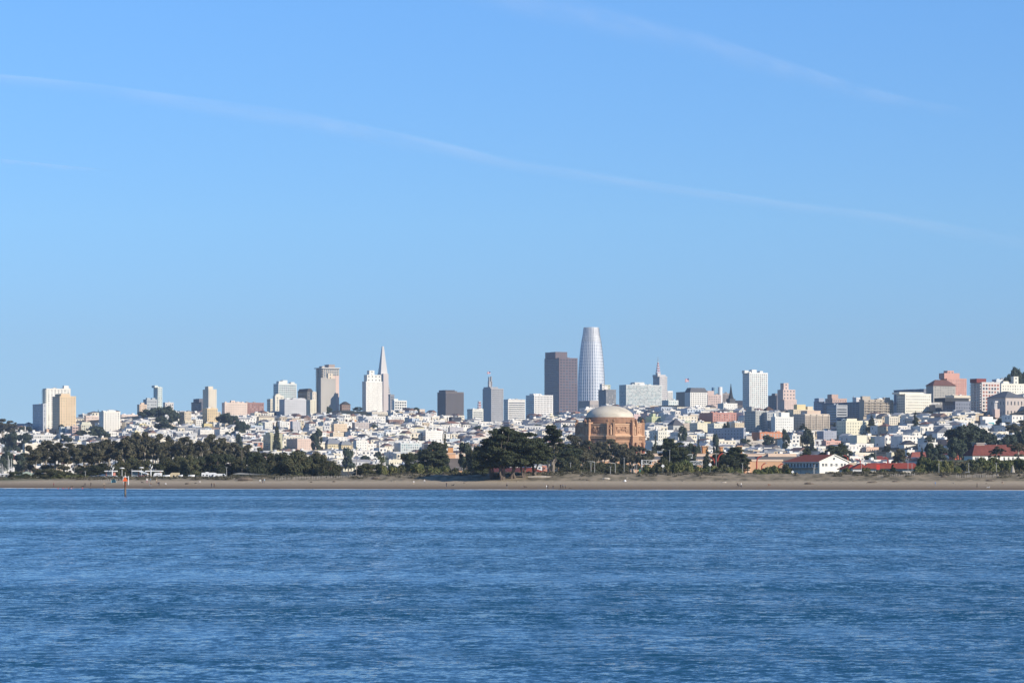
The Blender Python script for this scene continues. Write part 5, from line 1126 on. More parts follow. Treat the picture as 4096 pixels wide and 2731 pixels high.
def mk_shrub(seed,m=None,name='dune_shrub'):
    rd=random.Random(seed); o=empty(name,(0,0,0)); blobs=[]; W,H=8,3.6; T=MB()
    for j in range(4): limb(T,(rd.uniform(-.6,.6),0,-.4),(rd.uniform(-2.5,2.5),rd.uniform(-1,1),H*.6),.09,.03,rd,BKC,.1,4)
    for j in range(15):
        x=rd.uniform(-1,1); s_=rd.uniform(.7,1.3); blobs.append((x*W*.42,rd.uniform(-1.6,1.6),H*rd.uniform(.12,.78)*(1-abs(x)**2*.5),s_*1.3,s_*1.1,s_*.75))
    T.build('stem',o); leaves('foliage',blobs,3600,.30,m or LS,seed,o,.3); return o,W,H
KIND={'euc':[lambda:mk_euc(11),lambda:mk_euc(12),lambda:mk_euc(13),lambda:mk_euc(14)],'cyp':[lambda:mk_cyp(21),lambda:mk_cyp(22),lambda:mk_cyp(24)],
 'cypb':[lambda:mk_cypb(31),lambda:mk_cypb(32),lambda:mk_cypb(33)],'round':[lambda:mk_round(41),lambda:mk_round(42),lambda:mk_round(43)],'con':[lambda:mk_con(51),lambda:mk_con(52)],
 'cypt':[lambda:mk_cypt(26)],'palm':[lambda:mk_palm(61)],'tpalm':[lambda:mk_palm(62,22,4,True)],'shrub':[lambda:mk_shrub(71),lambda:mk_shrub(72),lambda:mk_shrub(73,LB)]}
TREES=[]; trd=random.Random(99)
def tree(kind, r, xc, yt, yb, width, D, label=None, group=None, var=None, wmax=1.6):
    """a tree of this kind standing at distance D, crown top at row yt, as wide as the photograph shows"""
    x4=px(r,xc); X=wx(x4,D); zt=wz(py(r,yt),D); Wm=width/REG[r][2]*K4*D*(1.0 if kind in('palm','tpalm','cypt') else 1.25 if kind=='euc' else 1.5 if kind=='shrub' else 1.2); g=g1(X,D); H=max(zt-g,1.5)*(1.6 if kind=='shrub' else 1)
    v=var if var is not None else trd.randrange(len(KIND[kind])); key=(kind,v)
    if key in TSRC: src,W0,H0=TSRC[key]; o=copy_tree(src)
    else: o,W0,H0=KIND[kind][v](); TSRC[key]=(o,W0,H0)
    if kind=='tpalm': sx_=Wm/W0
    else: sx_=Wm/W0
    o.location=(X,D,g-.2); o.scale=(sx_,sx_,H/H0); o.rotation_euler=(0,0,trd.uniform(0,6.28))
    for k_ in ('label','category','group'):
        if k_ in o: del o[k_]
    props(o,label,'shrub' if kind=='shrub' else 'tree',group)
    TREES.append((o,kind,x4,py(r,yt),py(r,yb),D,Wm)); return o
G_E='eucalyptus trees of the shore grove'; G_C='dark cypresses along the shore'; G_H='trees between the hillside houses'; G_S='bushes behind the dunes'
# eucalyptus grove, left: (region, x, top, width, D)
for r,x,yt,wd,D in [(1,560,830,330,1560),(1,700,815,360,1600),(1,800,850,250,1540),(1,430,930,210,1500),(1,1010,860,300,1580),(1,1100,835,300,1620),(1,1200,820,260,1560),(1,1290,835,260,1600),
    (1,1400,800,250,1580),(1,1490,780,260,1620),(1,1570,800,240,1560),(1,1660,770,240,1600),(1,1740,720,230,1640),(1,1830,780,240,1590),(1,950,900,200,1500),
    (2,120,850,170,1620),(2,190,850,170,1580),(2,270,880,160,1610),(2,330,870,170,1560),(2,400,900,160,1600),(2,470,920,170,1570),(2,560,910,180,1620),(2,640,900,170,1560),(2,720,905,180,1600),(2,800,930,180,1570),
    (2,900,880,180,1620),(2,975,875,200,1580),(2,1060,935,190,1600),(2,1150,960,190,1560),(2,1240,985,180,1600),(2,1330,1010,180,1570),(2,1400,1060,150,1600)]:
    tree('euc',r,x,yt,1300 if r==1 else 1330,wd,D,None,G_E)
# darker pines and cypresses in front of the grove
for r,x,yt,wd,D,k in [(1,200,1205,260,1330,'cypb'),(1,330,1225,140,1360,'cypb'),(1,590,1160,300,1300,'cypb'),(1,730,1180,220,1360,'cypb'),(1,840,1200,260,1320,'cypb'),(1,1040,1160,180,1420,'cyp'),(1,1180,1120,190,1450,'cyp'),(1,1290,1100,190,1460,'cyp'),
    (1,1500,1060,230,1440,'cypb'),(1,1620,1080,230,1470,'cypb'),(1,1750,1060,230,1440,'cypb'),(1,1850,1080,220,1460,'cypb'),(1,1420,1120,200,1420,'cypb'),
    (2,60,1100,170,1450,'cypb'),(2,330,1180,170,1400,'cypb'),(2,450,1110,230,1410,'cypb'),(2,560,1100,230,1440,'cypb'),(2,680,1090,250,1400,'cypb'),(2,800,1110,230,1440,'cypb'),(2,930,1080,250,1410,'cypb'),(2,1060,1090,240,1440,'cypb'),(2,1180,1110,220,1410,'cypb'),(2,1300,1120,230,1430,'cypb'),(2,1400,1110,220,1400,'cypb'),(2,1480,1140,190,1380,'cypb'),(2,200,1130,190,1440,'cypb')]:
    tree(k,r,x,yt,1320,wd,D,None,G_C)
for r,x,yt,wd,D,k,l in [(3,400,1165,400,1240,'cypb','broad dark cypress, largest of the pair left of centre behind the dune'),(3,250,1180,200,1280,'cypb','dark cypress at the left flank of the broad dark pair'),(3,690,1190,270,1290,'cypb','sloping dark cypress right of the broad pair, tips leaning right'),
    (3,830,1265,280,1250,'cypb','low dark cypress tapering down to the right before the cream cottage'),(3,560,1200,260,1260,'cypb','dark cypress filling the middle of the broad pair'),(3,60,1200,260,1330,'cypb','dark cypress left of the broad pair, before the long shed roof'),
    (3,1200,1305,230,1200,'cypb','low cypress bush right of the thin tall palm'),(3,1340,1320,200,1210,'cypb','low cypress bush under the date palm'),
    (4,40,1325,180,1220,'cypb','low dark bushy cypress at the foot of the palm tree'),
    (4,360,1205,240,1420,'cypb','rounded dark cypress below the white and glass block'),(4,600,1130,290,1440,'cyp','wide dark cypress left of the peach hall'),(4,640,1080,180,1500,'cyp','flat-topped cypress beneath the tall dark conifer'),
    (4,480,1180,190,1450,'cypb','dark cypress between the glass block and the peach hall'),(4,700,1210,150,1470,'round','small dark tree before the peach gable wall'),
    (4,960,1105,190,1560,'round','dark tree behind the grey hall roof'),(4,1070,1130,240,1400,'cypb','dark cypress leaning off the left of the big cypress group'),
    (4,1215,1050,300,1104,'cyp','left tree of the big cypress group by the water'),(5,20,930,300,1098,'cyp','tallest tree of the big cypress group, left of its middle'),(5,115,938,320,1100,'cyp','inner tree of the big cypress group, just right of its top'),(5,205,972,310,1102,'cyp','right tree of the big cypress group by the water'),(5,305,1020,250,1106,'cyp','outer right tree of the big cypress group by the water'),
    (4,1110,1140,220,1130,'cypb','low left skirt of the big cypress group, nearly touching the dune'),
    (5,470,905,205,1140,'cypt','tall thin cypress with bare trunks and a small high crown'),(5,440,1080,160,1200,'euc','thin grey tree behind the bare-trunked cypress'),
    (5,600,1080,230,1450,'cyp','dark cypress reaching right behind the bare-trunked cypress'),(5,700,1005,240,1640,'euc','round-topped eucalyptus left of the rotunda steps'),(5,730,1150,220,1500,'euc','leaning pale-trunked eucalyptus below the rotunda'),
    (5,640,1190,210,1330,'cypb','dark low tree left of the pale-trunked eucalyptus'),(5,600,1290,260,1190,'cypb','low dark bushy cypress at the dune edge below the rotunda'),
    (5,920,1060,180,1650,'euc','eucalyptus in front of the rotunda, under its middle relief'),(5,1000,1040,200,1620,'euc','tallest eucalyptus in front of the rotunda centre'),(5,1110,1075,190,1600,'euc','eucalyptus in front of the right half of the rotunda'),(5,860,1100,150,1600,'euc','slim eucalyptus before the left arch of the rotunda'),(5,1190,1100,180,1580,'euc','eucalyptus before the right-hand columns of the rotunda'),
    (5,820,1230,220,1350,'cypb','dark low tree left below the rotunda among lamp posts'),(5,960,1240,220,1380,'cypb','dark low tree centred below the rotunda'),(5,1090,1250,210,1400,'cypb','dark low tree right below the rotunda'),(5,1290,1140,130,1550,'euc','small eucalyptus right of the rotunda columns'),
    (6,25,990,150,1560,'euc','eucalyptus against the right corner of the rotunda'),(6,250,1040,120,1600,'euc','small eucalyptus above the first sign gantry'),
    (6,450,920,180,1450,'cyp','dark open cypress between the first two sign gantries, left one'),(6,540,950,200,1400,'cyp','dark open cypress beside the tall second gantry'),(6,430,1120,130,1350,'cypb','dark low tree at the foot of the first gantry'),
    (6,700,985,150,1700,'round','dark tree on the skyline of the peach hall, left'),(6,855,990,120,1720,'con','dark pointed tree on the skyline of the peach hall'),
    (6,1000,1040,160,1420,'cyp','dark cypress left of the red-posted lamps'),(6,1160,1010,240,1380,'cyp','big dark cypress before the peach hall'),(6,1080,1120,260,1340,'cypb','dark bushy base below the big cypress before the hall'),(6,1210,1080,170,1370,'cyp','dark cypress at the right edge of the clump before the hall'),
    (7,590,1020,130,1750,'cyp','small dark cypress above the hall ridge, left'),(7,860,985,190,1760,'cyp','flat dark cypress above the gable of the white hall'),(7,960,975,170,1780,'cyp','spreading dark tree right above the white hall chimney'),
    (7,1495,1175,110,1290,'con','small dark conifer in front of the red roofed lodge'),(7,1550,1040,110,1780,'euc','loose dark tree right of the cream cube house')]:
    tree(k,r,x,yt,0,wd,D,l)
for r,x,yt,yb,wd,D,k,l in [(4,735,955,1150,100,1900,'con','tall dark pointed conifer beside the large white block'),(3,280,830,990,80,3150,'con','tall dark bare-topped conifer before the white flats'),(6,315,840,950,85,2350,'con','dark conifer right of the rotunda'),
    (2,240,610,760,190,3700,'round','dark round tree below the beige crest block'),(2,340,600,760,180,3720,'round','pale-topped dark tree below the slim pale tower'),(2,440,590,760,200,3700,'round','largest dark tree on the crest right of the slim tower'),(2,520,640,780,130,3650,'round','dark tree at the right end of the crest clump'),
    (2,420,700,830,260,3500,'round','dark tree mass low in the crest clump'),(2,750,645,720,120,3850,'round','dark tree between the tan block and the yellow-cream block'),(2,1040,660,800,170,3600,'round','dark tree under the pink-cream slab, left'),(2,1120,690,830,150,3550,'round','dark tree under the pink-cream slab, middle'),(2,1210,735,850,180,3400,'round','dark tree under the pink-cream slab, right'),(2,1190,885,950,90,3050,'round','small rounded tree above the grove'),
    (1,1230,640,810,200,3500,'round','big smooth round tree below the square hotel, upper half'),(1,1290,700,830,180,3350,'round','big smooth round tree below the square hotel, lower half'),(1,1030,495,560,90,3950,'round','dark tree on the crest left of the square hotel'),(1,1232,422,490,55,3980,'con','small pointed tree above the square hotel'),
    (1,1010,690,760,150,3500,'round','dark tree in front of the stepped apartment house'),(1,820,745,820,160,3350,'round','dark tree below the glass-fronted house'),(1,60,545,720,210,3600,'euc','tall loose tree on the crest at the left edge'),(1,150,570,720,120,3650,'euc','second loose tree on the crest near the left edge'),(1,260,650,720,120,3700,'round','dark low tree left of the blue-grey slab tower'),(1,370,650,730,110,3700,'round','dark low tree against the blue-grey slab tower'),
    (1,300,735,830,220,3300,'round','dark shaded tree mass left of the blue-grey slab foot'),(1,130,720,810,240,3250,'round','dark shaded tree mass near the left edge'),(1,90,965,1060,170,2400,'round','dark tree behind the left marina houses'),(1,270,985,1080,210,2350,'round','dark tree right of the marina houses'),(1,30,1020,1100,110,2300,'round','dark tree at the left edge above the masts'),(1,350,1060,1170,150,2000,'euc','pale green tree above the pinkish marina house'),
    (3,495,780,830,50,3800,'round','tiny dark tree before the pale grey slab'),(3,1120,725,790,120,3850,'round','dark crest trees left of the bright white tower'),(3,700,960,1030,130,3100,'round','dark tree left of the peach block'),(3,900,850,880,70,3500,'round','green tree under the grey-beige slab'),(3,1030,1160,1240,150,2500,'round','rounded dark tree below the white four-storey block'),
    (4,415,732,800,110,3850,'round','rounded dark tree on the centre crest'),(4,260,770,840,120,3750,'round','dark tree on the crest right of the white house row'),(4,330,830,880,80,3700,'round','small dark tree on the slope right of the white house row'),
    (5,1500,700,760,0.1,3900,'round',None),(6,490,585,640,60,3900,'round','dark tree below the pale green-white crest block'),(6,680,620,700,70,3700,'round','dark tree under the white hotel with the flag'),(6,600,800,890,110,2900,'round','shaded dark tree by the church tower'),(6,770,875,940,70,2550,'con','dark pointed garden tree below the blank cream block'),(6,955,890,960,90,2500,'round','dark tree left of the wide blue-grey block'),(6,1055,755,800,80,3000,'round','dark tree above the wide blue-grey block'),
    (7,1270,660,830,110,2900,'con','dark tall tree right of the pale yellow block'),(7,370,830,910,90,2700,'round','dark tree below the white block with fire stairs'),(7,600,825,900,150,2600,'round','dark tree at the foot of the wide balcony building'),
    (8,435,620,760,110,2750,'con','dark fir before the large cream-white hotel'),(8,900,810,1060,380,1950,'round','largest dark rounded tree at the right, left lobe'),(8,1050,800,1060,400,1980,'round','largest dark rounded tree at the right, right lobe'),(8,870,920,1060,190,1900,'round','lower left part of the big dark tree clump'),
    (8,1250,870,980,200,2050,'round','dark tree right of the big rounded tree'),(8,1400,890,980,220,2050,'round','dark tree above the bungalow roof, middle'),(8,1520,830,940,180,2200,'round','dark tree at the right edge above the bungalow'),(8,650,975,1130,240,1800,'round','round green-dark tree behind the dark red roof'),(8,600,1020,1100,130,1780,'round','small green tree left of the round one behind the dark red roof'),
    (8,285,1030,1140,130,1750,'euc','loose dark tree left of the white garden houses'),(8,500,990,1080,60,2000,'con','small loose tree between white garden houses'),(8,1300,1000,1110,130,1570,'euc','thin tree in front of the bungalow'),(8,1500,960,1100,150,1570,'euc','loose tree before the right end of the bungalow'),(8,1480,730,830,200,2500,'euc','bare-looking tree on the slope at the right edge'),
    (8,1480,190,330,170,3150,'round','rounded dark tree on the hilltop at the right edge'),(8,1380,270,320,130,3200,'round','lower dark tree on the hilltop left of the rounded one'),(8,1570,230,340,120,3180,'round','hilltop tree cut by the right edge')]:
    if l: tree(k,r,x,yt,yb,wd,D,l)
tree('palm',3,1383,1210,1320,115,1500,'date palm with a full round crown, left of centre')
tree('tpalm',2,1222,1000,1280,34,1330,'very tall thin palm in front of the left grove'); tree('tpalm',3,1112,1128,1435,30,1160,'tall thin palm right of the broad cypresses')
tree('palm',8,1475,945,1050,70,1900,'small palm above the bungalow roof')
# random trees tucked between the hillside houses
hr=random.Random(5); nh=0
for _ in range(400):
    p4=hr.uniform(20,4080); D=hr.uniform(float(flatD(p4))-150,float(ridgeD(p4))-60); X=wx(p4,D); u=X*CA+D*SA; v=-X*SA+D*CA
    if overl(u-5,u+5,v-5,v+5): continue
    g=g1(X,D); o=tree(hr.choice(['round','round','round','round','con']),0,p4,HY-(g+hr.uniform(7,12)-CAMZ)/(K4*D),sy(g,D),hr.uniform(7,13)/(K4*D),D,'small dark tree between hillside houses, one of many alike',G_H); nh+=1
    if nh>=95: break
# bushes behind the dunes
for r,x,yt,wd,D in [(6,210,1240,130,1210),(6,290,1215,150,1230),(6,380,1215,160,1210),(6,460,1200,170,1225),(6,550,1215,160,1205),(6,640,1200,170,1230),(6,720,1235,150,1205),(6,810,1250,160,1215),(6,900,1240,160,1225),(6,990,1225,170,1210),(6,1070,1240,150,1225),(6,1150,1255,130,1205),(6,1200,1255,90,1230),
    (7,90,1265,130,1205),(7,180,1250,150,1225),(7,260,1240,130,1210),(7,350,1225,130,1225),(7,410,1260,90,1205),(7,1020,1255,110,1215),(7,1220,1245,110,1220),(7,1310,1270,90,1205),(7,1380,1265,90,1215),
    (8,470,1245,110,1215),(8,560,1180,170,1280),(8,640,1195,150,1250),(8,500,1160,120,1320),(8,760,1180,140,1270),(8,870,1240,90,1240),(8,960,1175,120,1300),(8,1050,1185,150,1260),(8,1110,1160,130,1320),(8,1190,1190,140,1270),(8,1260,1160,140,1310),(8,1340,1190,150,1270),(8,1420,1170,140,1320),(8,1500,1160,160,1290),(8,1560,1170,120,1310),
    (4,130,1360,150,1200),(4,230,1375,150,1210),(4,330,1365,170,1225),(4,430,1355,170,1210),(4,540,1365,170,1225),(4,620,1375,140,1205),(4,740,1375,150,1220),(4,830,1385,150,1210),(4,980,1395,130,1215),(4,910,1400,110,1205),
    (1,760,1275,200,1260),(1,900,1275,200,1270),(1,1000,1285,160,1260),(1,1480,1290,70,1240),(1,1650,1295,100,1245),(3,1480,1400,120,1215),(2,1150,1330,110,1235),(2,1250,1320,120,1245),(2,1350,1325,120,1235)]:
    tree('shrub',r,x,yt,0,wd,D,None,G_S)
# low tufts of dune grass and scrub: nobody could count them
rg=np.random.default_rng(8); n=2600; p4=rg.uniform(-150,4250,n); Ds=shore(p4); off=rg.choice([0,1],n,p=[.25,.75]); s=np.where(off==1,rg.uniform(68,112,n),rg.uniform(58,72,n)); D=Ds+s; X=(p4-2048)*K4*D
cl=np.sin(X*.11)+np.sin(X*.043+1)+np.sin(X*.37+D*.4)+rg.normal(size=n)*.6; kp=cl>-.3; X=X[kp]; D=D[kp]; Z_=ground(X,D)
bl=[(x,y,z+.15,rg.uniform(.6,1.9),rg.uniform(.5,1.3),rg.uniform(.3,.85)) for x,y,z in zip(X,D,Z_)]
o=leaves('dune_scrub',bl,110000,.25,LD,3,None,.3); props(o,'grey-green scrub and grass tufts covering the dunes',None,None,'stuff')

n=1500; p4=rg.uniform(3555,4180,n); D=rg.uniform(1200,1500,n); X=(p4-2048)*K4*D; kp=(np.sin(X*.09+D*.02)+np.sin(X*.21)+rg.normal(size=n)*.8>-.4)&~((p4>3800)&(p4<3850)&(D<1420)); X=X[kp]; D=D[kp]; Z_=ground(X,D)
bl=[(x,y,z+.3,rg.uniform(1,3.2),rg.uniform(1,2.5),rg.uniform(.5,1.8)*(1.25-(y-1200)/420)) for x,y,z in zip(X,D,Z_)]
o=leaves('bank_scrub',bl,60000,.34,LK,4,None,.3); props(o,'dark olive scrub covering the bank below the bungalow',None,None,'stuff')
# ------------------------------------------------------------------ channel marker in the water
D_=765.; X=wx(px(1,1572),D_); t=empty('channel_marker',(X,D_,-1),0,'rusty channel marker pile with an orange triangle standing in the water','marker')
rw=.42*.52; C_=MB(); zt=wz(py(1,1335),D_)+1
pm,nt,bb=new_mat('rusty_pile'); tc=nt.nodes.new('ShaderNodeTexCoord'); n_=noise(nt,3,5,None,tc.outputs['Object']); rs=ramp(nt,n_.outputs['Fac'],[(.35,(.10,.03,.015)),(.6,(.22,.075,.035)),(.75,(.30,.14,.08))]); sp=nt.nodes.new('ShaderNodeSeparateXYZ'); nt.links.new(tc.outputs['Object'],sp.inputs[0])
wl=mixc(nt,mrange(nt,sp.outputs[2],2.7,3.3),(.17,.13,.09),rs.outputs[0]); wl2=mixc(nt,mrange(nt,sp.outputs[2],1.1,1.5),(.03,.028,.022),wl); nt.links.new(wl2,bb.inputs['Base Color']); bb.inputs['Roughness'].default_value=.9
C_.lathe([(rw,0),(rw,zt)],pm,14); C_.build('pile',t)
om,nt,bb=new_mat('orange_board'); bb.inputs['Base Color'].default_value=(.88,.13,.015,1); bb.inputs['Roughness'].default_value=.5
tb=wz(py(9,612),D_)+1; tt_=wz(py(9,515),D_)+1; hw_=(px(9,778)-px(9,668))*K4*D_/2
C_=MB(); c=hw_*.22; C_.v=[(-hw_,-.32,tb),(hw_,-.32,tb),(hw_,-.32,tb+c),(c*.8,-.32,tt_),(-c*.8,-.32,tt_),(-hw_,-.32,tb+c)]; C_.v+=[(x,-.24,z) for x,_,z in C_.v]
C_.f=[(0,1,2,3,4,5),(11,10,9,8,7,6)]+[(i,(i+1)%6+6,(i+1)%6)[:0] or (i,i+6,(i+1)%6+6,(i+1)%6) for i in range(6)]; C_.m=[C_.mi(om)]*8; C_.build('daymark_board',t)
C_=MB(); C_.tube([(0,-.05,zt-.3),(0,-.05,wz(py(9,400),D_)+1)],[.06,.05],mat((.5,.42,.38)),6); C_.box(-.16,.16,-.2,.1,tt_-.1,tt_+.35,mat((.75,.73,.7))); C_.build('light_rod',t)
# white tubular frame on the beach
D_=solveD(px(9,780),py(9,700)) or 1140; X0=wx(px(9,663),D_); X1=wx(px(9,785),D_); t=empty('beach_frame',((X0+X1)/2,D_,g1(X1,D_)),0,'white pole frame standing on the sand behind the channel marker','frame')
W_=X1-X0; H_=wz(py(9,510),D_)-g1(X1,D_); C_=MB(); C_.tube([(-W_/2,0,H_*.3),(-W_/2,0,H_)],.1,METW); C_.tube([(-W_/2,0,H_),(W_/2,0,H_)],.1,METW); C_.tube([(W_/2,0,0),(W_/2,0,H_+.3)],.17,METW); C_.tube([(-W_/2,0,H_*.3),(-W_/2,1.2,0)],.08,METW); C_.build('pole',t)
# ------------------------------------------------------------------ shore pavilions
ORG=mat((.42,.14,.05),.8,.1,.5); SALM=mat((.62,.26,.20),.8,.1,.5); RFW=mat((.74,.74,.72),.6,.05)
def pavilion(label,r,x0,x1,yroof,ybase,D,slope=0,glassx=None,sidex=None,name='pavilion',legs=()):
    X0=wx(px(r,x0),D); X1=wx(px(r,x1),D); g=g1((X0+X1)/2,D); H=wz(py(r,yroof),D)-g; t=empty(name,(X0,D,g),0,label,'pavilion'); L=X1-X0
    C_=MB(); n=0
    for a_,b_,h0,h1 in (slope or [(0,1,0,0)]):
        C_.v+=[(L*a_,-1.5,H+h0),(L*b_,-1.5,H+h1),(L*b_,7,H+h1),(L*a_,7,H+h0),(L*a_,-1.5,H+h0+.42),(L*b_,-1.5,H+h1+.42),(L*b_,7,H+h1+.42),(L*a_,7,H+h0+.42)]; k=C_.mi(RFW)
        for q in ((0,1,5,4),(1,2,6,5),(2,3,7,6),(3,0,4,7),(4,5,6,7),(3,2,1,0)): C_.f.append(tuple(n+i for i in q)); C_.m.append(k)
        n+=8
    C_.build('roof',t)
    if glassx:
        a_,b_=glassx; C_=MB(); C_.box(L*a_,L*b_,0,5.5,0,H-.02,G_TEAL); C_.build('glass_wall',t)
        C_=MB(); nb=5
        for i in range(nb+1): x=L*(a_+(b_-a_)*i/nb); C_.box(x-.07,x+.07,-.1,.02,0,H-.03,METG)
        for zz in (.35,.62): C_.box(L*a_+.08,L*b_-.08,-.08,.01,H*zz,H*zz+.12,METG)
        C_.box(L*a_,L*b_,-.06,.0,0,H*.32,G_DARK); C_.build('glazing_frame',t)
    for a_,b_,m_ in (sidex or []):
        C_=MB(); C_.box(L*a_,L*b_,-.3,5.3,0,H-.03,m_); C_.build('pier',t)
    for a_ in legs:
        C_=MB(); C_.box(L*a_-.35,L*a_+.35,1,1.6,H*.45,H-.02,SALM); C_.box(L*a_-.15,L*a_+.15,1.2,1.4,0,H*.45,METG); C_.build('post',t)
    return t,L,H
pavilion('glass shore pavilion with pink piers and flat white roof, leftmost',9,228,482,385,590,1225,None,(.2,.68),[(.12,.2,SALM),(.68,.76,METW),(.78,.84,SALM)])
pavilion('small low annex with white roof and salmon wall left of the leftmost pavilion',9,160,262,475,590,1228,None,None,[(.25,.6,SALM),(.61,1.2,mat((.10,.06,.05)))])
pavilion('glass shore pavilion with a roof bent down to the right, orange wall',9,868,1240,382,590,1225,[(0,.45,0,0),(.45,.98,0,-1.25)],(.02,.4),[(.41,.47,ORG),(.47,.75,G_TEAL)])
t,L,H=pavilion('open canopy with thin white roof on orange posts, third along the shore',9,1190,1560,383,590,1230,None,None,None,name='canopy',legs=(.14,.9))
# small vertical-axis wind turbines
def vawt(label,r,x,yt,yb,D,ybase):
    X=wx(px(r,x),D); g=g1(X,D); zt=wz(py(r,yt),D)-g; zb=wz(py(r,yb),D)-g; t=empty('wind_turbine',(X,D,g),0,label,'wind turbine','white helical wind turbines')
    C_=MB(); C_.tube([(0,0,0),(0,0,zb+.3)],[.28,.22],METW,8); C_.build('mast',t)
    for k in range(3):
        C_=MB(); H=zt-zb; Rr=H*.33; n=14
        for i in range(n):
            a0=k*2.094+i/n*2.6; a1=k*2.094+(i+1)/n*2.6; r0=Rr*math.sin(math.pi*(.12+.8*i/n))**.6; r1=Rr*math.sin(math.pi*(.12+.8*(i+1)/n))**.6; c=.42
            for o_ in (0,.06):
                C_.quad((r0*math.cos(a0),r0*math.sin(a0),zb+H*i/n),((r0+o_)*math.cos(a0+c),(r0+o_)*math.sin(a0+c),zb+H*i/n),((r1+o_)*math.cos(a1+c),(r1+o_)*math.sin(a1+c),zb+H*(i+1)/n),(r1*math.cos(a1),r1*math.sin(a1),zb+H*(i+1)/n),METW)
        C_.build('blade',t)
vawt('white helical wind turbine above the leftmost glass pavilion',9,405,232,368,1222,580); vawt('white helical wind turbine on a mast beside the open canopy',9,1313,210,345,1222,590)
# ------------------------------------------------------------------ lamps, signs, gantries
METP=mat((.46,.46,.45),.6,.06)
def lamp(label,r,x,yt,D,kind='dish',col=METG,yb=None,hw=None,group=None):
    X=wx(px(r,x),D); g=g1(X,D); H=wz(py(r,yt),D)-g; t=empty('street_lamp',(X,D,g),0,label,'lamp',group)
    C_=MB(); C_.tube([(0,0,0),(0,0,H*.97)],[.11,.08],METP if kind!='dish' else col,6); C_.build('pole',t); C_=MB()
    if kind=='dish': C_.lathe([(.15,H*.93),(1.0,H*.955),(.95,H),(.5,H+.18),(.1,H+.2)],METW,14)
    elif kind=='arm': C_.tube([(0,0,H*.95),(-.8,0,H*.99),(-2.0,0,H)],[.08,.07,.06],col,5); C_.box(-2.7,-1.8,-.18,.18,H-.1,H+.08,METG)
    else: C_.box(-.42,.42,-.14,.14,H*.965,H*.965+.14,METG)
    C_.build('lamp_head',t); return t
lamp('pale lamp with white dish head between the first two pavilions',9,636,300,1215,col=METW); lamp('pale lamp with white dish head before the bent-roof pavilion',9,1092,288,1212,col=METW)
lamp('thin grey post with a camera box at the left end of the bent-roof pavilion',9,866,330,1218,'bar',METW)
for x,yt,D,k in [(632,1253,1190,'bar'),(815,1255,1200,'bar'),(848,1243,1210,'arm'),(990,1288,1195,'bar'),(1033,1255,1205,'arm'),(1112,1205,1230,'bar'),(1175,1310,1200,'bar'),(1225,1262,1205,'bar'),(1208,1250,1240,'bar')]:
    lamp(None,5,x,yt,D,k,METW)
lamp('thin pole at the right before the dark open cypress',6,467,1035,1300,'bar',METW); lamp('tall thin post right of the second gantry by a red curved lamp',6,953,1075,1300,'bar',METW)
lamp('short thin lamp in front of the green bushes',6,767,1215,1215,'bar',METW); lamp('short grey lamp left of the low red shed',6,1075,1200,1230,'bar',METW); lamp('white post before the low red shed',6,1228,1180,1225,'bar',METW)
lamp('short lamp against the shaded side of the white gabled hall',7,675,1197,1300,'bar',METW); lamp('thin lamp before the gable of the white gabled hall',7,932,1198,1300,'arm',METW)
lamp('thin grey pole behind the red roofed lodge, left',7,1165,1180,1280,'bar'); lamp('tall thin pole before the houses right of the hall',7,1316,1040,1500,'bar')
lamp('thin pole at the middle of the red roofed lodge',8,355,1155,1300,'bar',METW); lamp('short pole at the right half of the red roofed lodge',8,397,1190,1290,'bar',METW)
lamp('short pole in the bushes right of the lodge',8,678,1185,1230,'bar',METW); lamp('grey pole beside the white utility box, right',8,990,1180,1210,'bar',METW); lamp('grey pole in the scrub below the bungalow',8,1279,1178,1215,'bar',METW)
lamp('thin dark pole against the grove with a small windsock-like flag',2,1062,1222,1225,'bar',METW); lamp('thin pole before the grey hall roof',4,915,1355,1230,'arm'); lamp('white thin pole behind the red roof under the cypress group',4,1105,1315,1290,'bar',METW)
lamp('short pole left of the dark grove edge',1,1070,1205,1260,'bar',METW)
REDP=mat((.42,.06,.035),.6,.08)
def redpost(label,r,pts,D):
    P=[(wx(px(r,x),D),wz(py(r,y),D)) for x,y in pts]; X=P[0][0]; g=g1(X,D); t=empty('curved_lamp_post',(X,D,g),0,label,'lamp post','red curved lamp posts along the parkway')
    C_=MB(); Q=[(0,0,0)]+[(a_-X,0,b_-g) for a_,b_ in P[1:]]; C_.tube(Q,[.34]+[.3]*(len(Q)-2)+[.2],REDP,7); C_.build('post',t); C_=MB(); e=Q[-1]; C_.box(e[0]-.5,e[0]+.5,-.2,.2,e[2]-.12,e[2]+.1,METG); C_.build('lamp_head',t)
redpost('red curved lamp post left of the first diamond sign',6,[(385,1230),(386,1185),(395,1162),(420,1146)],1350)
redpost('tall red curved lamp post before the big dark cypress, hooking right',6,[(970,1225),(968,1140),(985,1100),(1010,1082),(1030,1078)],1340)
redpost('red curved lamp post hooking left beside the tall grey post',6,[(932,1225),(935,1170),(925,1135),(900,1115),(880,1110)],1380)
redpost('red curved lamp post rising above the low red shed',6,[(1376,1260),(1376,1170),(1385,1130),(1410,1112),(1435,1108)],1340)
redpost('small red curved lamp post right of the big dark cypress',6,[(1243,1240),(1240,1190),(1225,1155),(1205,1148)],1380)
redpost('red curved lamp post bending over the peach wall',6,[(1425,1250),(1430,1210),(1450,1188),(1475,1180)],1400)
redpost('red curved lamp post just left of the white gabled hall',7,[(290,1235),(300,1210),(325,1190),(350,1186)],1370)
redpost('dark red curved lamp post over the white garage',7,[(1165,1180),(1150,1155),(1125,1142),(1095,1138)],1450)
redpost('dark red curved lamp post near the gabled hall chimney',7,[(1030,1145),(1020,1120),(1000,1105),(975,1100)],1460)
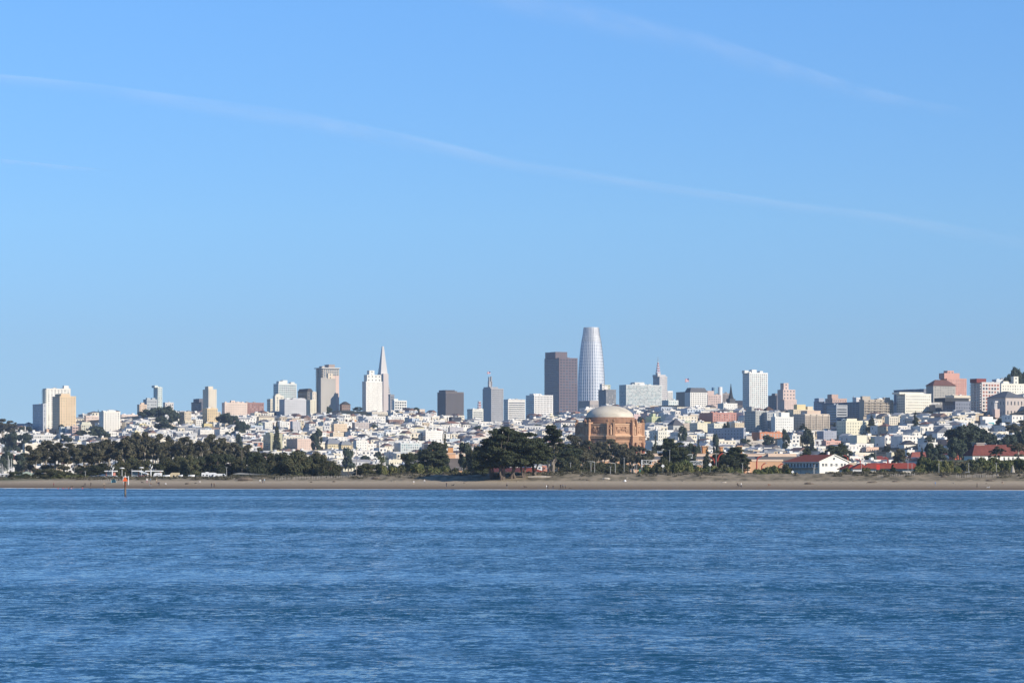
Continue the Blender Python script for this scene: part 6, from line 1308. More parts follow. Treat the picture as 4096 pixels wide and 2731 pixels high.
redpost('red curved lamp post behind the right end of the lodge',7,[(1445,1160),(1438,1140),(1425,1125),(1400,1115)],1450)
def gantry(label,r,xp,x0,x1,y0,y1,D,panels=0):
    X=wx(px(r,xp),D); g=g1(X,D); H0=wz(py(r,y1),D)-g; H1=wz(py(r,y0),D)-g; a_=wx(px(r,x0),D)-X; b_=wx(px(r,x1),D)-X
    t=empty('sign_gantry',(X,D,g),0,label,'sign gantry'); C_=MB(); C_.tube([(0,0,0),(0,0,H1+.3)],[.38,.32],METW,8); C_.build('post',t)
    C_=MB()
    for y_ in (-.6,.6):
        for z in (H0,H1): C_.tube([(a_,y_,z),(b_,y_,z)],.14,METW,5)
        n=max(3,int((b_-a_)/2.2))
        for i in range(n):
            xa=a_+(b_-a_)*i/n; xb=a_+(b_-a_)*(i+1)/n; C_.tube([(xa,y_,H0 if i%2 else H1),(xb,y_,H1 if i%2 else H0)],.09,METW,4); C_.tube([(xa,y_,H0),(xa,y_,H1)],.08,METW,4)
    C_.tube([(b_,-.6,H0),(b_,-.6,H1)],.1,METW,4); C_.build('truss',t)
    if panels:
        C_=MB(); C_.box(a_+.3,b_-.3,.75,.85,H0-.3,H1+.2,mat((.10,.12,.13),.6)); C_.build('sign_panel',t)
gantry('white truss sign gantry on a single post right of the rotunda',6,175,170,328,1152,1192,1480); gantry('taller white truss gantry beside the dark open cypress',6,553,545,705,1090,1128,1520); gantry('third gantry with dark sign boards before the peach wall',6,680,675,806,1160,1196,1500,1)
def roadsign(label,r,x,y,D,s,col,shape='diamond'):
    X=wx(px(r,x),D); g=g1(X,D); z=wz(py(r,y),D)-g; t=empty('road_sign',(X,D,g),0,label,'sign'); C_=MB(); C_.tube([(0,.05,0),(0,.05,z+.2)],.06,METG,5); C_.build('post',t); C_=MB()
    pts=[(0,-s),(s,0),(0,s),(-s,0)] if shape=='diamond' else [(-s*.7,-s),(s*.7,-s),(s*.7,s),(-s*.7,s)]
    n=4; C_.v=[(a_,-.04,z+b_) for a_,b_ in pts]+[(a_,.02,z+b_) for a_,b_ in pts]; C_.f=[(0,1,2,3),(7,6,5,4)]+[(i,i+4,(i+1)%4+4,(i+1)%4) for i in range(4)]; C_.m=[C_.mi(col)]*6; C_.build('board',t)
SGW=mat((.78,.78,.76),.5,.03); roadsign('white diamond sign above the bushes by the first gantry',6,396,1210,1200,.72,SGW); roadsign('white diamond sign before the peach wall, right of the third gantry',6,890,1196,1200,.72,SGW)
roadsign('white diamond sign at the left corner of the white gabled hall',7,446,1272,1200,.62,SGW); roadsign('small yellow diamond sign before the white gable wall',7,935,1285,1200,.5,mat((.75,.62,.03),.5,.03))
roadsign('tall red and white board on a pole before the lodge',7,1340,1222,1215,1.0,mat((.62,.05,.035),.5,.03),'rect'); roadsign('small green sign by the gantry foot right of the rotunda',5,1253,1322,1200,.45,mat((.03,.22,.16),.5,.03),'rect')
# ------------------------------------------------------------------ sod-roofed shed, tipi, utility box
D_=1225.; X0=wx(px(2,1135),D_); X1=wx(px(2,1475),D_); g=g1(X0,D_); t=empty('low_shelter',(X0,D_,g-.3),0,'long low shelter with a flat grey roof sloping right, before the grove','shelter'); L=X1-X0; zt=wz(py(2,1280),D_)-g+.3
C_=MB(); n=0; C_.v=[(0,-1,zt-.9),(L,-1,zt-.95),(L,8,zt-.95),(0,8,zt-.9),(-.5,-1.4,zt-.55),(L*.18,-1.4,zt),(L+.6,-1.4,zt-.75),(L+.6,8,zt-.75),(L*.18,8,zt),(-.5,8,zt-.55)]; k=C_.mi(mat((.30,.30,.29),.9)); C_.f=[(0,1,6,5,4),(1,2,7,6),(2,3,9,8,7),(3,0,4,9),(4,5,8,9),(5,6,7,8),(3,2,1,0)]; C_.m=[k]*7; C_.build('roof',t)
C_=MB(); C_.box(.5,L-.5,1,7,0,zt-.96,mat((.06,.055,.05))); C_.build('wall',t)
D_=1200.; X=wx(px(8,1450),D_); g=g1(X,D_); t=empty('canvas_tipi',(X,D_,g),0,'narrow pale pointed canvas tipi in the scrub at the right','tent'); C_=MB(); h=wz(py(8,1200),D_)-g; C_.lathe([(1.5,0),(.9,h*.45),(.25,h*.92),(.05,h)],mat((.42,.38,.32),.9,.2,.8),9); C_.tube([(0,0,h*.9),(.25,0,h+.5)],.05,BKC,4); C_.build('canvas',t)
D_=1195.; X=wx(px(8,975),D_); g=g1(X,D_); C_=MB(); C_.box(-.8,.8,0,1,0,2.2,METW); C_.box(-.9,.9,-.1,1.1,2.21,2.35,METG); o=C_.build('utility_cabinet',None,(X,D_,g)); props(o,'white utility cabinet beside a grey pole in the scrub','cabinet')
# ------------------------------------------------------------------ vehicles on the shore car park
TYRE=mat((.02,.02,.02),.8); CARG=glass((.02,.025,.03),.1)
def wheel(t,x,y,r_=.33):
    C_=MB(); C_.lathe([(r_*.6,-.11),(r_,-.1),(r_,.1),(r_*.6,.11)],TYRE,12); C_.lathe([(r_*.55,-.115),(r_*.5,.115)],METG,10); o=C_.build('wheel',t,(x,y,r_)); o.rotation_euler=(math.pi/2,0,0)
def extr(C_,prof,y0,y1,m):
    n=len(C_.v); q=len(prof); C_.v+=[(x,y0,z) for x,z in prof]+[(x,y1,z) for x,z in prof]; k=C_.mi(m)
    C_.f.append(tuple(n+i for i in range(q))); C_.m.append(k); C_.f.append(tuple(n+q+i for i in reversed(range(q)))); C_.m.append(k)
    for i in range(q): j=(i+1)%q; C_.f.append((n+i,n+q+i,n+q+j,n+j)); C_.m.append(k)
def place(name,r,xc,D,label,cat,flip=False,group=None):
    X=wx(px(r,xc),D); return empty(name,(X,D,g1(X,D)+.02),math.pi if flip else 0,label,cat,group)
def car(r,x,D,col,label=None,flip=False,group=None,van=False):
    t=place('parked_car' if not van else 'parked_van',r,x,D,label,'car' if not van else 'van',flip,group); pm_=mat(col,.3,.02,spec=.6); C_=MB()
    if van:
        pr=[(-2.7,.35),(2.6,.35),(2.7,.9),(2.35,1.25),(1.5,2.15),(-2.6,2.2),(-2.72,1.2)]
    else: pr=[(-2.2,.35),(2.15,.35),(2.2,.75),(1.25,.92),(.55,1.42),(-1.1,1.45),(-1.95,.98),(-2.2,.9)]
    extr(C_,pr,0,1.78,pm_); C_.build('body',t); C_=MB()
    gl=[(-1.0,1.36),(.5,1.34),(1.05,.97),(-1.65,.97)] if not van else [(.9,1.95),(1.45,2.0),(2.1,1.35),(.9,1.35)]
    extr(C_,gl,-.012,1.792,CARG); C_.build('windows',t)['kind']='thing'
    for a_ in (-1.4,1.35): wheel(t,a_*(1.2 if van else 1),.08); wheel(t,a_*(1.2 if van else 1),1.7)
    return t
def rv(r,x0,x1,yt,D,col,label,flip=False,trailer=False,wins=()):
    X0=wx(px(r,x0),D); X1=wx(px(r,x1),D); L=X1-X0; X=(X0+X1)/2; g=g1(X,D); H=max(wz(py(r,yt),D)-g,2.6)
    t=empty('camper_trailer' if trailer else 'motorhome',(X,D,g+.02),math.pi if flip else 0,label,'trailer' if trailer else 'motorhome'); C_=MB(); m_=mat(col,.45,.04); h=L/2
    if trailer: pr=[(-h*.8,.5),(h,.5),(h,H),(-h*.55,H),(-h*.85,H*.85),(-h,H*.55),(-h*.97,.7)]
    else: pr=[(-h,.45),(h,.45),(h,1.15),(h*.86,1.35),(h*.93,H*.72),(h*.9,H-.2),(h*.6,H),(-h*.98,H),(-h,H*.9)]
    extr(C_,pr,0,2.4,m_); C_.build('body',t)
    for a_,b_,c_,d_ in wins:
        C_=MB(); C_.box(L*a_-h,L*b_-h,-.03,.02,H*c_,H*d_,CARG); C_.build('window',t)
    if not trailer:
        C_=MB(); C_.box(-h*.5,-h*.1,.5,1.6,H,H+.25,METW); C_.build('roof_unit',t)
    for a_ in ((-.05,.12) if trailer else (-.55,.62)): wheel(t,h*a_,.05,.38); wheel(t,h*a_,2.35,.38)
    return t
rv(9,1372,1562,478,1215,(.80,.80,.80),'rounded white horse-trailer-like caravan under the open canopy',trailer=True,wins=((.45,.52,.75,.85),))
rv(9,1755,1978,478,1215,(.62,.50,.32),'tan camper with a dark doorway between two white trailered boats',trailer=True,wins=((.35,.52,.25,.6),(.75,.86,.45,.65)))
rv(2,800,958,1300,1210,(.78,.78,.77),'large white motorhome with dark windows, right of the parked cars',wins=((.08,.16,.5,.68),(.3,.42,.5,.68),(.5,.56,.35,.62),(.7,.78,.5,.68),(.84,.93,.5,.75)))
car(2,995,1208,(.78,.78,.77),'white van parked right behind the large white motorhome',van=True)
def boat(r,x0,x1,y,D,label):
    X0=wx(px(r,x0),D); X1=wx(px(r,x1),D); L=X1-X0; X=(X0+X1)/2; g=g1(X,D); t=empty('trailered_boat',(X,D,g+.02),0,label,'boat'); C_=MB(); n=12; m_=mat((.78,.78,.77),.35,.02,spec=.6)
    rings=[]
    for i in range(n+1):
        s_=i/n; x=-L/2+L*s_; w_=.95*math.sin(math.pi*min(1,.5+s_*.5))**.7 if s_>.4 else .95*(.75+.25*s_/.4); k=.15 if s_<.1 else 0
        w_=max(w_,.03); rings.append([(x,-w_,1.5+.2*s_),(x,-w_*.75,.95+.1*s_),(x,0,.7+.5*s_**3),(x,w_*.75,.95+.1*s_),(x,w_,1.5+.2*s_),(x,0,1.62+.2*s_)])
    n0=0; k=C_.mi(m_)
    for q in rings: C_.v+=q
    for i in range(n):
        for j in range(6): a_=i*6+j; b_=i*6+(j+1)%6; C_.f.append((a_,b_,b_+6,a_+6)); C_.m.append(k)
    C_.f.append((5,4,3,2,1,0)); C_.m.append(k); C_.f.append(tuple(n*6+j for j in range(6))); C_.m.append(k); C_.build('hull',t)
    C_=MB(); C_.box(-L*.4,L*.45,-.06,.06,.45,.55,METG); C_.box(-.3,.3,-.8,.8,.42,.6,METG); C_.build('trailer_frame',t); wheel(t,0,-.85,.3); wheel(t,0,.85,.3)
boat(9,1600,1762,520,1212,'white boat hull on a trailer left of the tan camper'); boat(9,1968,2068,520,1213,'short white boat hull on a trailer right of the tan camper'); boat(9,2190,2345,520,1212,'white boat hull on a trailer by a post, left of the dark cars')
car(2,735,1214,(.03,.035,.045),'dark car left of the large white motorhome'); car(2,775,1216,(.10,.11,.12),'grey car half behind the large white motorhome'); 
for i,(x,c) in enumerate([(1290,(.5,.5,.5)),(1330,(.05,.05,.06)),(1375,(.7,.7,.7)),(1440,(.75,.75,.74)),(1215,(.35,.36,.38)),(1160,(.06,.06,.07)),(1240,(.03,.03,.03)),(1700,(.7,.7,.7)),(1760,(.04,.05,.07)),(1810,(.4,.06,.05))]):
    car(1,x,1218+(i%3)*3,c,None)
for x,c in ((1235,(.02,.02,.025)),(1270,(.03,.03,.035)),(1300,(.5,.5,.5))): car(6,x,1235,c,None)
# ------------------------------------------------------------------ masts of the marina
mr_=random.Random(4)
for i,(x,yt,yb) in enumerate([(12,1105,1290),(30,1120,1290),(48,1150,1290),(68,1165,1290),(84,1180,1290),(103,1010,1230),(118,1060,1230),(143,1050,1220),(170,1145,1220),(915,1090,1220),(925,1140,1220)]):
    D=1650.; X=wx(px(1,x),D); t=empty('sailboat',(X,D,.2),mr_.uniform(-.4,.4),None,'sailboat','sailboats moored at the marina'); C_=MB(); H=wz(py(1,yt),D); C_.tube([(0,0,1),(0,0,H)],[.16,.09],METW,5); C_.box(-1.1,1.1,-.04,.04,H*.66,H*.66+.08,METW); C_.build('mast',t)
    C_=MB(); rings=[]; n=10
    for k_ in range(n+1):
        s_=k_/n; y_=-4+8.5*s_; w_=1.3*math.sin(math.pi*(.2+.78*s_))**.8+.02; rings.append([(-w_,y_,4.3),(-w_*.6,y_,3.4),(0,y_,3.1),(w_*.6,y_,3.4),(w_,y_,4.3),(0,y_,4.5)])
    k=C_.mi(mat((.76,.76,.75),.4,.03))
    for q in rings: C_.v+=q
    for k_ in range(n):
        for j in range(6): a_=k_*6+j; b_=k_*6+(j+1)%6; C_.f.append((a_,b_,b_+6,a_+6)); C_.m.append(k)
    C_.box(-.7,.7,-1.5,1.5,4.4,5.1,mat((.6,.6,.58),.5)); C_.build('hull',t)
bld(1,-60,-55,112,1145,1188,(.72,.66,.42),'large cream curved hull-like shed behind the marina masts at the left edge',name='boat_shed',D=1750,roof='hip',roofm=mat((.66,.62,.5)),top=2,clutter=0,base=3)
# ------------------------------------------------------------------ driftwood, logs, rocks, fences
DW=mat((.16,.13,.10),.95,.25,1.5); dr=random.Random(17)
def log(r,x0,x1,y,label,thick=.35,pale=False):
    D=solveD(px(r,(x0+x1)/2),py(r,y)) or 1080; X0=wx(px(r,x0),D); X1=wx(px(r,x1),D); Xc=(X0+X1)/2; g=g1(Xc,D); L=X1-X0; C_=MB()
    C_.tube([(-L/2,.3,thick*.5),(-L*.2,0,thick*.8),(L*.2,-.2,thick*.7),(L/2,.2,thick*.6)],[thick*.7,thick,thick*.9,thick*.5],mat((.5,.44,.36),.9,.2,1) if pale else DW,8)
    C_.tube([(L*.1,0,thick),(L*.18,.3,thick*2.2)],[thick*.3,thick*.12],DW,5)
    props(C_.build('driftwood_log',None,(Xc,D,g-.05)),label,'log','driftwood logs on the sand')
log(7,570,663,1402,'straight dark driftwood log alone on the sand below the gabled hall',.4); log(7,1228,1330,1390,'long thin dark log on the sand below the garage',.3); log(8,-10,25,1385,'short dark log left of the long thin one below the lodge',.25); log(8,190,262,1380,'dark log on the sand below the left half of the lodge',.3)
log(8,1168,1262,1372,'dark log on the sand near the bench at the right',.35); log(8,700,765,1335,'slanting dark log on the dune foot, right',.35); log(6,1000,1062,1386,'pale thin log in the middle of the right beach',.22,True); log(5,255,490,1395,'long pale log at the dune edge under the cypress group',.4,True)
log(2,630,678,1402,'dark branchy log on the left beach below the white boat',.35); log(2,728,750,1395,'short dark log left of a white figure on the left beach',.25); log(3,865,890,1508,'short dark log on the open centre beach',.3); log(3,630,650,1513,'small dark log on the sand below the broad cypress',.25)
log(2,1180,1335,1370,'large dark driftwood heap on the sand below the low shelter',.8); log(3,1270,1365,1482,'dark driftwood pile at the dune foot, centre',.55); log(5,918,985,1408,'pale driftwood pile on the dune right below the rotunda',.45,True); log(5,770,800,1418,'small dark driftwood piece on the dune below the rotunda',.2)
for i in range(26):
    p4=dr.uniform(1500,4000); D=float(shore(p4))+dr.uniform(38,60); X=wx(p4,D); C_=MB(); s_=dr.uniform(.15,.5); pts=[(s_*dr.uniform(.7,1.2)*math.cos(a_),s_*dr.uniform(.7,1.2)*math.sin(a_)) for a_ in [k*math.pi/3 for k in range(6)]]
    C_.prism(pts,-.1,s_*.55,mat((.30,.27,.22),.9,.2,2) if dr.random()<.6 else DW); props(C_.build('beach_rock',None,(X,D,g1(X,D))),'small rock or wood scrap on the upper sand, one of many alike','rock','rocks and scraps on the upper sand')
def fence(label,r,x0,x1,y,n,h=1.1):
    D=solveD(px(r,(x0+x1)/2),py(r,y)) or 1100; t=None
    for i in range(n):
        x=x0+(x1-x0)*(i+dr.uniform(-.3,.3))/(n-1); X=wx(px(r,x),D+dr.uniform(-.4,.4)); g=g1(X,D)
        if t is None: t=empty('dune_fence',(X,D,g),0,label,'fence'); X_=X; G_=g
        C_=MB(); C_.box(-.09,.09,-.09,.09,-.4,h*dr.uniform(.8,1.1),mat((.34,.31,.27),.9)); C_.build('fence_post',t,(X-X_,0,g-G_))
    C_=MB(); pts=[]
    for i in range(n): X=wx(px(r,x0+(x1-x0)*i/(n-1)),D); pts.append((X-X_,0,g1(X,D)-G_+h*.6))
    C_.tube(pts,.025,METG,4); C_.build('wire',t)
fence('leaning post fence along the dune below the broad cypresses',3,270,1010,1480,30); fence('short post fence at the dune foot, centre',3,1020,1180,1462,9); fence('post fence on the dune at the far right',8,860,1290,1345,20); fence('post fence at the left shore by the parking',1,1250,1560,1330,12,.8); fence('post fence on the scrub left of the lodge',8,40,420,1318,16,.9)
D_=solveD(px(8,1275),py(8,1335)) or 1090; X=wx(px(8,1275),D_); t=empty('park_bench',(X,D_,g1(X,D_)),0,'pale wooden bench on the dune at the right beside a white post','bench'); wd_=mat((.45,.40,.33),.8); L=(px(8,1305)-px(8,1245))*K4*D_
C_=MB(); C_.box(-L/2,L/2,-.25,.25,.42,.5,wd_); C_.build('seat',t); C_=MB(); C_.box(-L/2,L/2,.22,.3,.6,.95,wd_); C_.build('backrest',t)
for s_ in (-1,1): C_=MB(); C_.box(s_*L*.42-.06,s_*L*.42+.06,-.2,.28,0,.419,wd_); C_.build('leg',t)
D_=solveD(px(5,1120),py(5,1425)) or 1080; X=wx(px(5,1120),D_); C_=MB(); C_.lathe([(.42,0),(.48,.2),(.36,.5),(.08,.7)],mat((.85,.85,.84),.6),9); props(C_.build('beach_tent',None,(X,D_,g1(X,D_))),'small white beach tent alone on the sand below the rotunda','tent')
D_=solveD(px(1,1427),py(1,1352)) or 1150; X=wx(px(1,1427),D_); C_=MB(); bt=mat((.25,.52,.62),.6); n=12
for i in range(n):
    a0=math.pi*i/n; a1=math.pi*(i+1)/n; R0=.95
    C_.quad((R0*math.cos(a0),-.5,1.5*math.sin(a0)),(R0*math.cos(a1),-.5,1.5*math.sin(a1)),(R0*.9*math.cos(a1),1.0,1.35*math.sin(a1)),(R0*.9*math.cos(a0),1.0,1.35*math.sin(a0)),bt if i%4 else mat((.75,.78,.8)))
    C_.poly([(R0*.9*math.cos(a0),1.0,1.35*math.sin(a0)),(R0*.9*math.cos(a1),1.0,1.35*math.sin(a1)),(0,1.0,0)],bt)
props(C_.build('beach_tent',None,(X,D_,g1(X,D_))),'open pale blue beach tent on the sand left of the channel marker','tent')
# ------------------------------------------------------------------ people and dogs
SKIN=mat((.48,.29,.20),.6,.03); HAIRM=[mat((.03,.02,.015),.7),mat((.12,.07,.035),.7),mat((.35,.30,.24),.7)]
def skinned(sk, tagname='person'):
    """sk: list of chains; each chain = (tag, [(x,y,z,r),...]) sharing joints by coordinates -> one continuous surface"""
    bm=bmesh.new(); lay=bm.verts.layers.skin.verify(); V={}; segs=[]
    def vert(p):
        k=(round(p[0],4),round(p[1],4),round(p[2],4))
        if k not in V: v=bm.verts.new(p[:3]); v[lay].radius=(p[3],p[3]*(p[4] if len(p)>4 else 1)); V[k]=v
        return V[k]
    first=True
    for tg,ch in sk:
        pv=None
        for p in ch:
            v=vert(p)
            if first: v[lay].use_root=True; first=False
            if pv is not None and bm.edges.get((pv,v)) is None: bm.edges.new((pv,v)); segs.append((tg,Vector(pv.co),Vector(v.co)))
            pv=v
    me=bpy.data.meshes.new('skel'); bm.to_mesh(me); bm.free(); o=bpy.data.objects.new('skel',me); COL.objects.link(o)
    m=o.modifiers.new('s','SKIN'); m.branch_smoothing=.6; ss=o.modifiers.new('u','SUBSURF'); ss.levels=1
    dg=bpy.context.evaluated_depsgraph_get(); out=bpy.data.meshes.new_from_object(o.evaluated_get(dg)); bpy.data.objects.remove(o)
    tags=[]
    for p in out.polygons:
        c=p.center; best=None
        for tg,a_,b_ in segs:
            ab=b_-a_; t_=max(0,min(1,(c-a_).dot(ab)/max(ab.length_squared,1e-9))); d=(c-(a_+ab*t_)).length
            if best is None or d<best[0]: best=(d,tg)
        tags.append(best[1])
    return out,tags
def arm(s,sh,el,wr,rsk=False):
    d=(Vector(wr)-Vector(el)).normalized(); out=[('top',[(s*.06,0,1.36,.10),(*sh,.058),(*el,.042)]),('top',[(*el,.042),(*wr,.026)])]
    palm=Vector(wr)+d*.06; out.append(('skin',[(*wr,.026),(*palm,.030,.5)]))
    for k in range(4):
        o=Vector(((k-1.5)*.004,(k-1.5)*.019,0)); b_=palm+o+d*.035; L=(.058,.066,.062,.048)[k]; q=b_+d*L*.55+Vector((-s*.006,0,0)); e=b_+d*L+Vector((-s*.022,0,0)); out.append(('skin',[(*palm,.030,.5),(*b_,.010),(*q,.0085),(*e,.0075)]))
    th=Vector(wr)+d*.03+Vector((0,-.035,0)); out.append(('skin',[(*palm,.030,.5),(*th,.011),(*(th+d*.04+Vector((0,-.012,0))),.009)])); return out
def person_mesh(pose):
    w=0
    legs={'stand':[((-.09,0,.88),(-.10,-.01,.48),(-.11,.02,.08)),((.09,0,.88),(.10,-.01,.48),(.12,.02,.08))],
          'walk':[((-.09,0,.88),(-.26,-.02,.50),(-.34,.02,.09)),((.06,0,.88),(.18,.0,.49),(.10,.03,.10))],
          'sit':[((-.09,.0,.20),(-.14,-.42,.40),(-.14,-.62,.07)),((.09,.0,.20),(.14,-.42,.38),(.16,-.66,.07))]}[pose]
    dz=-.70 if pose=='sit' else 0
    T=[('leg',[(0,0,.94+dz,.135,.8),(*legs[0][0],.088)]),('leg',[(0,0,.94+dz,.135,.8),(*legs[1][0],.088)])]
    for a_,k_,f_ in legs:
        T+= [('leg',[(*a_,.088),(*k_,.060),(*f_,.040)]),('shoe',[(*f_,.040),(f_[0]+(-.02 if pose=='walk' else 0),f_[1]-.06,.045,.040),(f_[0]+(-.05 if pose=='walk' else 0),f_[1]-.17,.035,.030)])]
    z=lambda v:v+dz
    T+=[('top',[(0,0,z(.94),.135,.8),(0,0,z(1.10),.115,.8),(0,0,z(1.28),.145,.75),(0,0,z(1.40),.11,.8)]),('skin',[(0,0,z(1.40),.11,.8),(0,-.005,z(1.47),.052),(0,-.012,z(1.54),.070)]),
        ('face',[(0,-.012,z(1.54),.070),(0,-.012,z(1.61),.085)]),('face',[(0,-.012,z(1.61),.085),(0,-.095,z(1.595),.020),(0,-.112,z(1.585),.012)]),('hair',[(0,-.012,z(1.61),.085),(0,.012,z(1.67),.080),(0,.015,z(1.705),.05)]),
        ('face',[(0,-.012,z(1.61),.085),(-.088,0,z(1.605),.016)]),('face',[(0,-.012,z(1.61),.085),(.088,0,z(1.605),.016)])]
    sw={'stand':0,'walk':.14,'sit':0}[pose]
    for s in (-1,1):
        A_=arm(s,(s*.20,0,1.37),(s*.25+(-s*0)+s*0,sw*s*.5,1.10),(s*.25,sw*s-.06,.86))
        for tg,ch in A_: T.append((tg,[(c[0]+(sw*s*(1.37-c[2])*.8 if pose=='walk' else 0),c[1],z(c[2]),*c[3:]) for c in ch]))
    # arms join the chest at the collar
    T=[(tg,[((0,0,z(1.40),.11,.8) if (abs(abs(c[0])-.06)<1e-3 and abs(c[2]-z(1.36))<.02) or (abs(c[2]-z(1.36))<1e-3) else c) for c in ch]) for tg,ch in T]
    return skinned(T)
PM={k:person_mesh(k) for k in ('stand','walk','sit')}
CLR={'black':(.02,.02,.022),'navy':(.02,.03,.07),'white':(.78,.78,.76),'blue':(.05,.22,.50),'red':(.45,.04,.03),'grey':(.22,.22,.23),'beige':(.50,.40,.28),'pale blue':(.35,.5,.62),'brown':(.14,.08,.05),'pink':(.6,.3,.32),'green':(.08,.18,.08)}
PC={}
def person(r,x,yf,top,leg,pose='stand',label=None,hair=0,rot=0.,D=None,h=1.0):
    x4=px(r,x); D=D or solveD(x4,py(r,yf),990,1150) or 1090.; X=wx(x4,D); key=(pose,top,leg,hair)
    if key not in PC:
        src,tags=PM[pose]; me=src.copy(); me.name='person'; me.materials.clear()
        ms=[SKIN,mat(CLR[top],.85,.05,2),mat(CLR[leg],.85,.05,2),HAIRM[hair],mat((.03,.03,.03),.6)]
        for m in ms: me.materials.append(m)
        ix={'skin':0,'face':0,'top':1,'leg':2,'hair':3,'shoe':4}; me.polygons.foreach_set('material_index',[ix[t_] for t_ in tags]); me.polygons.foreach_set('use_smooth',[True]*len(tags)); me.update(); PC[key]=me
    o=link('person',PC[key],None,(X,D,g1(X,D)+.0),rot); o.scale=(h,h,h)
    props(o,label,'person','people on the beach'); return o
P_=math.pi
for a in [(5,62,1492,'black','grey','stand','person in dark clothes alone at the water edge below the big cypresses'),(5,418,1495,'white','grey','stand','person in a white top beside a taller dark figure at the water edge',2),(5,429,1492,'black','black','stand','tall dark-clothed person close beside a person in white',0),
    (5,475,1495,'black','navy','stand','person in black standing between the pair and the trio at the water'),(5,543,1490,'navy','black','walk','leftmost of the three dark figures near the dog'),(5,563,1484,'grey','black','stand','middle of the three figures near the dog, slightly farther back'),(5,588,1494,'grey','brown','stand','right one of the three figures, nearest the dog'),
    (6,1176,1434,'black','black','walk','person in black walking beside a person in a white top'),(6,1215,1434,'white','black','stand','person in a white top and dark trousers on the right beach'),
    (8,640,1425,'blue','grey','stand','person in a bright blue jacket on the wet sand',0),(8,1077,1438,'black','black','walk','person in black walking a white dog at the right'),(8,1340,1396,'brown','beige','sit','person sitting on the sand near the bench'),
    (4,406,1542,'white','beige','walk','person in pale clothes, left one of two on the centre beach'),(4,517,1530,'white','grey','walk','person in white, right one of two on the centre beach'),(4,747,1560,'black','navy','stand','person in dark clothes standing alone before the dog, centre beach'),(4,1378,1566,'grey','grey','stand','person in grey alone below the cypress shadow'),
    (2,905,1436,'black','navy','stand','left one of a dark-clothed pair below the motorhome'),(2,932,1434,'brown','black','stand','taller right one of the dark pair below the motorhome'),(2,255,1431,'grey','grey','stand','left figure of a pair by the water below the canopy'),(2,269,1431,'brown','grey','stand','right figure of a pair by the water below the canopy'),
    (2,345,1421,'black','grey','stand','left figure of a dark pair below the white caravan'),(2,356,1421,'navy','black','stand','right figure of a dark pair below the white caravan'),(2,230,1383,'white','navy','walk','person in white top and dark trousers at the upper sand, left'),(2,267,1385,'pale blue','grey','walk','person in pale blue on the upper sand, left'),(2,330,1397,'beige','brown','walk','person in beige below the white caravan, upper sand'),
    (2,1440,1392,'black','navy','stand','dark figure beside a pale blue one below the long shelter'),(2,1458,1392,'pale blue','grey','stand','pale blue figure beside a dark one below the long shelter'),(2,1412,1376,'white','white','sit','white-clothed person sitting near the driftwood heap'),(2,783,1392,'white','beige','sit','pale person crouching below the large motorhome'),
    (1,674,1407,'red','brown','stand','person in red by the water, left beach'),(1,1067,1402,'black','navy','stand','dark person on the wet sand left of the pale blue tent'),(1,1140,1398,'black','black','walk','dark person with arms out on the wet sand, left'),(1,1306,1407,'beige','black','walk','person in beige and black walking left of the channel marker'),
    (1,224,1402,'brown','grey','stand','person in brown at the surf, far left'),(1,275,1398,'red','navy','sit','person in red crouching near the surf, far left'),(1,350,1392,'black','black','stand','left one of a dark pair, far left beach'),(1,374,1394,'navy','black','stand','right one of a dark pair, far left beach'),(1,454,1380,'black','grey','stand','person in black left of a pale one, far left beach'),(1,468,1377,'grey','black','walk','striding person in grey, far left beach'),
    (1,533,1374,'beige','grey','stand','pale person alone, far left beach'),(1,590,1370,'navy','black','stand','person in navy on the left beach before the crowd'),(1,625,1367,'black','brown','walk','walking dark person just left of the crowd'),(1,67,1396,'white','grey','stand','person in white at the far left shore'),(1,1132,1342,'black','black','stand','dark person at the dune foot, left of the blue tent'),(1,1312,1343,'brown','navy','stand','brown-topped person just left of the blue tent'),
    (1,1845,1352,'white','pink','walk','person in white and pink on the upper sand right of the marker'),(2,425,1412,'white','white','sit','small pale figure below the left white boat')]:
    r,x,yf,tp,lg,ps,lb=a[:7]; person(r,x,yf,tp,lg,ps,lb,a[7] if len(a)>7 else (sum(map(ord,lb))%3),rot=(sum(map(ord,lb))%7)-3)
cr=random.Random(12); 
for i in range(24):
    x=cr.choice([cr.uniform(700,950),cr.uniform(700,950),cr.uniform(960,1090)]); person(1,x,cr.uniform(1350,1362),cr.choice(['black','white','red','navy','grey','pink','beige']),cr.choice(['black','navy','grey']),cr.choice(['sit','stand','sit']),'person in the crowd gathered on the upper left beach',cr.randrange(3),cr.uniform(-3,3))['group']='crowd on the upper left beach'
for i in range(12):
    x=cr.uniform(990,1280); person(9,x,cr.uniform(592,604),cr.choice(['black','white','red','navy','grey','pink']),cr.choice(['black','navy','grey']),'stand','person standing by the parking lot near the glass pavilions',cr.randrange(3),cr.uniform(-3,3),D=1195+cr.uniform(-6,6))['group']='people by the pavilions'
def dog_mesh():
    T=[('fur',[(0,.30,.42,.10),(0,0,.43,.115),(0,-.30,.45,.125),(0,-.43,.56,.075),(0,-.50,.65,.07),(0,-.60,.63,.045),(0,-.68,.61,.028)]),('fur',[(0,.30,.42,.10),(0,.42,.50,.028),(0,.52,.62,.02)])]
    for s in (-1,1):
        T+=[('fur',[(0,-.30,.45,.125),(s*.08,-.30,.30,.045),(s*.085,-.29,.16,.026),(s*.085,-.31,.03,.028)]),('fur',[(0,.30,.42,.10),(s*.08,.26,.30,.055),(s*.085,.38,.17,.026),(s*.085,.34,.03,.028)]),('fur',[(0,-.50,.65,.07),(s*.055,-.47,.73,.022)])]
    return skinned(T)[0]
DM=dog_mesh()
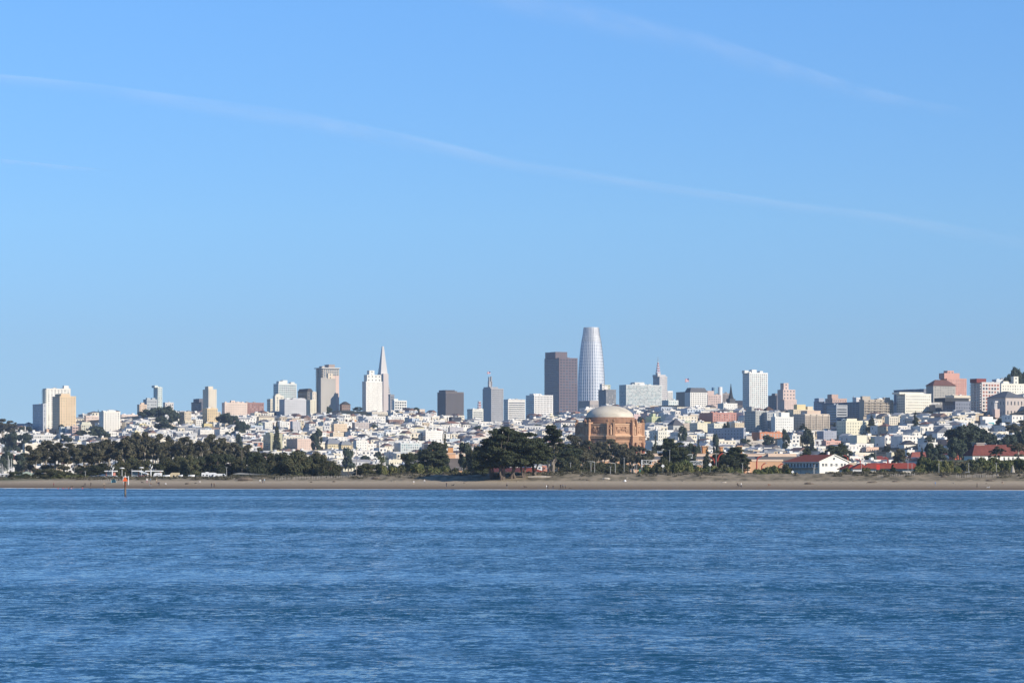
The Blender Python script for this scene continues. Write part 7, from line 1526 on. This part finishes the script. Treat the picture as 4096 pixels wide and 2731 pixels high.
for r,x,yf,c,l in [(5,632,1497,(.05,.035,.025),'dark brown dog at the water edge beside the three figures'),(8,1193,1446,(.75,.74,.72),'white dog on the wet sand at the right'),(6,1200,1432,(.03,.03,.03),'small black dog between the walking couple, right beach'),(4,813,1556,(.03,.03,.03),'black dog right of the lone dark person, centre'),(6,1510,1424,(.22,.10,.05),'reddish dog lying alone on the right beach'),(1,1037,1412,(.03,.03,.03),'black dog by the water on the left beach'),(9,1112,665,(.03,.03,.03),'black and white dog on the sand right of the channel marker'),(1,897,1416,(.04,.03,.03),'dark dog wading at the left shore'),(5,228,1483,(.04,.03,.03),'tiny dark dog left of the pair at the water edge')]:
    x4=px(r,x); D=solveD(x4,py(r,yf),990,1150) or 1080.; X=wx(x4,D); me=DM.copy(); me.name='dog'; me.materials.clear(); me.materials.append(mat(c,.9,.1,3)); me.polygons.foreach_set('use_smooth',[True]*len(me.polygons))
    o=link('dog',me,None,(X,D,g1(X,D)),1.2 if x%2 else -1.3); o.scale=(1.05,1.05,1.05); props(o,l,'dog')
# ------------------------------------------------------------------ labels that single each thing out
def near(x,y,skip=None):
    best=None
    for ax,ay,ph,wd,y0,y1 in ANCH:
        dx=max(abs(x-ax)-wd*.5,0); dy=max(y0-y,0,y-y1); d=math.hypot(dx,dy*.8)+abs(x-ax)*.15
        if best is None or d<best[0]: best=(d,ax,ay,ph,wd,y0,y1)
    d,ax,ay,ph,wd,y0,y1=best
    if abs(x-ax)<wd*.5+6: rel='below' if y>y1-12 else 'above' if y<y0 else 'before'
    elif y-y1>abs(x-ax)*.9: rel='below'
    else: rel='left of' if x<ax else 'right of'
    return rel,ph
def ordw(i): return ['first','second','third','fourth','fifth','sixth','seventh','eighth','ninth','tenth','eleventh','twelfth','thirteenth','fourteenth','fifteenth'][i] if i<15 else str(i+1)+'th'
def unique(items):
    """items: (object, label stem, x, y); same stems are told apart by their order from the left"""
    G={}
    for it in items: G.setdefault(it[1],[]).append(it)
    for st,L in G.items():
        if len(L)==1: L[0][0]['label']=st; continue
        L.sort(key=lambda q:q[2])
        for i,q in enumerate(L):
            q[0]['label']= ('leftmost ' if i==0 else 'rightmost ' if i==len(L)-1 else ordw(i)+' from left ')+st
NW={1:'one-storey',2:'two-storey',3:'three-storey',4:'four-storey',5:'five-storey'}
unique([(o,'%s %s %s house %s %s'%(c,NW.get(st,'tall'),k,*near(x,y)),x,y) for o,c,k,st,x,y in HOUSES])
tn={'euc':'open-crowned eucalyptus','cyp':'layered dark cypress','cypb':'low spreading dark cypress','round':'rounded tree','con':'conifer','shrub':'olive-green bush'}
TA=[(px(9,350),'behind the leftmost pavilion'),(px(9,1050),'behind the bent-roof pavilion'),(px(9,1380),'behind the open canopy'),(px(9,1870),'behind the tan camper'),(px(2,880),'behind the large motorhome'),(px(2,1222),'near the very tall thin palm'),(px(1,560),'left of the pavilions'),(px(1,880),'left of the pavilions near the leaning mast'),
    (px(3,400),'before the broad dark cypress'),(px(4,400),'left of the peach hall'),(px(4,850),'before the grey hall roof'),(px(6,250),'by the first sign gantry'),(px(6,620),'by the second sign gantry'),(px(6,900),'by the red curved lamp posts'),(px(6,1180),'before the big dark cypress'),(px(7,250),'left of the gabled hall'),(px(7,1020),'right of the gabled hall'),(px(7,1300),'before the red roofed lodge'),(px(8,600),'right of the lodge'),(px(8,900),'below the red-roofed bungalow'),(px(8,1300),'below the bungalow near the tipi')]
it=[]
for o,kind,x4,yt,yb,D,Wm in TREES:
    if 'label' not in o:
        a_=min(TA,key=lambda q:abs(q[0]-x4)); big='large' if Wm>(9 if kind=='shrub' else 13) else 'small' if Wm<(6 if kind=='shrub' else 9) else 'middling'
        it.append((o,'%s %s %s'%(big,tn[kind],a_[1]),x4,yt))
unique(it)
it=[]
for o in COL.objects:
    if o.parent is None and o.get('category')=='lamp' and 'label' not in o: it.append((o,'thin pale lamp post before the trees below the rotunda',sx(o.location.x,o.location.y),0))
unique(it); it=[]
for o in COL.objects:
    if o.parent is None and o.get('category')=='car' and 'label' not in o:
        xx=sx(o.location.x,o.location.y); c=o.children[0].data.materials[0]
        it.append((o,'car parked '+('behind the low red shed bushes' if xx>2500 else 'by the leftmost glass pavilion' if xx<470 else 'before the bent-roof pavilion'),xx,0))
unique(it); it=[]
for o in COL.objects:
    if o.parent is None and o.get('category')=='sailboat': it.append((o,'white mast of a moored sailboat '+('at the left edge' if o.location.x<wx(100,1650) else 'behind the shore eucalyptus trees'),sx(o.location.x,1650),0))
unique(it)
for o in COL.objects:       # a label never runs past sixteen words
    if 'label' in o:
        w_=o['label'].split()
        if len(w_)>16: o['label']=' '.join(w_[:16])
# ------------------------------------------------------------------ the air
hm=bpy.data.materials.new('air'); hm.use_nodes=True; nt=hm.node_tree
nt.nodes.remove(nt.nodes['Principled BSDF']); vo=nt.nodes.new('ShaderNodeVolumePrincipled')
vo.inputs['Color'].default_value=(.62,.78,1,1); vo.inputs['Density'].default_value=HAZE_D; vo.inputs['Anisotropy'].default_value=.2
nt.links.new(vo.outputs[0],nt.nodes['Material Output'].inputs['Volume'])
H=MB(); H.box(-5200,5200,-3500,9200,-14,420,hm)
props(H.build('haze'),'thin blue haze over the bay and the city',None,None,'stuff')
